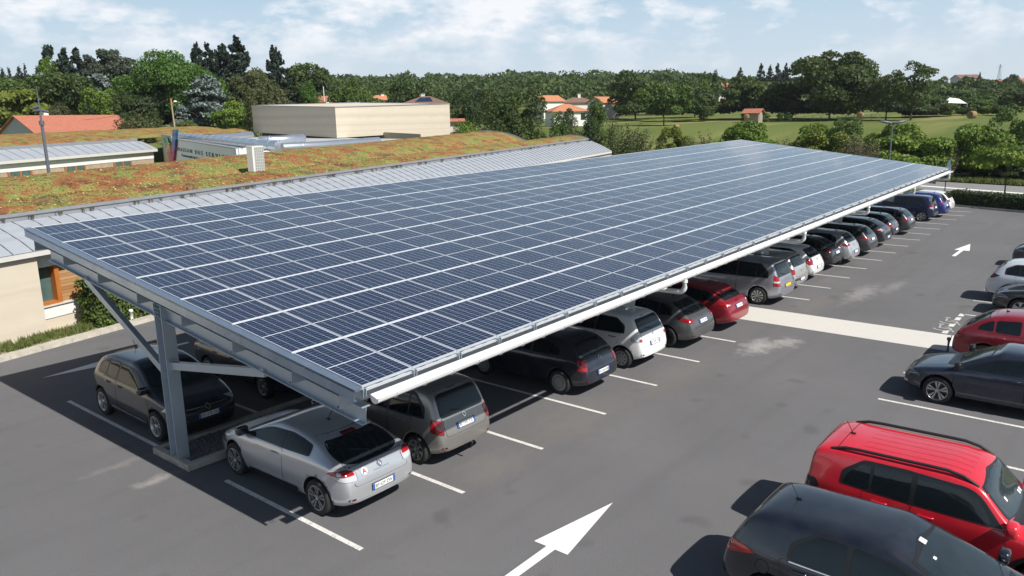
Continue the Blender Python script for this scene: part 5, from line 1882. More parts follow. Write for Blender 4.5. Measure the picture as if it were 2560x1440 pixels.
# plants hanging through the drainage edge
M_HANG = simple('hanging_sedum', (.075, .060, .025), .95, var=.6, scale=8)
mb = MB(); s = S0
while s < S1 - 1:
    s += rs.choice((.10, .16, .3, .5, .8, 1.6)) * 1.2
    for _ in range(rs.randint(2, 7)):
        ln = rs.uniform(.03, .15); w = rs.uniform(.02, .05); so = s + rs.uniform(-.12, .12)
        mb.add([F1(so - w, 1.855 - rs.uniform(0, .04), 4.1), F1(so + w, 1.84, 4.08), F1(so + rs.uniform(-.03, .03), 1.80 - rs.uniform(0, .06), 4.06 - ln)], [(0, 1, 2)])
o = bpart('edge_plants', mb, M_HANG, fix=False); o['kind'] = 'stuff'
# gable trims at the right end
for pr, s, e in ((G1, S1 - .72, 0), (G2, 50.55, .006)):
    mb = MB()
    for (t, h), (t2, h2) in zip(pr, pr[1:]):
        mb.bar(BW(s, t, h - .02 + e * s), BW(s, t2, h2 - .02 + e * s), .12, .20)
    bpart('gable_trim', mb, M_ZLIP)
mb = MB()
for pr, s, e in ((G1, S1 - .80, 0), (G2, 50.45, .006)):
    vs = [BW(s, t, h - .1 + e * s) for t, h in pr] + [BW(s, t, 0) for t, h in pr][::-1]
    mb.add(vs, [tuple(range(len(vs)))])
vs = [BW(S1 - .01, t, h - .02) for t, h in ZP] + [BW(S1 - .01, 1.88, 0), BW(S1 - .01, 0, 0)]
mb.add(vs, [tuple(range(len(vs)))])
bpart('gable_wall', mb, M_REND, fix=False)

# far wing across the courtyard
WA = rad(10)
E1 = Vector((48.2, 54.4))
def WF(s, t, h):                      # s measured back from its right end
    q = E1 + Vector((math.cos(WA), math.sin(WA))) * s + Vector((-math.sin(WA), math.cos(WA))) * t
    return BW(q.x, q.y, h + .006 * t)


ZW = [(-.2, 3.40), (.5, 3.70), (1.3, 4.02), (2.1, 4.30)]
zinc(-75, 0, ZW, WF, 1.3)
mb = MB(); bbox(mb, -75, 0, -.2, -.1, 3.1, 3.39, 0, WF); bpart('eave_fascia', mb, M_FASC)
mb = MB(); bbox(mb, -75, -.3, .2, .6, 2.30, 3.12, 0, WF); bpart('white_wall', mb, M_WHITEW)
mb = MB(); bbox(mb, -75, -.3, .25, .6, 0, 2.297, 0, WF); bpart('stone_wall', mb, simple('pale_stone_wall', (.40, .31, .22), .9, var=.4, scale=2.5))
for k, s in enumerate((-6.5, -13, -19.5, -26)):
    mb = MB(); bbox(mb, s, s + 2.6, .19, .248, .6, 2.28, 0, WF); w = bpart('window', mb, M_WIN)
    for d in (0, 1.25, 2.45):
        mb = MB(); bbox(mb, s + d, s + d + .18, .12, .187, .6, 2.285, 0, WF); mb.build('mullion', M_WOODF, w, fix=True)
mb = MB(); bbox(mb, -75, -.5, 2.1, 2.25, 4.2, 4.62, 0, WF); bpart('roof_edge_band', mb, M_ZLIP)
GW = sed_prof([(2.2, 4.62), (3.5, 4.95), (5.0, 5.10), (7.0, 5.0), (9.0, 5.32), (12.0, 5.52), (15.0, 5.25)], 3)
bumpy('green_roof', GW, -75, 22, 1.0, .05, 0.0, WF, 5)

# white sign wall
A_ = BW(48.5, 53.5, 0); B_ = BW(26.6, 18.6, 0)
sw = (B_ - A_); SWL = sw.length; swd = Vector((sw.x, sw.y, 0)).normalized(); swn = Vector((swd.y, -swd.x, 0))
if swn.dot(CAM - A_) < 0: swn = -swn


def SWP(d, h, o=0.0):                 # d metres from the far end
    f_ = d / SWL
    base = A_ + (B_ - A_) * f_
    return Vector((base.x, base.y, h + A_.z + (B_.z - A_.z) * f_)) + swn * o


mb = MB()
def sbox(mb, d0, d1, h0, h1, o0, o1, mi=0):
    vs = [SWP(d, h, o) for h in (h0, h1) for d, o in ((d0, o0), (d1, o0), (d1, o1), (d0, o1))]
    if h0 == 0:
        for k in range(4): vs[k].z = -0.3
    mb.add(vs, [(3, 2, 1, 0), (4, 5, 6, 7), (0, 1, 5, 4), (1, 2, 6, 5), (2, 3, 7, 6), (3, 0, 4, 7)], mi)
    return mb
sbox(mb, -1.2, 7.5, 0, 4.95, -.5, -.05); bpart('wall', mb, M_REND)
mb = MB(); sbox(mb, -1.3, 7.5, 4.95, 5.02, -.6, .0); sbox(mb, 7.5, SWL, 4.7, 4.77, -.5, .08); bpart('coping', mb, M_ZLIP)
M_SIGNW = simple('white_sign_wall', (0.86, 0.87, 0.89), 0.55, var=0.05, scale=1)
mb = MB(); sbox(mb, 7.5, SWL, 0, 4.70, -.4, .0); sgw = bpart('white_wall', mb, M_SIGNW)


def sign_text(txt, d0, d1, h, size, mat, name, bold=0.0):
    t = text_mesh(name, txt, size, mat, bld, w=d1 - d0, bold=bold, extrude=.02)
    c = SWP((d0 + d1) / 2, h, .03) + BO
    M = Matrix(((swd.x, 0, swn.x, c.x), (swd.y, 0, swn.y, c.y), (0, 1, 0, c.z), (0, 0, 0, 1)))
    t.matrix_basis = M
    return t


def d_of(u, v):                       # distance along the sign wall under a photo pixel
    r_ = ray_dir(u, v); k = (A_ - CAM).dot(swn) / r_.dot(swn); p = CAM + r_ * k
    return (p - A_).dot(swd), p.z - (A_.z + (B_.z - A_.z) * ((p - A_).dot(swd) / SWL))


M_LETTER = simple('dark_letters', (0.10, 0.10, 0.11), 0.5)
(da, ha), (db, hb) = d_of(446, 381), d_of(580, 388)
hm = (ha + hb) / 2
sign_text('M A I S O N   D E S   S E R V I C E S', da, db, hm - .12, .52, M_LETTER, 'sign_letters', .0)
(dc, hc), (dd, hd_) = d_of(455, 391.5), d_of(519, 394.5)
sign_text('Communaut\u00e9 de Communes', dc, dd, (hc + hd_) / 2 - .15, .40, M_LETTER, 'sign_small_letters')
# facetted V emblem rising above the wall
VC = {'g': (.03, .20, .07), 'lg': (.16, .30, .05), 'y': (.60, .38, .03), 'o': (.62, .17, .03), 'r': (.52, .03, .03), 'm': (.40, .01, .13), 'p': (.25, .01, .18), 'b': (.01, .17, .48), 'lb': (.02, .30, .62), 'db': (.02, .05, .36)}
VM = [simple('emblem_%d' % i, c, .45) for i, c in enumerate(VC.values())]
VK = list(VC)
def vpt(u, v): return d_of(u, v)
L0, L1 = vpt(412.5, 343.5), vpt(420, 344); Bm, Br = vpt(430, 402), vpt(439.5, 402); R0, R1 = vpt(438, 324), vpt(447.5, 323.5); R2 = vpt(444, 365); J = vpt(434, 372)
mb = MB()
def quad(a, b, c, d, key):
    pts = [a, b, c, d]
    f = [SWP(p[0], p[1], .26) for p in pts]; g = [SWP(p[0], p[1], .05) for p in pts]
    mb.add(f + g, [(0, 1, 2, 3), (7, 6, 5, 4), (0, 4, 5, 1), (1, 5, 6, 2), (2, 6, 7, 3), (3, 7, 4, 0)], VK.index(key))
def lp(a, b, k): return (a[0] + (b[0] - a[0]) * k, a[1] + (b[1] - a[1]) * k)
lk = ['g', 'g', 'lg', 'y', 'o', 'r']
for i, k in enumerate(lk):
    a0, a1 = i / 6, (i + 1) / 6
    quad(lp(L0, Bm, a0), lp(L0, Bm, a1), lp(L1, J, min(1, a1 * 1.05)) if a1 < 1 else Br, lp(L1, J, min(1, a0 * 1.05)), k)
rk_ = ['lb', 'b', 'lb', 'db', 'db']
for i, k in enumerate(rk_):
    a0, a1 = i / 5, (i + 1) / 5
    e0, e1 = lp(R0, J, a0), lp(R0, J, a1); f0, f1 = lp(R1, R2, a0), lp(R1, R2, a1)
    quad(e0, e1, f1, f0, k)
quad(J, lp(J, Br, .5), lp(R2, Br, .5), R2, 'p')
quad(lp(J, Br, .5), Br, lp(Br, R2, .02), lp(R2, Br, .5), 'm')
bpart('emblem', mb, VM, fix=True)
# white corner block and beige parapet
Bs = Mi_ = None
mb = MB(); bbox(mb, 26.7, 30.8, 18.4, 19.0, 0, 4.72); bbox(mb, 30.0, 30.8, 19.0, 21.0, 0, 4.72); bpart('white_wall', mb, M_SIGNW)
mb = MB(); bbox(mb, 30.803, 39.5, 18.6, 19.1, 0, 4.74); bpart('parapet', mb, M_REND)
mb = MB(); bbox(mb, 30.7, 39.6, 18.5, 19.2, 4.743, 4.80); bpart('coping', mb, M_ZLIP)
# flat roof carrying the ducts
mb = MB()
pts = [A_, B_, BW(39.5, 19, 0), BW(52, 20, 0), BW(60, 48, 0), BW(52, 56, 0)]
mb.add([Vector((p.x, p.y, p.z + 4.25)) for p in pts], [tuple(range(len(pts)))])
bpart('flat_roof', mb, simple('roof_membrane', (.42, .42, .41), .8, var=.15, scale=1))
# tall beige hall
HN = BW(54, 32, 0)
HA = rad(-6)
hx, hy = Vector((math.cos(HA), math.sin(HA), 0)), Vector((-math.sin(HA), math.cos(HA), 0))


def plan_hit(u, o, d):                # where the vertical plane of a photo column meets a line in plan
    r_ = ray_dir(u, 300); n_ = Vector((-r_.y, r_.x, 0))
    return (CAM - o).dot(n_) / d.dot(n_)


HL, HW_ = plan_hit(1125, HN, hx), plan_hit(632, HN, hy)
def dist2(p): return math.hypot(p.x - CAM.x, p.y - CAM.y)
def top_at(p, v): return atD(1280, 720, 1).z * 0 + CAM.z + 0
def z_of(u, v, p): return atD(u, v, dist2(p)).z
ztN, ztR, ztL = z_of(838, 267, HN), z_of(1125, 258, HN + hx * HL), z_of(632, 263, HN + hy * HW_)
zbN = z_of(843, 345, HN)


def HB(a, b, h):                      # a along the sunny face, b along the shaded face, h below (-) the roof edge
    p = HN + hx * a + hy * b
    return Vector((p.x, p.y, ztN + (ztR - ztN) * a / HL + (ztL - ztN) * b / HW_ + h))


hh_ = ztN - zbN
mb = MB(); bbox(mb, 0, HL, 0, HW_, -hh_, -.08, 0, HB); bpart('hall_wall', mb, M_REND)
mb = MB()
for a in ((-.05, HL + .05, -.05, .3), (-.05, .3, .303, HW_ + .05), (HL - .3, HL + .05, .303, HW_ + .05), (.303, HL - .303, HW_ - .3, HW_ + .05)): bbox(mb, *a, -.078, 0, 0, HB)
bpart('hall_coping', mb, M_ZLIP)
mb = MB(); bbox(mb, 1.0, HL - .2, 1.2, HW_ - .2, -hh_ - 2.0, -hh_ - .003, 0, HB); bpart('hall_shadow_base', mb, M_BLACK)  # set back block coloured black as the shadow gap under the overhanging hall
mb = MB(); bbox(mb, 6.5, HL - .003, -.003, 1.1, -hh_ - 2.0, -hh_ - .004, 0, HB); bpart('hall_wall', mb, M_REND)
mb = MB(); bbox(mb, HL * .38, HL * .72, -7.0, -6.6, -hh_ - 2.5, -hh_ + .35, 0, HB); bbox(mb, HL * .38, HL * .39, -6.6, -.1, -hh_ - 2.5, -hh_ + .35, 0, HB); bpart('parapet', mb, M_REND)


def BAT(u, v, h):                     # point of the building frame at height h under a photo pixel
    r_ = ray_dir(u, v)
    nrm = Vector((0, 0, 1)) - Vector((Bb.x, Bb.y, 0)) * 0
    # solve h along the ray by bisection
    lo, hi = .001, .2
    f_ = lambda k: (lambda p: p.z - P0.z - BK * ((p - P0).x * math.cos(BA) + (p - P0).y * math.sin(BA)) - h)(CAM + r_ * k)
    for _ in range(60):
        m = (lo + hi) / 2
        if f_(m) > 0: lo = m
        else: hi = m
    return CAM + r_ * lo


M_DUCT = simple('duct_metal', (0.55, 0.60, 0.66), 0.32, 0.8, var=.08, scale=1)
def duct(pix, r_, label, hh=4.9):
    pts = [BAT(u, v, hh) for u, v in pix]
    e = empty('ventilation_duct', tuple(pts[0])); tag(e, label, 'duct', 'ducts on the flat roof')
    mb = MB(); mb.tube(pts, r_, 16)
    for a, b in zip(pts, pts[1:]):
        n_ = max(1, int((b - a).length / 2.4))
        for k in range(n_):
            q0 = a + (b - a) * (k + .5) / n_; d = (b - a).normalized()
            mb.tube([q0 - d * .03, q0 + d * .03], r_ * 1.05, 16)
    o = mb.build('pipe', M_DUCT, e); o.location = -pts[0]


duct([(448, 341), (560, 352), (660, 363), (700, 366)], .40, 'long silver duct following the top of the white sign wall')
duct([(706, 369), (800, 364), (946, 352)], .30, 'silver duct running along the edge of the near sedum roof')
duct([(525, 345), (585, 341), (628, 337)], .34, 'short silver duct ending at a black joint under the hall')
duct([(650, 352), (700, 351), (756, 346)], .42, 'thick pale duct ending below the corner of the hall', 4.8)

# air conditioning unit on the sedum
ac = empty('air_conditioner', tuple(BW(16.6, 6.6, 4.02)), BA)
tag(ac, 'white air conditioning unit with a grey grille standing on the sedum roof', 'air conditioner')
mb = MB(); mb.box((-.42, -.22, .08), (.42, .22, 1.42)); mb.box((-.43, -.23, 1.423), (.43, .23, 1.45))
o = mb.build('casing', simple('ac_white', (.72, .72, .70), .45, var=.06), ac)
bv = o.modifiers.new('b', 'BEVEL'); bv.width = .015
mb = MB(); mb.box((-.30, -.232, .14), (.38, -.2215, 1.38)); g_ = mb.build('grille', simple('ac_grille', (.30, .31, .30), .6), ac)
mb = MB()
for k in range(6): mb.box((-.30 + k * .136 - .008, -.240, .14), (-.30 + k * .136 + .008, -.2325, 1.38))
for k in range(9): mb.box((-.30, -.240, .14 + k * .155 - .008), (.38, -.2325, .14 + k * .155 + .008))
mb.build('grille_bars', simple('ac_bars', (.62, .62, .60), .5), g_)
mb = MB(); mb.box((-.38, -.2, -.10), (-.30, .2, .078)); mb.box((.30, -.2, -.10), (.38, .2, .078)); mb.build('foot', M_BLACK, ac)

# ------------------------------------------------------------------ vegetation
import numpy as np


def mat_leaf(name, a, b, tip=None, trans=0.25):
    t = NT(name)
    g = t.node('ShaderNodeNewGeometry')
    r = g.outputs['Random Per Island']
    n = t.noise(g.outputs['Position'], 0.35, 3, 0.6)
    c = t.mix(r, a, b)
    if tip: c = t.mix(t.ramp(n, [(0.45, 0.0), (0.7, 0.8)]), c, tip)
    t.set(col=c, rough=0.62, spec=0.35)
    tr = t.node('ShaderNodeBsdfTranslucent'); t.put(tr.inputs[0], t.mix(0.5, c, (0.16, 0.22, 0.03)))
    mx = t.node('ShaderNodeMixShader'); mx.inputs[0].default_value = trans
    t.t.links.new(t.b.outputs[0], mx.inputs[1]); t.t.links.new(tr.outputs[0], mx.inputs[2]); t.t.links.new(mx.outputs[0], t.out.inputs[0])
    return t.mat


LEAF = {
    'mid': mat_leaf('leaf_mid_green', (.040, .080, .014), (.095, .155, .032), (.115, .165, .034)),
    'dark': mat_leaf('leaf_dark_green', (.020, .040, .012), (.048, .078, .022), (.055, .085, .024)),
    'oak': mat_leaf('leaf_oak_green', (.032, .056, .014), (.076, .110, .028), (.090, .125, .032)),
    'bright': mat_leaf('leaf_bright_green', (.065, .130, .014), (.170, .255, .036), (.21, .275, .036)),
    'lime': mat_leaf('leaf_yellow_green', (.085, .125, .014), (.190, .225, .035), (.21, .22, .04)),
    'locust': mat_leaf('leaf_fresh_green', (.036, .095, .014), (.095, .190, .030), (.11, .20, .034)),
    'olive': mat_leaf('leaf_olive', (.050, .068, .022), (.115, .130, .050), (.13, .135, .055)),
    'blue': mat_leaf('needle_blue_grey', (.120, .155, .140), (.240, .290, .275), None, .05),
    'spruce': mat_leaf('needle_dark', (.014, .026, .016), (.036, .055, .036), None, .05),
    'pine': mat_leaf('needle_pine', (.030, .046, .026), (.075, .090, .055), None, .05),
    'purple': mat_leaf('leaf_purple', (.022, .010, .016), (.052, .024, .034)),
    'brown': mat_leaf('dry_brush', (.095, .080, .050), (.200, .165, .110), (.09, .10, .04)),
    'hedge': mat_leaf('leaf_hedge', (.045, .085, .016), (.13, .185, .040), (.15, .20, .045)),
    'far': mat_leaf('leaf_far_green', (.038, .068, .020), (.085, .130, .040), (.10, .14, .04)),
    'yellow': mat_leaf('leaf_golden', (.22, .21, .02), (.36, .33, .03)),
}
M_BARK = simple('bark', (.085, .065, .048), .95, var=.5, scale=5)


def leaf_arrays(rng, cen, nrm, size):
    n = len(cen)
    rv = rng.normal(size=(n, 3)); nrm = nrm + rv * .75
    nrm /= np.linalg.norm(nrm, axis=1)[:, None] + 1e-9
    t = np.cross(nrm, rng.normal(size=(n, 3))); t /= np.linalg.norm(t, axis=1)[:, None] + 1e-9
    b = np.cross(nrm, t)
    s = (size * rng.uniform(.6, 1.35, n))[:, None]
    a = cen + t * s; c = cen - t * s; d = cen + b * s * .62; e = cen - b * s * .62
    V = np.stack([a, d, c, e], 1).reshape(-1, 3)
    return V


def mesh_from_quads(name, V, mat_idx=None):
    n = len(V) // 4
    me = bpy.data.meshes.new(name)
    me.vertices.add(len(V)); me.vertices.foreach_set('co', V.astype(np.float32).ravel())
    me.loops.add(n * 4); me.loops.foreach_set('vertex_index', np.arange(n * 4, dtype=np.int32))
    me.polygons.add(n); me.polygons.foreach_set('loop_start', np.arange(0, n * 4, 4, dtype=np.int32))
    if mat_idx is not None: me.polygons.foreach_set('material_index', mat_idx.astype(np.int32))
    me.update(calc_edges=True); me.validate()
    return me


def on_sphere(rng, n):
    v = rng.normal(size=(n, 3)); return v / np.linalg.norm(v, axis=1)[:, None]


def crown(seed, kind, nleaf, leaf, asp=1.0):
    """crown points in a unit box: x, y in -1..1, z in 0..1"""
    rng = np.random.default_rng(seed)
    cs, ns, sz = [], [], []
    if kind in ('round', 'flat', 'open', 'tall'):
        nb = {'round': 34, 'flat': 40, 'open': 46, 'tall': 26}[kind]
        for k in range(nb):
            d = on_sphere(rng, 1)[0]
            rad_ = rng.uniform(.45, .86) if k else 0
            c = d * rad_
            if kind == 'flat': c[2] = abs(c[2]) * .9 - .15
            br = rng.uniform(.17, .36) if kind != 'open' else rng.uniform(.12, .27)
            m = int(nleaf / nb * (br / .26) ** 2)
            p = on_sphere(rng, m); p[:, 2] = np.where(p[:, 2] < -.35, -p[:, 2], p[:, 2])
            rr = br * rng.uniform(.72, 1.12, m)[:, None]
            q = c + p * rr
            cs.append(q); ns.append(p * .8 + d * .4)
        C = np.concatenate(cs); N = np.concatenate(ns)
        C[:, 2] = (C[:, 2] + 1.0) / 2.0
    elif kind == 'spruce':
        for k in range(150):
            z = rng.uniform(0, 1) ** 1.15; L = (1 - z) ** .85 * rng.uniform(.75, 1.05) + .02
            a = rng.uniform(0, 6.283); m = max(4, int(nleaf / 150 * (.4 + L)))
            u = rng.uniform(.1, 1, m) ** .7
            x = u * L; zz = z - .16 * u * L + rng.normal(0, .012, m) + .05 * u ** 3
            w = rng.normal(0, .07 * (1 - .5 * u) * (L + .15))
            cs.append(np.stack([np.cos(a) * x - np.sin(a) * w, np.sin(a) * x + np.cos(a) * w, zz], 1))
            ns.append(np.tile([math.cos(a) * .5, math.sin(a) * .5, .8], (m, 1)))
        C = np.concatenate(cs); N = np.concatenate(ns)
    elif kind == 'pine':
        for k in range(34):
            z = rng.uniform(.32, 1); L = (.42 + .6 * math.sin((z - .25) * 3.6)) * (1.15 - z * .75) * rng.uniform(.5, 1.1)
            a = rng.uniform(0, 6.283); m = int(nleaf / 34)
            c = np.array([math.cos(a) * L * .75, math.sin(a) * L * .75, z])
            p = on_sphere(rng, m)
            cs.append(c + p * np.array([.30, .30, .045]) * rng.uniform(.6, 1.1, m)[:, None]); ns.append(p)
        C = np.concatenate(cs); N = np.concatenate(ns)
    elif kind == 'cedar':
        for k in range(60):
            z = rng.uniform(.04, .97); L = (1.02 - z) ** .7 * rng.uniform(.35, 1.0)
            a = rng.uniform(0, 6.283); m = int(nleaf / 60)
            u = rng.uniform(.15, 1, m) ** .6; w = rng.normal(0, .13, m) * u
            x = u * L
            zz = z + .05 * u - .09 * u ** 2 + rng.normal(0, .014, m)
            cs.append(np.stack([np.cos(a) * x - np.sin(a) * w, np.sin(a) * x + np.cos(a) * w, zz], 1))
            ns.append(np.tile([0, 0, 1.2], (m, 1)))
        C = np.concatenate(cs); N = np.concatenate(ns)
    elif kind == 'willow':
        for k in range(150):
            d = on_sphere(rng, 1)[0]; d[2] = abs(d[2])
            c = d * np.array([.9, .9, .42]) * rng.uniform(.6, 1); c[2] += .56
            m = int(nleaf / 150); u = rng.uniform(0, 1, m)
            ln = rng.uniform(.25, .62)
            cs.append(np.stack([c[0] * (1 + .12 * u) + rng.normal(0, .028, m), c[1] * (1 + .12 * u) + rng.normal(0, .028, m), c[2] - ln * u], 1))
            ns.append(np.tile([d[0], d[1], .25], (m, 1)))
        C = np.concatenate(cs); N = np.concatenate(ns)
    elif kind == 'brush':
        for k in range(120):
            a = rng.uniform(0, 6.283); L = rng.uniform(.2, 1); m = int(nleaf / 120); u = rng.uniform(0, 1, m)
            hh = rng.uniform(.55, 1)
            cs.append(np.stack([np.cos(a) * L * (.4 + .6 * u) + rng.normal(0, .05, m), np.sin(a) * L * (.4 + .6 * u) + rng.normal(0, .05, m), u * hh * (1 - .3 * L)], 1))
            ns.append(np.tile([math.cos(a), math.sin(a), .3], (m, 1)))
        C = np.concatenate(cs); N = np.concatenate(ns)
    C = C * np.array([1, 1, asp]); N = N * np.array([1, 1, 1 / max(.6, asp)])
    V = leaf_arrays(rng, C, N, np.full(len(C), leaf * 1.25)) / np.array([1, 1, asp])
    return mesh_from_quads(kind + '_crown', V)


CROWNS = {}


def get_crown(kind, var, nleaf, leaf, mat, asp):
    asp = max(.4, round(asp * 3) / 3)
    key = (kind, var, nleaf, leaf, mat, asp)
    if key not in CROWNS:
        me = crown(1000 + var * 17 + len(kind) * 7 + nleaf % 13, kind, nleaf, leaf, asp)
        me.materials.append(LEAF[mat])
        CROWNS[key] = me
    return CROWNS[key]


TR = random.Random(21)


def plant(name, label, cat, kind, mat, u, vt, w, D, nleaf=3400, leaf=.05, bot=.18, var=0, group=None, vb=None, depth=1.0, trunk=True):
    """u, vt: photo pixel of the top; w: crown width in photo pixels; D: metres away; bot: share of the height left clear under the crown"""
    nleaf = int(nleaf * 1.9); leaf *= .74
    if kind == 'flat' and D in (94, 95, 96, 90) and cat == 'tree': kind = 'round'
    if u < 660 and D < 150: D = 132 + (D - 90) * .45
    if u > 1570 and D > 140 and kind in ('round', 'open') and cat == 'tree' and D < 210: w *= 1.22; bot = min(bot, .06)
    q = atD(u, vt, D)
    gz = terrain(q.x, q.y)
    if vb is not None: gz = atD(u, vb, D).z
    H = max(.4, q.z - gz)
    R = w * px(D) / 2
    root = empty(name, (q.x, q.y, gz - .05), TR.uniform(0, 6.28))
    tag(root, label, cat, group)
    me = get_crown(kind, var, nleaf, leaf, mat, H * (1 - bot) / R)
    o = bpy.data.objects.new('crown', me); COL.objects.link(o); o.parent = root
    o.location = (0, 0, H * bot); o.scale = (R, R * depth, H * (1 - bot) * 1.02)
    if trunk:
        mb = MB()
        r0 = max(.05, H * .022)
        mb.tube([(0, 0, -.3), (0.02 * R, 0, H * .35), (-.03 * R, .02 * R, H * .78)], r0, 8, r2=r0 * .3)
        for k in range(5):
            a = k * 1.26; z0 = H * (bot * .7 + .1 + .07 * k)
            mb.tube([(0, 0, z0), (math.cos(a) * R * .3, math.sin(a) * R * .3, z0 + H * .11), (math.cos(a) * R * .6, math.sin(a) * R * .6, z0 + H * .19)], r0 * .4, 6, r2=r0 * .12)
        mb.build('trunk', M_BARK, root)
    return root


T = plant
# --- left: trees behind the building
T('deciduous_tree', 'big leaf yellow green tree beside the red roofed house', 'tree', 'round', 'lime', 32, 222, 190, 152, 6500, .042, .05)
T('deciduous_tree', 'tall fresh green locust tree, the largest crown on the skyline', 'tree', 'flat', 'locust', 410, 106, 225, 128, 12000, .026, .02, 1)
T('deciduous_tree', 'lower right lobe of fresh green foliage under the locust tree', 'tree', 'flat', 'locust', 465, 195, 120, 122, 5000, .040, .05, 2)
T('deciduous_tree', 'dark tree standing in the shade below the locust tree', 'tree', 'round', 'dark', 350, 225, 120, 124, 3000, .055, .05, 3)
T('conifer_tree', 'tall pointed spruce above the yellowish trees at left', 'tree', 'spruce', 'spruce', 121, 120, 165, 190, 5000, .055, .05, 0)
for k, (u, v, w, l) in enumerate(((158, 134, 46, 'dense dark pine right of the tall pointed spruce'), (189, 133, 44, 'slender pine with a dark top among thin grey pines'), (212, 138, 36, 'thin grey pine with bare trunk between two dark ones'), (227, 137, 36, 'thin pale pine next to the pair of tall pines'), (261, 130, 46, 'tall dark topped pine of the close pair'), (288, 126, 54, 'tallest ragged pine left of the locust tree'), (317, 140, 40, 'narrow pine touching the locust crown'))):
    T('pine_tree', l, 'tree', 'pine' if k > 1 else 'spruce', 'pine' if k > 1 else 'spruce', u, v, w * (1.7 if k > 1 else 3.0), 176 + 4 * k, 3600, .075, .05, k % 3, 'pines on the skyline')
for k, (u, v, w, l) in enumerate(((489, 117, 56, 'spruce half hidden at the right edge of the locust tree'), (516, 119, 62, 'spruce just right of the half hidden one'), (553, 121, 78, 'broad dark spruce, middle of the spruce group'), (589, 104, 84, 'tallest spruce, rightmost of the spruce group'), (685, 124, 66, 'lone pointed spruce left of the wooded ridge'))):
    T('spruce_tree', l, 'tree', 'spruce', 'spruce', u, v, w * 2.7, 158 + 3 * k, 7000, .042, .02, k % 2, 'dark spruces on the skyline')
T('deciduous_tree', 'yellow green tree standing under the tall pointed spruce', 'tree', 'round', 'bright', 118, 150, 70, 165, 2600, .06, .1, 4)
T('deciduous_tree', 'olive green tree behind the left house roof', 'tree', 'round', 'oak', 165, 168, 130, 150, 3200, .055, .05, 5)
T('deciduous_tree', 'mid green tree at the far left edge below the small firs', 'tree', 'round', 'mid', 35, 182, 130, 160, 3000, .055, .05, 6)
T('deciduous_tree', 'dark leafy tree between the yellow tree and the blue cedar', 'tree', 'round', 'oak', 105, 195, 120, 140, 3000, .055, .05, 7)
T('deciduous_tree', 'dark green tree left of the grey blue cedar', 'tree', 'round', 'dark', 190, 205, 80, 130, 2600, .06, .05, 3)
for k, (u, v, w, l) in enumerate(((5, 176, 34, 'small fir at the very left of the skyline'), (22, 178, 34, 'second small fir from the left of the skyline'), (47, 172, 40, 'small dark fir right of two smaller firs'), (62, 170, 34, 'small fir touching the mid green trees'), (92, 172, 34, 'small fir left of the tall pointed spruce'))):
    T('fir_tree', l, 'tree', 'spruce', 'spruce', u, v, w * 1.9, 240 + 5 * k, 1800, .06, .02, k % 2, 'small firs at the left')
T('cedar_tree', 'rounded blue grey cedar above the yellow green bush', 'tree', 'cedar', 'blue', 245, 186, 150, 128, 3000, .05, .02, 0)
T('cedar_tree', 'large drooping blue grey cedar left of the beige hall', 'tree', 'cedar', 'blue', 512, 190, 215, 112, 4600, .042, .0, 1)
T('cedar_tree', 'low blue grey cedar behind the wooden pole', 'tree', 'cedar', 'blue', 452, 262, 80, 106, 2400, .055, .0, 2)
T('deciduous_tree', 'yellow green tree in front of the rounded cedar', 'tree', 'round', 'bright', 248, 220, 92, 118, 3000, .055, .1, 1)
T('conifer_bush', 'dark cone shaped bush below the yellow green tree', 'bush', 'spruce', 'dark', 218, 246, 60, 112, 2000, .06, .0, 0)
T('deciduous_tree', 'olive tree right of the yellow green tree', 'tree', 'round', 'oak', 300, 228, 70, 114, 2600, .06, .05, 2)
T('purple_bush', 'dark purple hedge bush behind the red roof', 'bush', 'flat', 'purple', 236, 268, 100, 153, 2600, .055, .0, 0, 'purple bushes')
T('purple_bush', 'dark purple bush left of the wooden pole', 'bush', 'flat', 'purple', 395, 272, 90, 153, 2600, .055, .0, 1, 'purple bushes')
T('bush', 'feathery olive bush at the right end of the red roof', 'bush', 'brush', 'olive', 345, 275, 110, 96, 3400, .05, .0, 0)
T('bush', 'grey green bush behind the white chimney', 'bush', 'tall', 'olive', 142, 242, 52, 106, 2200, .06, .0, 1)
T('bush', 'green bush growing in front of the red roof', 'bush', 'brush', 'mid', 188, 314, 70, 92, 2200, .055, .0, 1)
T('bush', 'bright green bush beside the foot of the wooden pole', 'bush', 'round', 'mid', 462, 300, 62, 98, 2200, .06, .0, 2)
T('deciduous_tree', 'bright bushy tree touching the left wall of the beige hall', 'tree', 'round', 'bright', 572, 252, 125, 103, 3600, .05, .0, 5)
T('deciduous_tree', 'grey green tree between the spruces and the willow', 'tree', 'round', 'olive', 622, 172, 110, 145, 3000, .055, .05, 4)
T('willow_tree', 'weeping willow rising behind the beige hall', 'tree', 'willow', 'olive', 665, 182, 130, 122, 5200, .042, .0, 0)
T('deciduous_tree', 'dark wood edge tree right of the lone spruce', 'tree', 'round', 'oak', 762, 162, 150, 175, 3600, .05, .05, 6)
T('deciduous_tree', 'fresh green tree above the left half of the hall roof', 'tree', 'round', 'locust', 772, 206, 58, 140, 2600, .065, .05, 1)
T('deciduous_tree', 'leafy green tree above the middle of the hall roof', 'tree', 'round', 'mid', 885, 205, 125, 140, 3600, .05, .05, 2)
T('deciduous_tree', 'dark green tree above the right half of the hall roof', 'tree', 'round', 'far', 1035, 198, 130, 170, 3000, .055, .05, 3)
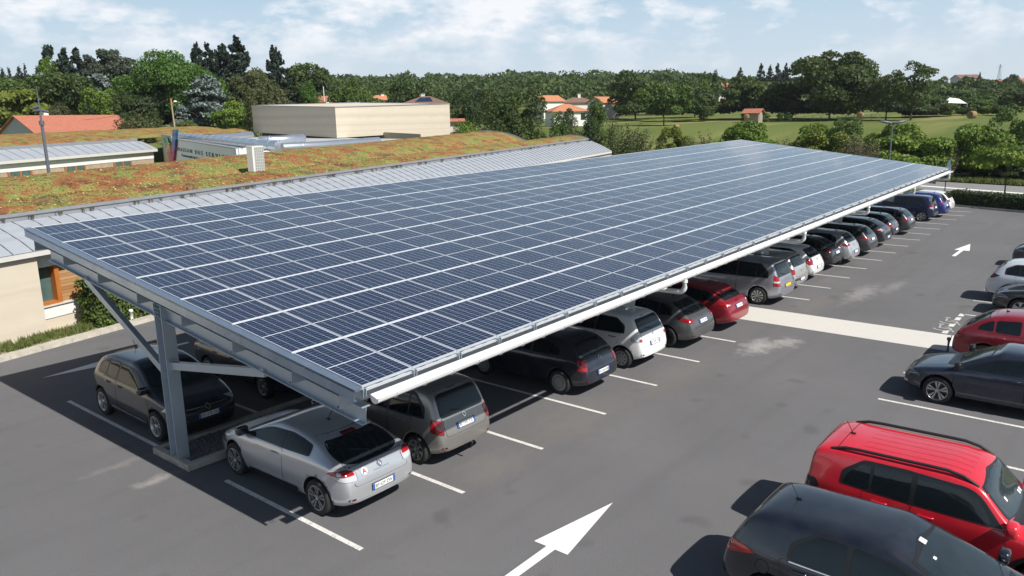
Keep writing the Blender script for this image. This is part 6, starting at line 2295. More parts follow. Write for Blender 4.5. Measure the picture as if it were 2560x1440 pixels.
# --- middle, beyond the near roofs
T('deciduous_tree', 'large olive green tree between the hall and the white houses', 'tree', 'round', 'oak', 1290, 208, 178, 100, 6500, .038, .0, 7)
T('deciduous_tree', 'lower leafy half of the large olive green tree', 'tree', 'round', 'oak', 1265, 262, 130, 96, 3600, .05, .0, 4)
T('deciduous_tree', 'dark tree right of the beige hall corner', 'tree', 'round', 'dark', 1165, 232, 96, 125, 3000, .055, .0, 5)
T('deciduous_tree', 'purple brown tree behind the olive green tree', 'tree', 'round', 'oak', 1215, 225, 70, 130, 2600, .06, .0, 6)
T('rounded_bush', 'clipped bright green bush beside the beige hall', 'bush', 'flat', 'bright', 1170, 292, 100, 90, 3800, .05, .0, 0)
T('rounded_bush', 'lower clipped green bush in front of the hall corner', 'bush', 'flat', 'mid', 1150, 316, 80, 84, 3200, .055, .0, 1)
T('deciduous_tree', 'dark green tree hiding the orange roofed house', 'tree', 'round', 'dark', 1410, 266, 66, 112, 2600, .06, .0, 3)
T('bush', 'dense dark bush left of the feathery olive bush', 'bush', 'round', 'dark', 1475, 300, 88, 88, 3200, .055, .0, 2)
T('deciduous_tree', 'fresh green tree right of the orange roofed house', 'tree', 'round', 'mid', 1490, 250, 64, 118, 2600, .06, .0, 1)
T('bush', 'reddish leaved bush below the fresh green tree', 'bush', 'brush', 'oak', 1530, 276, 60, 104, 2200, .06, .0, 0)
T('bush', 'green undergrowth bush right of the large olive tree', 'bush', 'round', 'mid', 1385, 292, 80, 90, 2800, .055, .0, 6)
T('bush', 'low green bush at the far end of the zinc roof', 'bush', 'flat', 'mid', 1440, 330, 90, 82, 2800, .055, .0, 2)
T('bush', 'brown dry bush among the green undergrowth', 'bush', 'brush', 'brown', 1432, 292, 60, 98, 2000, .06, .0, 1)
T('tamarisk_bush', 'wide feathery olive bush behind the solar roof', 'bush', 'brush', 'olive', 1585, 292, 150, 84, 7000, .034, .0, 2)
T('deciduous_tree', 'dark oak left of the lone meadow tree', 'tree', 'round', 'oak', 1590, 184, 130, 200, 4200, .048, .02, 0)
T('deciduous_tree', 'lone round tree with a visible trunk on the meadow', 'tree', 'round', 'mid', 1662, 204, 116, 150, 4200, .046, .12, 3, None)
T('deciduous_tree', 'mid green tree behind the lone meadow tree', 'tree', 'round', 'far', 1740, 190, 100, 205, 3200, .055, .02, 5)
T('poplar_tree', 'narrow upright poplar left of the stone barn', 'tree', 'tall', 'dark', 1790, 182, 30, 240, 1800, .085, .02, 0)
T('deciduous_tree', 'fresh green young tree left of the oak group', 'tree', 'tall', 'bright', 1762, 208, 36, 190, 1800, .085, .02, 1)
T('deciduous_tree', 'low bushy tree at the meadow edge', 'tree', 'round', 'far', 1752, 222, 78, 178, 2600, .06, .0, 6)
T('deciduous_tree', 'broad dark oak behind the stone barn', 'tree', 'round', 'oak', 1880, 196, 150, 186, 4600, .046, .02, 1)
T('deciduous_tree', 'shadowy oak between the barn and the tallest oak', 'tree', 'round', 'dark', 1985, 186, 120, 180, 4200, .048, .02, 2)
T('deciduous_tree', 'tallest dark oak on the meadow edge', 'tree', 'round', 'oak', 2085, 132, 175, 172, 7000, .036, .02, 3)
T('deciduous_tree', 'oak attached to the right side of the tallest oak', 'tree', 'round', 'oak', 2165, 160, 90, 176, 3600, .05, .02, 4)
T('deciduous_tree', 'open crowned tree, left one of the right hand pair', 'tree', 'open', 'oak', 2225, 172, 80, 168, 3600, .048, .12, 0)
T('deciduous_tree', 'open crowned tree with light gaps, right one of the pair', 'tree', 'open', 'oak', 2290, 150, 100, 164, 4200, .045, .12, 1)
for k, (u, v, w, l) in enumerate(((1903, 165, 34, 'far spruce, leftmost of the four above the oaks'), (1926, 168, 30, 'far spruce, second of the four above the oaks'), (1945, 164, 34, 'far spruce, third of the four above the oaks'), (1966, 165, 36, 'far spruce, nearest to the tallest oak'))):
    T('spruce_tree', l, 'tree', 'spruce', 'spruce', u, v, w * 2.0, 330, 2000, .07, .0, k % 2, 'far spruces above the oaks')
T('spruce_tree', 'hazy far spruce alone on the low skyline', 'tree', 'spruce', 'pine', 1851, 172, 55, 420, 1200, .08, .0, 1)
for k, (u, v, w, D, m, l) in enumerate(((2350, 196, 56, 330, 'far', 'far tree just right of the open crowned pair'), (2410, 192, 76, 300, 'oak', 'brownish round tree right of the pair'), (2385, 222, 90, 230, 'far', 'bushy tree behind the white tent'), (2460, 200, 66, 290, 'far', 'mid green tree right of the brownish round tree'), (2450, 184, 30, 420, 'spruce', 'small dark pointed tree on the right skyline'), (2535, 190, 62, 360, 'dark', 'dark tree at the right edge of the skyline'), (2510, 205, 60, 300, 'far', 'pale green tree left of the dark edge tree'), (2545, 222, 90, 230, 'oak', 'olive tree at the right edge above the field'), (2470, 236, 60, 215, 'mid', 'garden tree right of the white tent'), (2430, 243, 60, 208, 'mid', 'small garden bush tree near the white tent'), (2330, 240, 60, 200, 'mid', 'low green tree left of the white tent'))):
    T('deciduous_tree', l, 'tree', 'round' if m != 'spruce' else 'spruce', m, u, v, w, D, 2200, .068, .0, k % 8)
for k, (u, v, w, D) in enumerate(((2340, 262, 40, 190), (2370, 266, 46, 188), (2410, 268, 40, 190), (2440, 262, 46, 190), (2470, 264, 36, 190), (2500, 262, 40, 188), (2530, 262, 50, 186), (2300, 262, 46, 190), (2270, 264, 40, 186))):
    T('garden_bush', ['garden bush in front of the white tent, leftmost of its row', 'garden bush touching the left end of the white tent', 'garden bush covering the middle of the white tent', 'garden bush right of the white tent', 'garden bush second to the right of the tent', 'garden bush third to the right of the tent', 'garden bush at the right end of the row', 'garden bush under the open crowned tree', 'garden bush beside the trunk of the open crowned pair'][k], 'bush', 'round', ('mid', 'bright', 'dark')[k % 3], u, v, w, D, 1400, .085, .0, k % 8, 'garden bushes beyond the field')
for k in range(13):
    uu = 1600 + 62 * k + TR.uniform(-14, 14)
    lab = ['under the left hand oak', 'below the lone meadow tree', 'right of the lone meadow tree', 'left of the stone barn by the fence', 'close to the left of the stone barn', 'just behind the stone barn', 'right behind the stone barn roof', 'under the shadowy oak', 'under the left side of the tallest oak', 'under the tallest oak', 'under the right side of the tallest oak', 'between the tallest oak and the open pair', 'under the open crowned pair'][k]
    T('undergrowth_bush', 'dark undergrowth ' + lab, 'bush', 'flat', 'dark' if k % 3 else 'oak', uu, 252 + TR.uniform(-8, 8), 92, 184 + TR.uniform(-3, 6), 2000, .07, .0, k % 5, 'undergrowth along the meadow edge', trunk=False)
# clipped trees and shrubs in the row behind the solar roof
for (u, v, w, D, m, kd, l) in ((1690, 320, 92, 94, 'lime', 'flat', 'yellow green clipped tree nearest to the feathery bush'),
                              (1868, 306, 140, 95, 'bright', 'flat', 'bright clipped tree above the far corner of the solar roof'),
                              (2048, 312, 130, 96, 'bright', 'flat', 'bright clipped tree behind the far gable of the roof'),
                              (2062, 330, 130, 90, 'lime', 'flat', 'lower yellow green clipped tree touching the far gable'),
                              (2235, 311, 138, 96, 'bright', 'flat', 'clipped tree behind the two headed lamp post'),
                              (2282, 342, 196, 90, 'bright', 'flat', 'wide clipped tree right of the two headed lamp post'),
                              (2452, 318, 190, 94, 'bright', 'flat', 'wide clipped tree above the far hedge'),
                              (2528, 352, 150, 74, 'bright', 'flat', 'clipped tree with a bare trunk at the right edge')):
    T('clipped_tree', l, 'tree', kd, m, u, v, w, D, 9500, .040, .03 if D > 75 else .34, int(u) % 5, 'clipped trees in a row')
T('bush', 'tall rounded bush rising out of the hedge row', 'bush', 'round', 'mid', 2110, 275, 96, 92, 4200, .046, .0, 5)
T('bush', 'large dark bush at the right edge before the field', 'bush', 'round', 'mid', 2545, 270, 120, 96, 4200, .046, .0, 6)
for k, (u, v, w, D, l) in enumerate(((1762, 312, 90, 88, 'brown dry shrub left of the bright clipped tree'), (1735, 322, 70, 86, 'green brown shrub beside the yellow green clipped tree'), (1965, 325, 80, 88, 'brown dry shrub right of the bright clipped tree'), (2140, 320, 80, 88, 'reddish brown shrub under the tall rounded bush'), (2180, 328, 60, 86, 'dry shrub left of the lamp post'), (2370, 330, 60, 90, 'dry shrub between two wide clipped trees'), (1815, 330, 50, 86, 'dry shrub below the stone barn'))):
    T('dry_shrub', l, 'bush', 'brush', 'brown' if k != 1 else 'olive', u, v, w, D, 3200, .042, .0, k % 3, 'dry shrubs in the hedge row')
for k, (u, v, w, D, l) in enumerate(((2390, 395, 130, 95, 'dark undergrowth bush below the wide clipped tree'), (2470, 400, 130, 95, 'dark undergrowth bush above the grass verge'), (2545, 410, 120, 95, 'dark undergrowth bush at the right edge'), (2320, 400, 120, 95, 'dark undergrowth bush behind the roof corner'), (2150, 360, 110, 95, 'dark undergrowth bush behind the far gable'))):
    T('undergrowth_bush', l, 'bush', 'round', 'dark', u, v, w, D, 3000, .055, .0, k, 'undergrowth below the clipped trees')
for k, (u, l) in enumerate(((1222, 'small bush beside the stone barn door'), )): pass
for (u, v, w, l) in ((1908, 281, 40, 'clipped hedge right of the stone barn'), (1950, 281, 20, 'small round bush right of the barn hedge'), (1972, 281, 24, 'second small round bush right of the barn hedge'), (1862, 276, 24, 'small tree at the left corner of the stone barn')):
    T('garden_bush', l, 'bush', 'round', 'mid', u, v, w, 166, 1200, .09, .0, 2, 'bushes at the stone barn')


def hedge(name, a, b, w, h, mat, n, leaf, label, seed, z0=0.0):
    rng = np.random.default_rng(seed)
    a, b = np.array(a), np.array(b); L = np.linalg.norm(b - a); d = (b - a) / L; nn = np.array([-d[1], d[0]])
    u = rng.uniform(0, L, n); face = rng.random(n)
    y = np.where(face < .34, rng.uniform(-w / 2, w / 2, n), np.where(face < .67, -w / 2, w / 2) + rng.normal(0, .05, n))
    z = np.where(face < .34, h + rng.normal(0, .06, n), rng.uniform(0.02, h, n))
    endm = rng.random(n) < .08; u = np.where(endm, np.where(rng.random(n) < .5, 0, L) + rng.normal(0, .05, n), u)
    y = np.where(endm, rng.uniform(-w / 2, w / 2, n), y)
    C = np.stack([a[0] + d[0] * u + nn[0] * y, a[1] + d[1] * u + nn[1] * y, z + z0], 1)
    N = np.stack([nn[0] * np.sign(y) * (face >= .34), nn[1] * np.sign(y) * (face >= .34), (face < .34) * 1.0 + .25], 1)
    o0 = np.array([*((a + b) / 2), z0])
    V = leaf_arrays(rng, C - o0, N, np.full(n, leaf))
    me = mesh_from_quads(name, V); me.materials.append(LEAF[mat])
    root = empty(name, tuple(o0)); tag(root, label, 'hedge')
    link('foliage', me, None, root)
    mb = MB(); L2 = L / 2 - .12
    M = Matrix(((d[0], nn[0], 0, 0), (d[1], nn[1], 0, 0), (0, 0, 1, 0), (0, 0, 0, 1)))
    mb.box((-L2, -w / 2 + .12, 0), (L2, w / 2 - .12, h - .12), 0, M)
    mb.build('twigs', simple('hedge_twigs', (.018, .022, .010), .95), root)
    return root


h0, h1 = BW(1.30, -.42, 0), BW(8.2, -.42, 0)
hedge('hedge', (h0.x, h0.y), (h1.x, h1.y), .95, 1.55, 'hedge', 12000, .055, 'thick clipped hedge against the wooden wall of the building', 3, .1)
hd = ext(hk0, hk1, -3.0, 5); nx, ny = .75, .2
hedge('hedge', (hk0[0] + .75 - .1, hk0[1] + .1), (hd[1][0] + .75, hd[1][1]), 1.1, 1.05, 'dark', 8000, .09, 'long clipped hedge between the car park and the road', 4)
hedge('hedge', (hd[0][0] + .75, hd[0][1]), (hk0[0] + .75 + .35, hk0[1] + .9), 1.0, .7, 'mid', 5000, .09, 'lower green hedge behind the last parked cars', 6)
# grass verge on the far side of the road
rv_ = random.Random(8); pts = []
va, vb_ = gp(2325, 451), gp(2558, 464)
for _ in range(1500):
    k = rv_.uniform(-.6, 1.4); d_ = rv_.uniform(0, 4.5)
    x, y = va[0] + (vb_[0] - va[0]) * k + d_, va[1] + (vb_[1] - va[1]) * k + d_ * .3
    pts.append((x, y, -.05))
grass_tufts('roadside_grass', pts, M_GRASS, 'bright grass verge on the far side of the road', .15, .45, 4, 4)
# the white pipe end in the hedge
pb = empty('white_post', tuple(BW(2.55, -.93, .1))); tag(pb, 'short white post at the foot of the near hedge', 'post')
mb = MB(); mb.lathe([(.055, 0), (.055, .26), (.075, .262), (.075, .33), (.06, .36), (.001, .37)], 16); mb.build('tube', M_WHITE, pb)

# --- distant wood covering the hillside
rngf = np.random.default_rng(77)
Vs, Ms = [], []
cnt = 0
for D in np.concatenate([np.arange(250, 420, 13), np.arange(420, 1050, 22)]):
    step = (11 if D < 420 else 17) / D
    az = -36.0 if D > 330 else -180.0
    while az < (37 if D > 330 else 180):
        az += math.degrees(step) * rngf.uniform(.75, 1.25)
        if abs(az) > 37: az += math.degrees(step) * 1.2  # sparser ring round the back is unseen, added to darken reflections in the cars
        if -37 < az < -20 and D < 420 and rngf.random() < .55: continue
        if -24 < az < -14 and D < 330: continue
        a = YAW + math.radians(az); dd = D + rngf.normal(0, 5)
        x, y = CAM.x + dd * math.cos(a), CAM.y + dd * math.sin(a)
        R = rngf.uniform(5.2, 8.5) * (1 if D < 420 else 1.4); h = rngf.uniform(9, 14.5) * (1.0 if az > -14 else .62)
        z = terrain(x, y)
        m = 430 if D < 420 else 200
        p = on_sphere(rngf, m); p[:, 2] = np.abs(p[:, 2]) * 1.05 - .2
        lump = 1 + .22 * np.sin(p[:, 0] * 5 + x) * np.cos(p[:, 1] * 5 + y)
        q = np.stack([x + p[:, 0] * R * lump, y + p[:, 1] * R * lump, z + h * .55 + p[:, 2] * h * .45 * lump], 1)
        Vs.append(leaf_arrays(rngf, q, p * 1.2, np.full(m, R * (.085 if D < 420 else .125))))
        mi = rngf.choice([0, 1, 2, 3, 4], p=[.42, .26, .20, .115, .005])
        Ms.append(np.full(m, mi)); cnt += 1
me = mesh_from_quads('distant_wood', np.concatenate(Vs), np.concatenate(Ms))
for k in ('far', 'oak', 'dark', 'mid', 'yellow'): me.materials.append(LEAF[k])
tag(link('distant_wood', me), 'dense green wood covering the hillside up to the skyline', kind='stuff')

# ------------------------------------------------------------------ houses, lamps, poles, bales
def mat_tiles(name, a, b):
    t = NT(name)
    p = t.co()
    n = t.noise(p, 1.5, 5, 0.7); w = t.noise(t.mapping(p, (1.2, 6, 6)), 2.2, 4, 0.7)
    c = t.mix(t.ramp(w, [(0.35, 0.0), (0.65, 1.0)]), a, b)
    c = t.mix(t.ramp(n, [(0.55, 0.0), (0.8, 0.4)]), c, (.20, .11, .08))
    wv = t.node('ShaderNodeTexWave'); t.put(wv.inputs[0], p); wv.inputs['Scale'].default_value = 2.4; wv.bands_direction = 'X'
    t.bump(wv.outputs[1], 0.5, 0.05)
    return t.set(col=c, rough=0.9)


M_TILE = mat_tiles('red_roof_tiles', (.36, .095, .055), (.47, .20, .13))
M_TILEO = mat_tiles('orange_roof_tiles', (.46, .16, .075), (.54, .25, .14))
M_TILEB = mat_tiles('brown_roof_tiles', (.17, .095, .07), (.24, .14, .11))
M_HW = simple('house_wall', (.66, .61, .54), .9, var=.08, scale=1)
M_HWW = simple('white_house_wall', (.78, .76, .72), .9, var=.06, scale=1)
M_GREYW = simple('grey_house_wall', (.50, .50, .52), .9, var=.08, scale=1)
M_STONE = simple('rubble_stone', (.33, .28, .22), .95, var=.35, scale=3)
M_PV = simple('roof_solar_panel', (.015, .025, .06), .2)
M_DARKW = simple('dark_window', (.03, .035, .04), .3)


def house(name, u, v, D, L, W, wh, rh, rot, roof, wall, label, hip=False, chim=None, wins=(), door=False, cat='house', pv=False, zadj=0.0):
    """u, v: photo pixel of the middle of the eaves; wh: eaves above the ground, rh: roof rise"""
    q = atD(u, v, D)
    root = empty(name, (q.x, q.y, q.z - wh), rot); tag(root, label, cat)
    mb = MB()
    mb.box((-L / 2, -W / 2, -3), (L / 2, W / 2, wh))
    if not hip:
        for x in (-L / 2, L / 2): mb.add([(x, -W / 2, wh), (x, W / 2, wh), (x, 0, wh + rh * .98)], [(0, 1, 2)])
    mb.build('wall', wall, root)
    o = .45; k = rh / (W / 2)
    mb = MB(); z0 = wh - o * k; th = .12
    rl = L / 2 + o - (W / 2 + o if hip else 0)
    if hip: rl = max(rl, .3)
    ev = [(-L / 2 - o, -W / 2 - o, z0), (L / 2 + o, -W / 2 - o, z0), (L / 2 + o, W / 2 + o, z0), (-L / 2 - o, W / 2 + o, z0)]
    rd = [(-rl, 0, wh + rh), (rl, 0, wh + rh)]
    vs = ev + rd; vs2 = [(a, b, c + th) for a, b, c in vs]
    fs = [(0, 1, 5, 4), (2, 3, 4, 5), (1, 2, 5), (3, 0, 4)] if hip else [(0, 1, 5, 4), (2, 3, 4, 5)]
    mb.add(vs2, fs)
    mb.add(vs, [tuple(reversed(f)) for f in fs])
    for a, b in ((0, 1), (1, 2), (2, 3), (3, 0)) if hip else ((0, 1), (2, 3)): mb.add([vs[a], vs[b], vs2[b], vs2[a]], [(0, 1, 2, 3)])
    if not hip:
        for a, b in ((1, 5), (5, 2), (3, 4), (4, 0)): mb.add([vs[a], vs[b], vs2[b], vs2[a]], [(0, 1, 2, 3)])
    r = mb.build('roof', roof, root)
    if chim is not None:
        mb = MB(); x, y, h = chim; zb = wh + rh - abs(y) * k - .3
        mb.box((x - .35, y - .3, zb), (x + .35, y + .3, zb + h)); mb.box((x - .42, y - .37, zb + h + .003), (x + .42, y + .37, zb + h + .1)); mb.build('chimney', M_HWW, r)
    if pv:
        mb = MB(); s = math.sqrt(1 + k * k)
        P_ = lambda x, y: (x, y, wh + rh + y * k + th + .06)
        mb.add([P_(-L * .22, -W * .46), P_(L * .22, -W * .46), P_(L * .12, -W * .12), P_(-L * .12, -W * .12)], [(0, 1, 2, 3)])
        mb.build('roof_panel', M_PV, r)
    for (face, x, z, w, h) in wins:
        mb = MB()
        if face == 'f': mb.box((x - w / 2, -W / 2 - .05, z), (x + w / 2, -W / 2 - .005, z + h))
        elif face == 'e': mb.box((L / 2 + .005, x - w / 2, z), (L / 2 + .05, x + w / 2, z + h))
        else: mb.box((-L / 2 - .05, x - w / 2, z), (-L / 2 - .005, x + w / 2, z + h))
        mb.build('window', M_DARKW, root)
    if door:
        mb = MB(); mb.box((-L / 2 - .05, -.6, 0), (-L / 2 - .004, .6, 2.0)); mb.build('door', M_STONE, root)
    return root


house('house', 175, 329, 136, 15.0, 9.0, 2.6, 2.3, YAW + rad(-30), M_TILE, M_GREYW, 'low house with a long red tiled roof and white chimney', chim=(-3.0, .6, 1.15), wins=(('w', 0, 1.0, 1.2, 1.1),))
house('house', 1367, 253, 205, 6.6, 6.0, 5, 1.35, YAW + rad(-55), M_TILEO, M_HWW, 'white house with a steep orange roof and a small chimney at its left', chim=(-2.2, .4, 1.2), wins=(('f', 1.2, 1.5, 1.2, 1.3), ('w', .8, 1.5, 1.0, 1.3)))
house('house', 1415, 277, 160, 7.0, 5.6, 2.4, 1.2, YAW + rad(-75), M_TILEO, M_HWW, 'low house with a wide orange hipped roof in front of the brown one', hip=True, wins=(('f', 2.6, .6, .9, 1.3),))
house('house', 1443, 256, 215, 9.0, 6.5, 4, 1.2, YAW + rad(-85), M_TILEB, M_HWW, 'pale house with a dark brown hipped roof', hip=True, chim=(.5, 0, 1.2), wins=(('f', 2.5, 1.0, 1.1, 1.3),))
house('house', 1508, 256, 210, 6.0, 5.6, 6, 1.35, YAW + rad(-50), M_TILEO, M_HW, 'beige two storey house with an orange roof at the right of the group', wins=(('w', -.5, 1.3, 2.6, 1.6),))
house('house', 1065, 258, 160, 8.0, 6.5, 4, 1.25, YAW + rad(-92), M_TILEB, M_HWW, 'house with solar panels on a brown hipped roof above the beige hall', hip=True, chim=(-.6, .3, .9), pv=True)
house('house', 810, 253, 150, 2.6, 2.4, 2, .8, YAW + rad(-120), M_TILEO, M_HWW, 'small white house with an orange gable above the left of the hall')
house('house', 948, 248, 190, 2.6, 2.6, 2, .8, YAW + rad(-75), M_TILEO, M_HW, 'orange roof peeping between two trees above the hall', chim=(.8, 0, .5))
house('house', 1134, 303, 112, 2.2, 2.0, 2, .25, YAW + rad(-80), M_TILE, M_HW, 'red tiled roof ridge behind the clipped bush beside the hall')
house('stone_barn', 1884, 281, 164, 2.9, 2.2, 1.5, .62, YAW + rad(52), M_TILE, M_STONE, 'small stone barn with a red tiled roof at the meadow edge', door=True, cat='barn')
house('house', 1812, 218, 330, 8, 7, 2.5, 1.6, YAW + rad(-80), M_TILE, M_HW, 'distant red roof between the poplar and the dark oak')
house('house', 2475, 212, 420, 16, 10, 4, 2.0, YAW + rad(-80), M_TILE, M_HW, 'distant red roofed house on the right skyline')
house('house', 2552, 208, 420, 12, 10, 4, 2.0, YAW + rad(-100), M_TILE, M_HW, 'distant red roof at the right edge of the skyline')
house('house', 2415, 196, 520, 12, 10, 4, 2.0, YAW + rad(-90), M_TILEB, M_HW, 'far brown roof just showing above the trees at right')
# white tent and parked trailer beyond the field
q = atD(2385, 270, 196); tn = empty('white_tent', (q.x, q.y, q.z), YAW + rad(-90)); tag(tn, 'low white tent roof beyond the hay field', 'tent')
mb = MB(); mb.add([(-2.6, -1.4, 1.1), (1.9, -1.4, .9), (2.6, 1.4, 1.0), (-2.2, 1.4, 1.2), (-1.2, 0, 2.2), (.9, 0, 1.9)], [(0, 1, 5, 4), (2, 3, 4, 5), (1, 2, 5), (3, 0, 4)]); mb.build('canvas', M_HWW, tn)
mb = MB(); [mb.box((x - .04, y - .04, -1), (x + .04, y + .04, 1.0)) for x in (-2.3, 2.0) for y in (-1.3, 1.3)]; mb.build('tent_pole', M_GALV, tn)
q = atD(2350, 271, 196); tn = empty('trailer', (q.x, q.y, q.z - .3), YAW + rad(-90)); tag(tn, 'pale flat topped trailer left of the white tent', 'trailer')
mb = MB(); mb.box((-1.6, -.8, .4), (1.6, .8, 1.5)); mb.box((-1.7, -.9, 1.503), (1.7, .9, 1.62)); mb.build('trailer_body', M_FASC, tn)
mb = MB(); mb.lathe([(.001, -.85), (.33, -.85), (.33, -.7), (.001, -.7)], 16, 'y', (0, 0, .33)); mb.lathe([(.001, .7), (.33, .7), (.33, .85), (.001, .85)], 16, 'y', (0, 0, .33)); mb.build('wheel', M_TYRE, tn)

# straw bales
M_STRAW = NT('straw'); _n = M_STRAW.noise(M_STRAW.co(), 9, 5, .7); M_STRAW.bump(_n, .8, .06)
M_STRAW = M_STRAW.set(col=M_STRAW.mix(_n, (.17, .115, .05), (.36, .26, .13)), rough=.95)
bale0 = None
for k, (u, v, w, rz, l) in enumerate(((2430, 287, 20, .4, 'straw bale alone at the right of the field'), (2151, 288, 17, .9, 'straw bale near the fence below the oaks'), (1866, 292, 15, 1.0, 'straw bale in front of the stone barn'), (1691, 317, 15, .3, 'straw bale nearest to the hedge row'), (1176, 300, 10, .5, 'straw bale')) [:4]):
    D = 1.42 * FPX / w * .78; q = atD(u, v, D)
    e = empty('straw_bale', (q.x, q.y, q.z), YAW + rz); tag(e, l, 'bale', 'round straw bales on the field')
    mb = MB(); mb.lathe([(p_ * .62, h_ * .62) for p_, h_ in ((.001, -.6), (.35, -.61), (.66, -.60), (.70, -.55), (.71, 0), (.70, .55), (.66, .60), (.35, .61), (.001, .6))], 28, 'y', (0, 0, 0), smooth=True)
    o = mb.build('roll', M_STRAW, e, fix=True)
    gz = q.z - .70
    mb = MB()
    for a in (-.3, 0, .3): mb.lathe([(.442, a * .6 - .008), (.446, a * .6), (.442, a * .6 + .008)], 28, 'y', (0, 0, 0))
    mb.build('net_wrap', M_TRIM if False else M_STRAW, e)

# lamp posts
def head_lamp():
    D = 66.0
    q = atD(2232, 304, D); root = empty('lamp_post', (q.x, q.y, 0)); tag(root, 'slim grey lamp post with two wing shaped heads behind the solar roof', 'lamp post')
    mb = MB(); H = q.z - .15
    mb.tube([(0, 0, -.1), (0, 0, .8)], .09, 10); mb.tube([(0, 0, .8), (0, 0, H)], .07, 10, r2=.045); mb.build('pole', M_GREYP, root)
    d = rt2.copy(); d.z = 0; d.normalize()
    for sg in (1, -1):
        mb = MB()
        N = 10; vs = []; fs = []
        for i in range(N + 1):
            t = i / N; w = .21 * math.sin(math.pi * min(1, .12 + t * .86)) ** .7; x = .06 + t * .98; zc = H + .03 + .16 * math.sin(t * 1.3)
            c = d * sg * x; n = Vector((-d.y, d.x, 0))
            for a in range(8):
                an = 2 * math.pi * a / 8
                vs.append(c + n * math.cos(an) * w + Vector((0, 0, zc + math.sin(an) * .085 * (w / .21 + .2))))
        for i in range(N):
            for a in range(8): fs.append((i * 8 + a, i * 8 + (a + 1) % 8, (i + 1) * 8 + (a + 1) % 8, (i + 1) * 8 + a))
        mb.add(vs, fs, 0, True); mb.build('lamp_head', M_GREYP, root, fix=True)


M_GREYP = simple('grey_post_paint', (.13, .145, .175), .45, .2, var=.1)
head_lamp()
b = BW(10.9, 16.0, 0); lp_ = empty('mast', (b.x, b.y, 0)); tag(lp_, 'tall grey tapering mast with floodlights rising behind the sedum roof', 'mast')
zt = atD(90, 214, math.hypot(b.x - CAM.x, b.y - CAM.y)).z
mb = MB(); mb.tube([(0, 0, 0), (0, 0, zt * .80)], .105, 12, r2=.075); mb.tube([(0, 0, zt * .80), (0, 0, zt)], .055, 10, r2=.012); mb.tube([(0, 0, zt * .775), (0, 0, zt * .80)], .13, 12); mb.build('pole', M_GREYP, lp_)
d = rt2.copy(); d.z = 0; d.normalize()
for (dx, dz, ang) in ((.30, zt * .853, .25), (-.16, zt * .876, -.3), (-.12, zt * .858, -.1)):
    mb = MB(); c = d * dx + Vector((0, 0, dz))
    mb.bar(Vector((0, 0, dz + .02)), c, .04, .04); a = c - d * .12 * math.copysign(1, dx) + Vector((0, 0, .05)); mb.tube([c - d * .16 + Vector((0, 0, ang * .15)), c + d * .16 - Vector((0, 0, ang * .15))], .075, 10)
    mb.build('floodlight', M_GREYP, lp_)
# wooden pole with lamp and wire
q0 = atD(438, 328, 128); qt = atD(427, 246, 128)
wp = empty('utility_pole', (qt.x, qt.y, q0.z - 4)); tag(wp, 'leaning wooden pole with a small white street lamp', 'utility pole')
off = -Vector(wp.location)
M_POLE = simple('weathered_wood', (.33, .27, .20), .9, var=.35, scale=3)
mb = MB(); mb.tube([Vector((q0.x, q0.y, q0.z - 4.5)), q0, qt + Vector((0, 0, -.9))], .15, 10, r2=.11); o = mb.build('pole', M_POLE, wp, ); o.location = off
mb = MB(); mb.tube([qt + Vector((0, 0, -.9)), qt], .115, 10); o = mb.build('pole_top', simple('orange_lichen', (.45, .20, .06), .9, var=.3), wp); o.location = off
lampc = atD(438, 254, 128)
mb = MB(); mb.tube([qt + Vector((0, 0, -1.0)), (qt + lampc) / 2 + Vector((0, 0, -.3)), lampc + Vector((0, 0, .05))], .03, 8); o = mb.build('lamp_arm', M_GALV, wp); o.location = off
mb = MB(); mb.lathe([(.001, .16), (.16, .12), (.26, .0), (.27, -.05), (.001, -.06)], 14, 'z', lampc); o = mb.build('lamp_shade', M_WHITE, wp); o.location = off
cb = empty('overhead_cable', tuple(qt)); tag(cb, 'thin black cable sagging from the wooden pole over the red roof', 'cable')
e_ = atD(205, 300, 124); pts = []
for i in range(17):
    t = i / 16; p = qt * (1 - t) + e_ * t; p.z -= 1.6 * 4 * t * (1 - t) * .35; pts.append(p - qt)
mb = MB(); mb.tube(pts, .022, 5); mb.build('wire', M_BLACK, cb)
# thin sign post past the end of the canopy
q = at(2361, 486, 0); sp_ = empty('thin_post', (q.x, q.y, 0)); tag(sp_, 'thin dark post behind the last parked cars', 'post')
mb = MB(); mb.tube([(0, 0, 0), (0, 0, 3.1)], .035, 8); mb.box((-.09, -.09, 0), (.09, .09, .02)); mb.build('pole', M_BLACK, sp_)
# concrete pole among the trees
q = atD(810, 244, 148); q2 = atD(810, 216, 148); cp_ = empty('concrete_pole', (q.x, q.y, q.z - 5)); tag(cp_, 'thin pale pole above the small white house', 'pole')
mb = MB(); mb.tube([(0, 0, 0), (0, 0, q2.z - q.z + 5)], .12, 8, r2=.09); mb.build('pole', M_FASC, cp_)


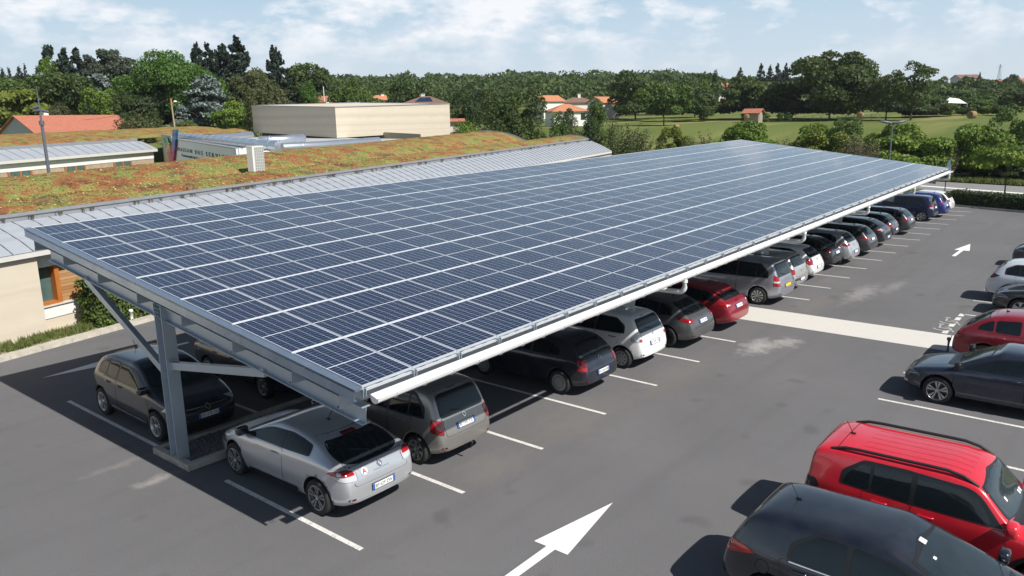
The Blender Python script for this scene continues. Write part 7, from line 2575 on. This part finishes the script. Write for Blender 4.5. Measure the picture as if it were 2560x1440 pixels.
def pylon(u, vt, vb, D, label):
    q = atD(u, vb, D); H = atD(u, vt, D).z - q.z
    root = empty('pylon', (q.x, q.y, q.z - 4), YAW); tag(root, label, 'pylon')
    mb = MB(); w = H * .13; H2 = H + 4; t = .22
    c = lambda k, s: Vector((s[0] * w * (1 - .85 * k), s[1] * w * (1 - .85 * k), H2 * k))
    S = ((-1, -1), (1, -1), (1, 1), (-1, 1))
    for s in S: mb.bar(c(0, s), c(1, s), t, t)
    for i in range(7):
        for a in range(4):
            mb.bar(c(i / 7, S[a]), c((i + 1) / 7, S[(a + 1) % 4]), t * .6, t * .6)
    for k, l in ((.82, .30), (.92, .22)):
        mb.bar((0, -H * l, H2 * k), (0, H * l, H2 * k), t, t)
    mb.build('lattice', M_GALV, root)


pylon(2498, 161, 192, 900, 'tall lattice pylon on the right skyline')
pylon(1981, 166, 182, 1300, 'tiny far pylon left of the tallest oak')
# bollard with a round head at the walkway's end
q = at(2369, 880, 0); b_ = empty('bollard', (q.x, q.y, 0)); tag(b_, 'small dark bollard with a round head at the end of the walkway', 'bollard')
mb = MB(); mb.tube([(0, 0, 0), (0, 0, .36)], .03, 10); mb.lathe([(.001, .33), (.05, .36), (.062, .40), (.05, .44), (.001, .46)], 12); mb.build('bollard_post', M_GREYP, b_)
# fence along the meadow edge
a_, b2 = atD(1990, 291, 168), atD(2200, 285, 172)
fe = empty('field_fence', tuple(a_)); tag(fe, 'wire fence with pale posts under the oaks', 'fence')
N = 11; ps = []
for i in range(N):
    p = a_.lerp(b2, i / (N - 1)); p.z = terrain(p.x, p.y) + .2; ps.append(p - a_)
    mb = MB(); mb.box((p.x - a_.x - .04, p.y - a_.y - .04, p.z - a_.z - .4), (p.x - a_.x + .04, p.y - a_.y + .04, p.z - a_.z + .85)); mb.build('post', M_POLE, fe)
mb = MB()
for dz in (.2, .5, .8): mb.tube([p + Vector((0, 0, dz)) for p in ps], .012, 4)
mb.build('wire', M_GALV, fe)

# ------------------------------------------------------------------ thin summer haze
mb = MB(); mb.box((-700, -1500, -2.5), (1700, 1700, 62))
hz = NT('haze_air')
hz.t.nodes.remove(hz.b)
pv = hz.node('ShaderNodeVolumePrincipled')
pv.inputs['Color'].default_value = (0.86, 0.92, 1.0, 1)
pv.inputs['Density'].default_value = 0.00013
pv.inputs['Anisotropy'].default_value = 0.25
hz.t.links.new(pv.outputs[0], hz.out.inputs['Volume'])
tag(mb.build('haze', hz.mat), kind='stuff')
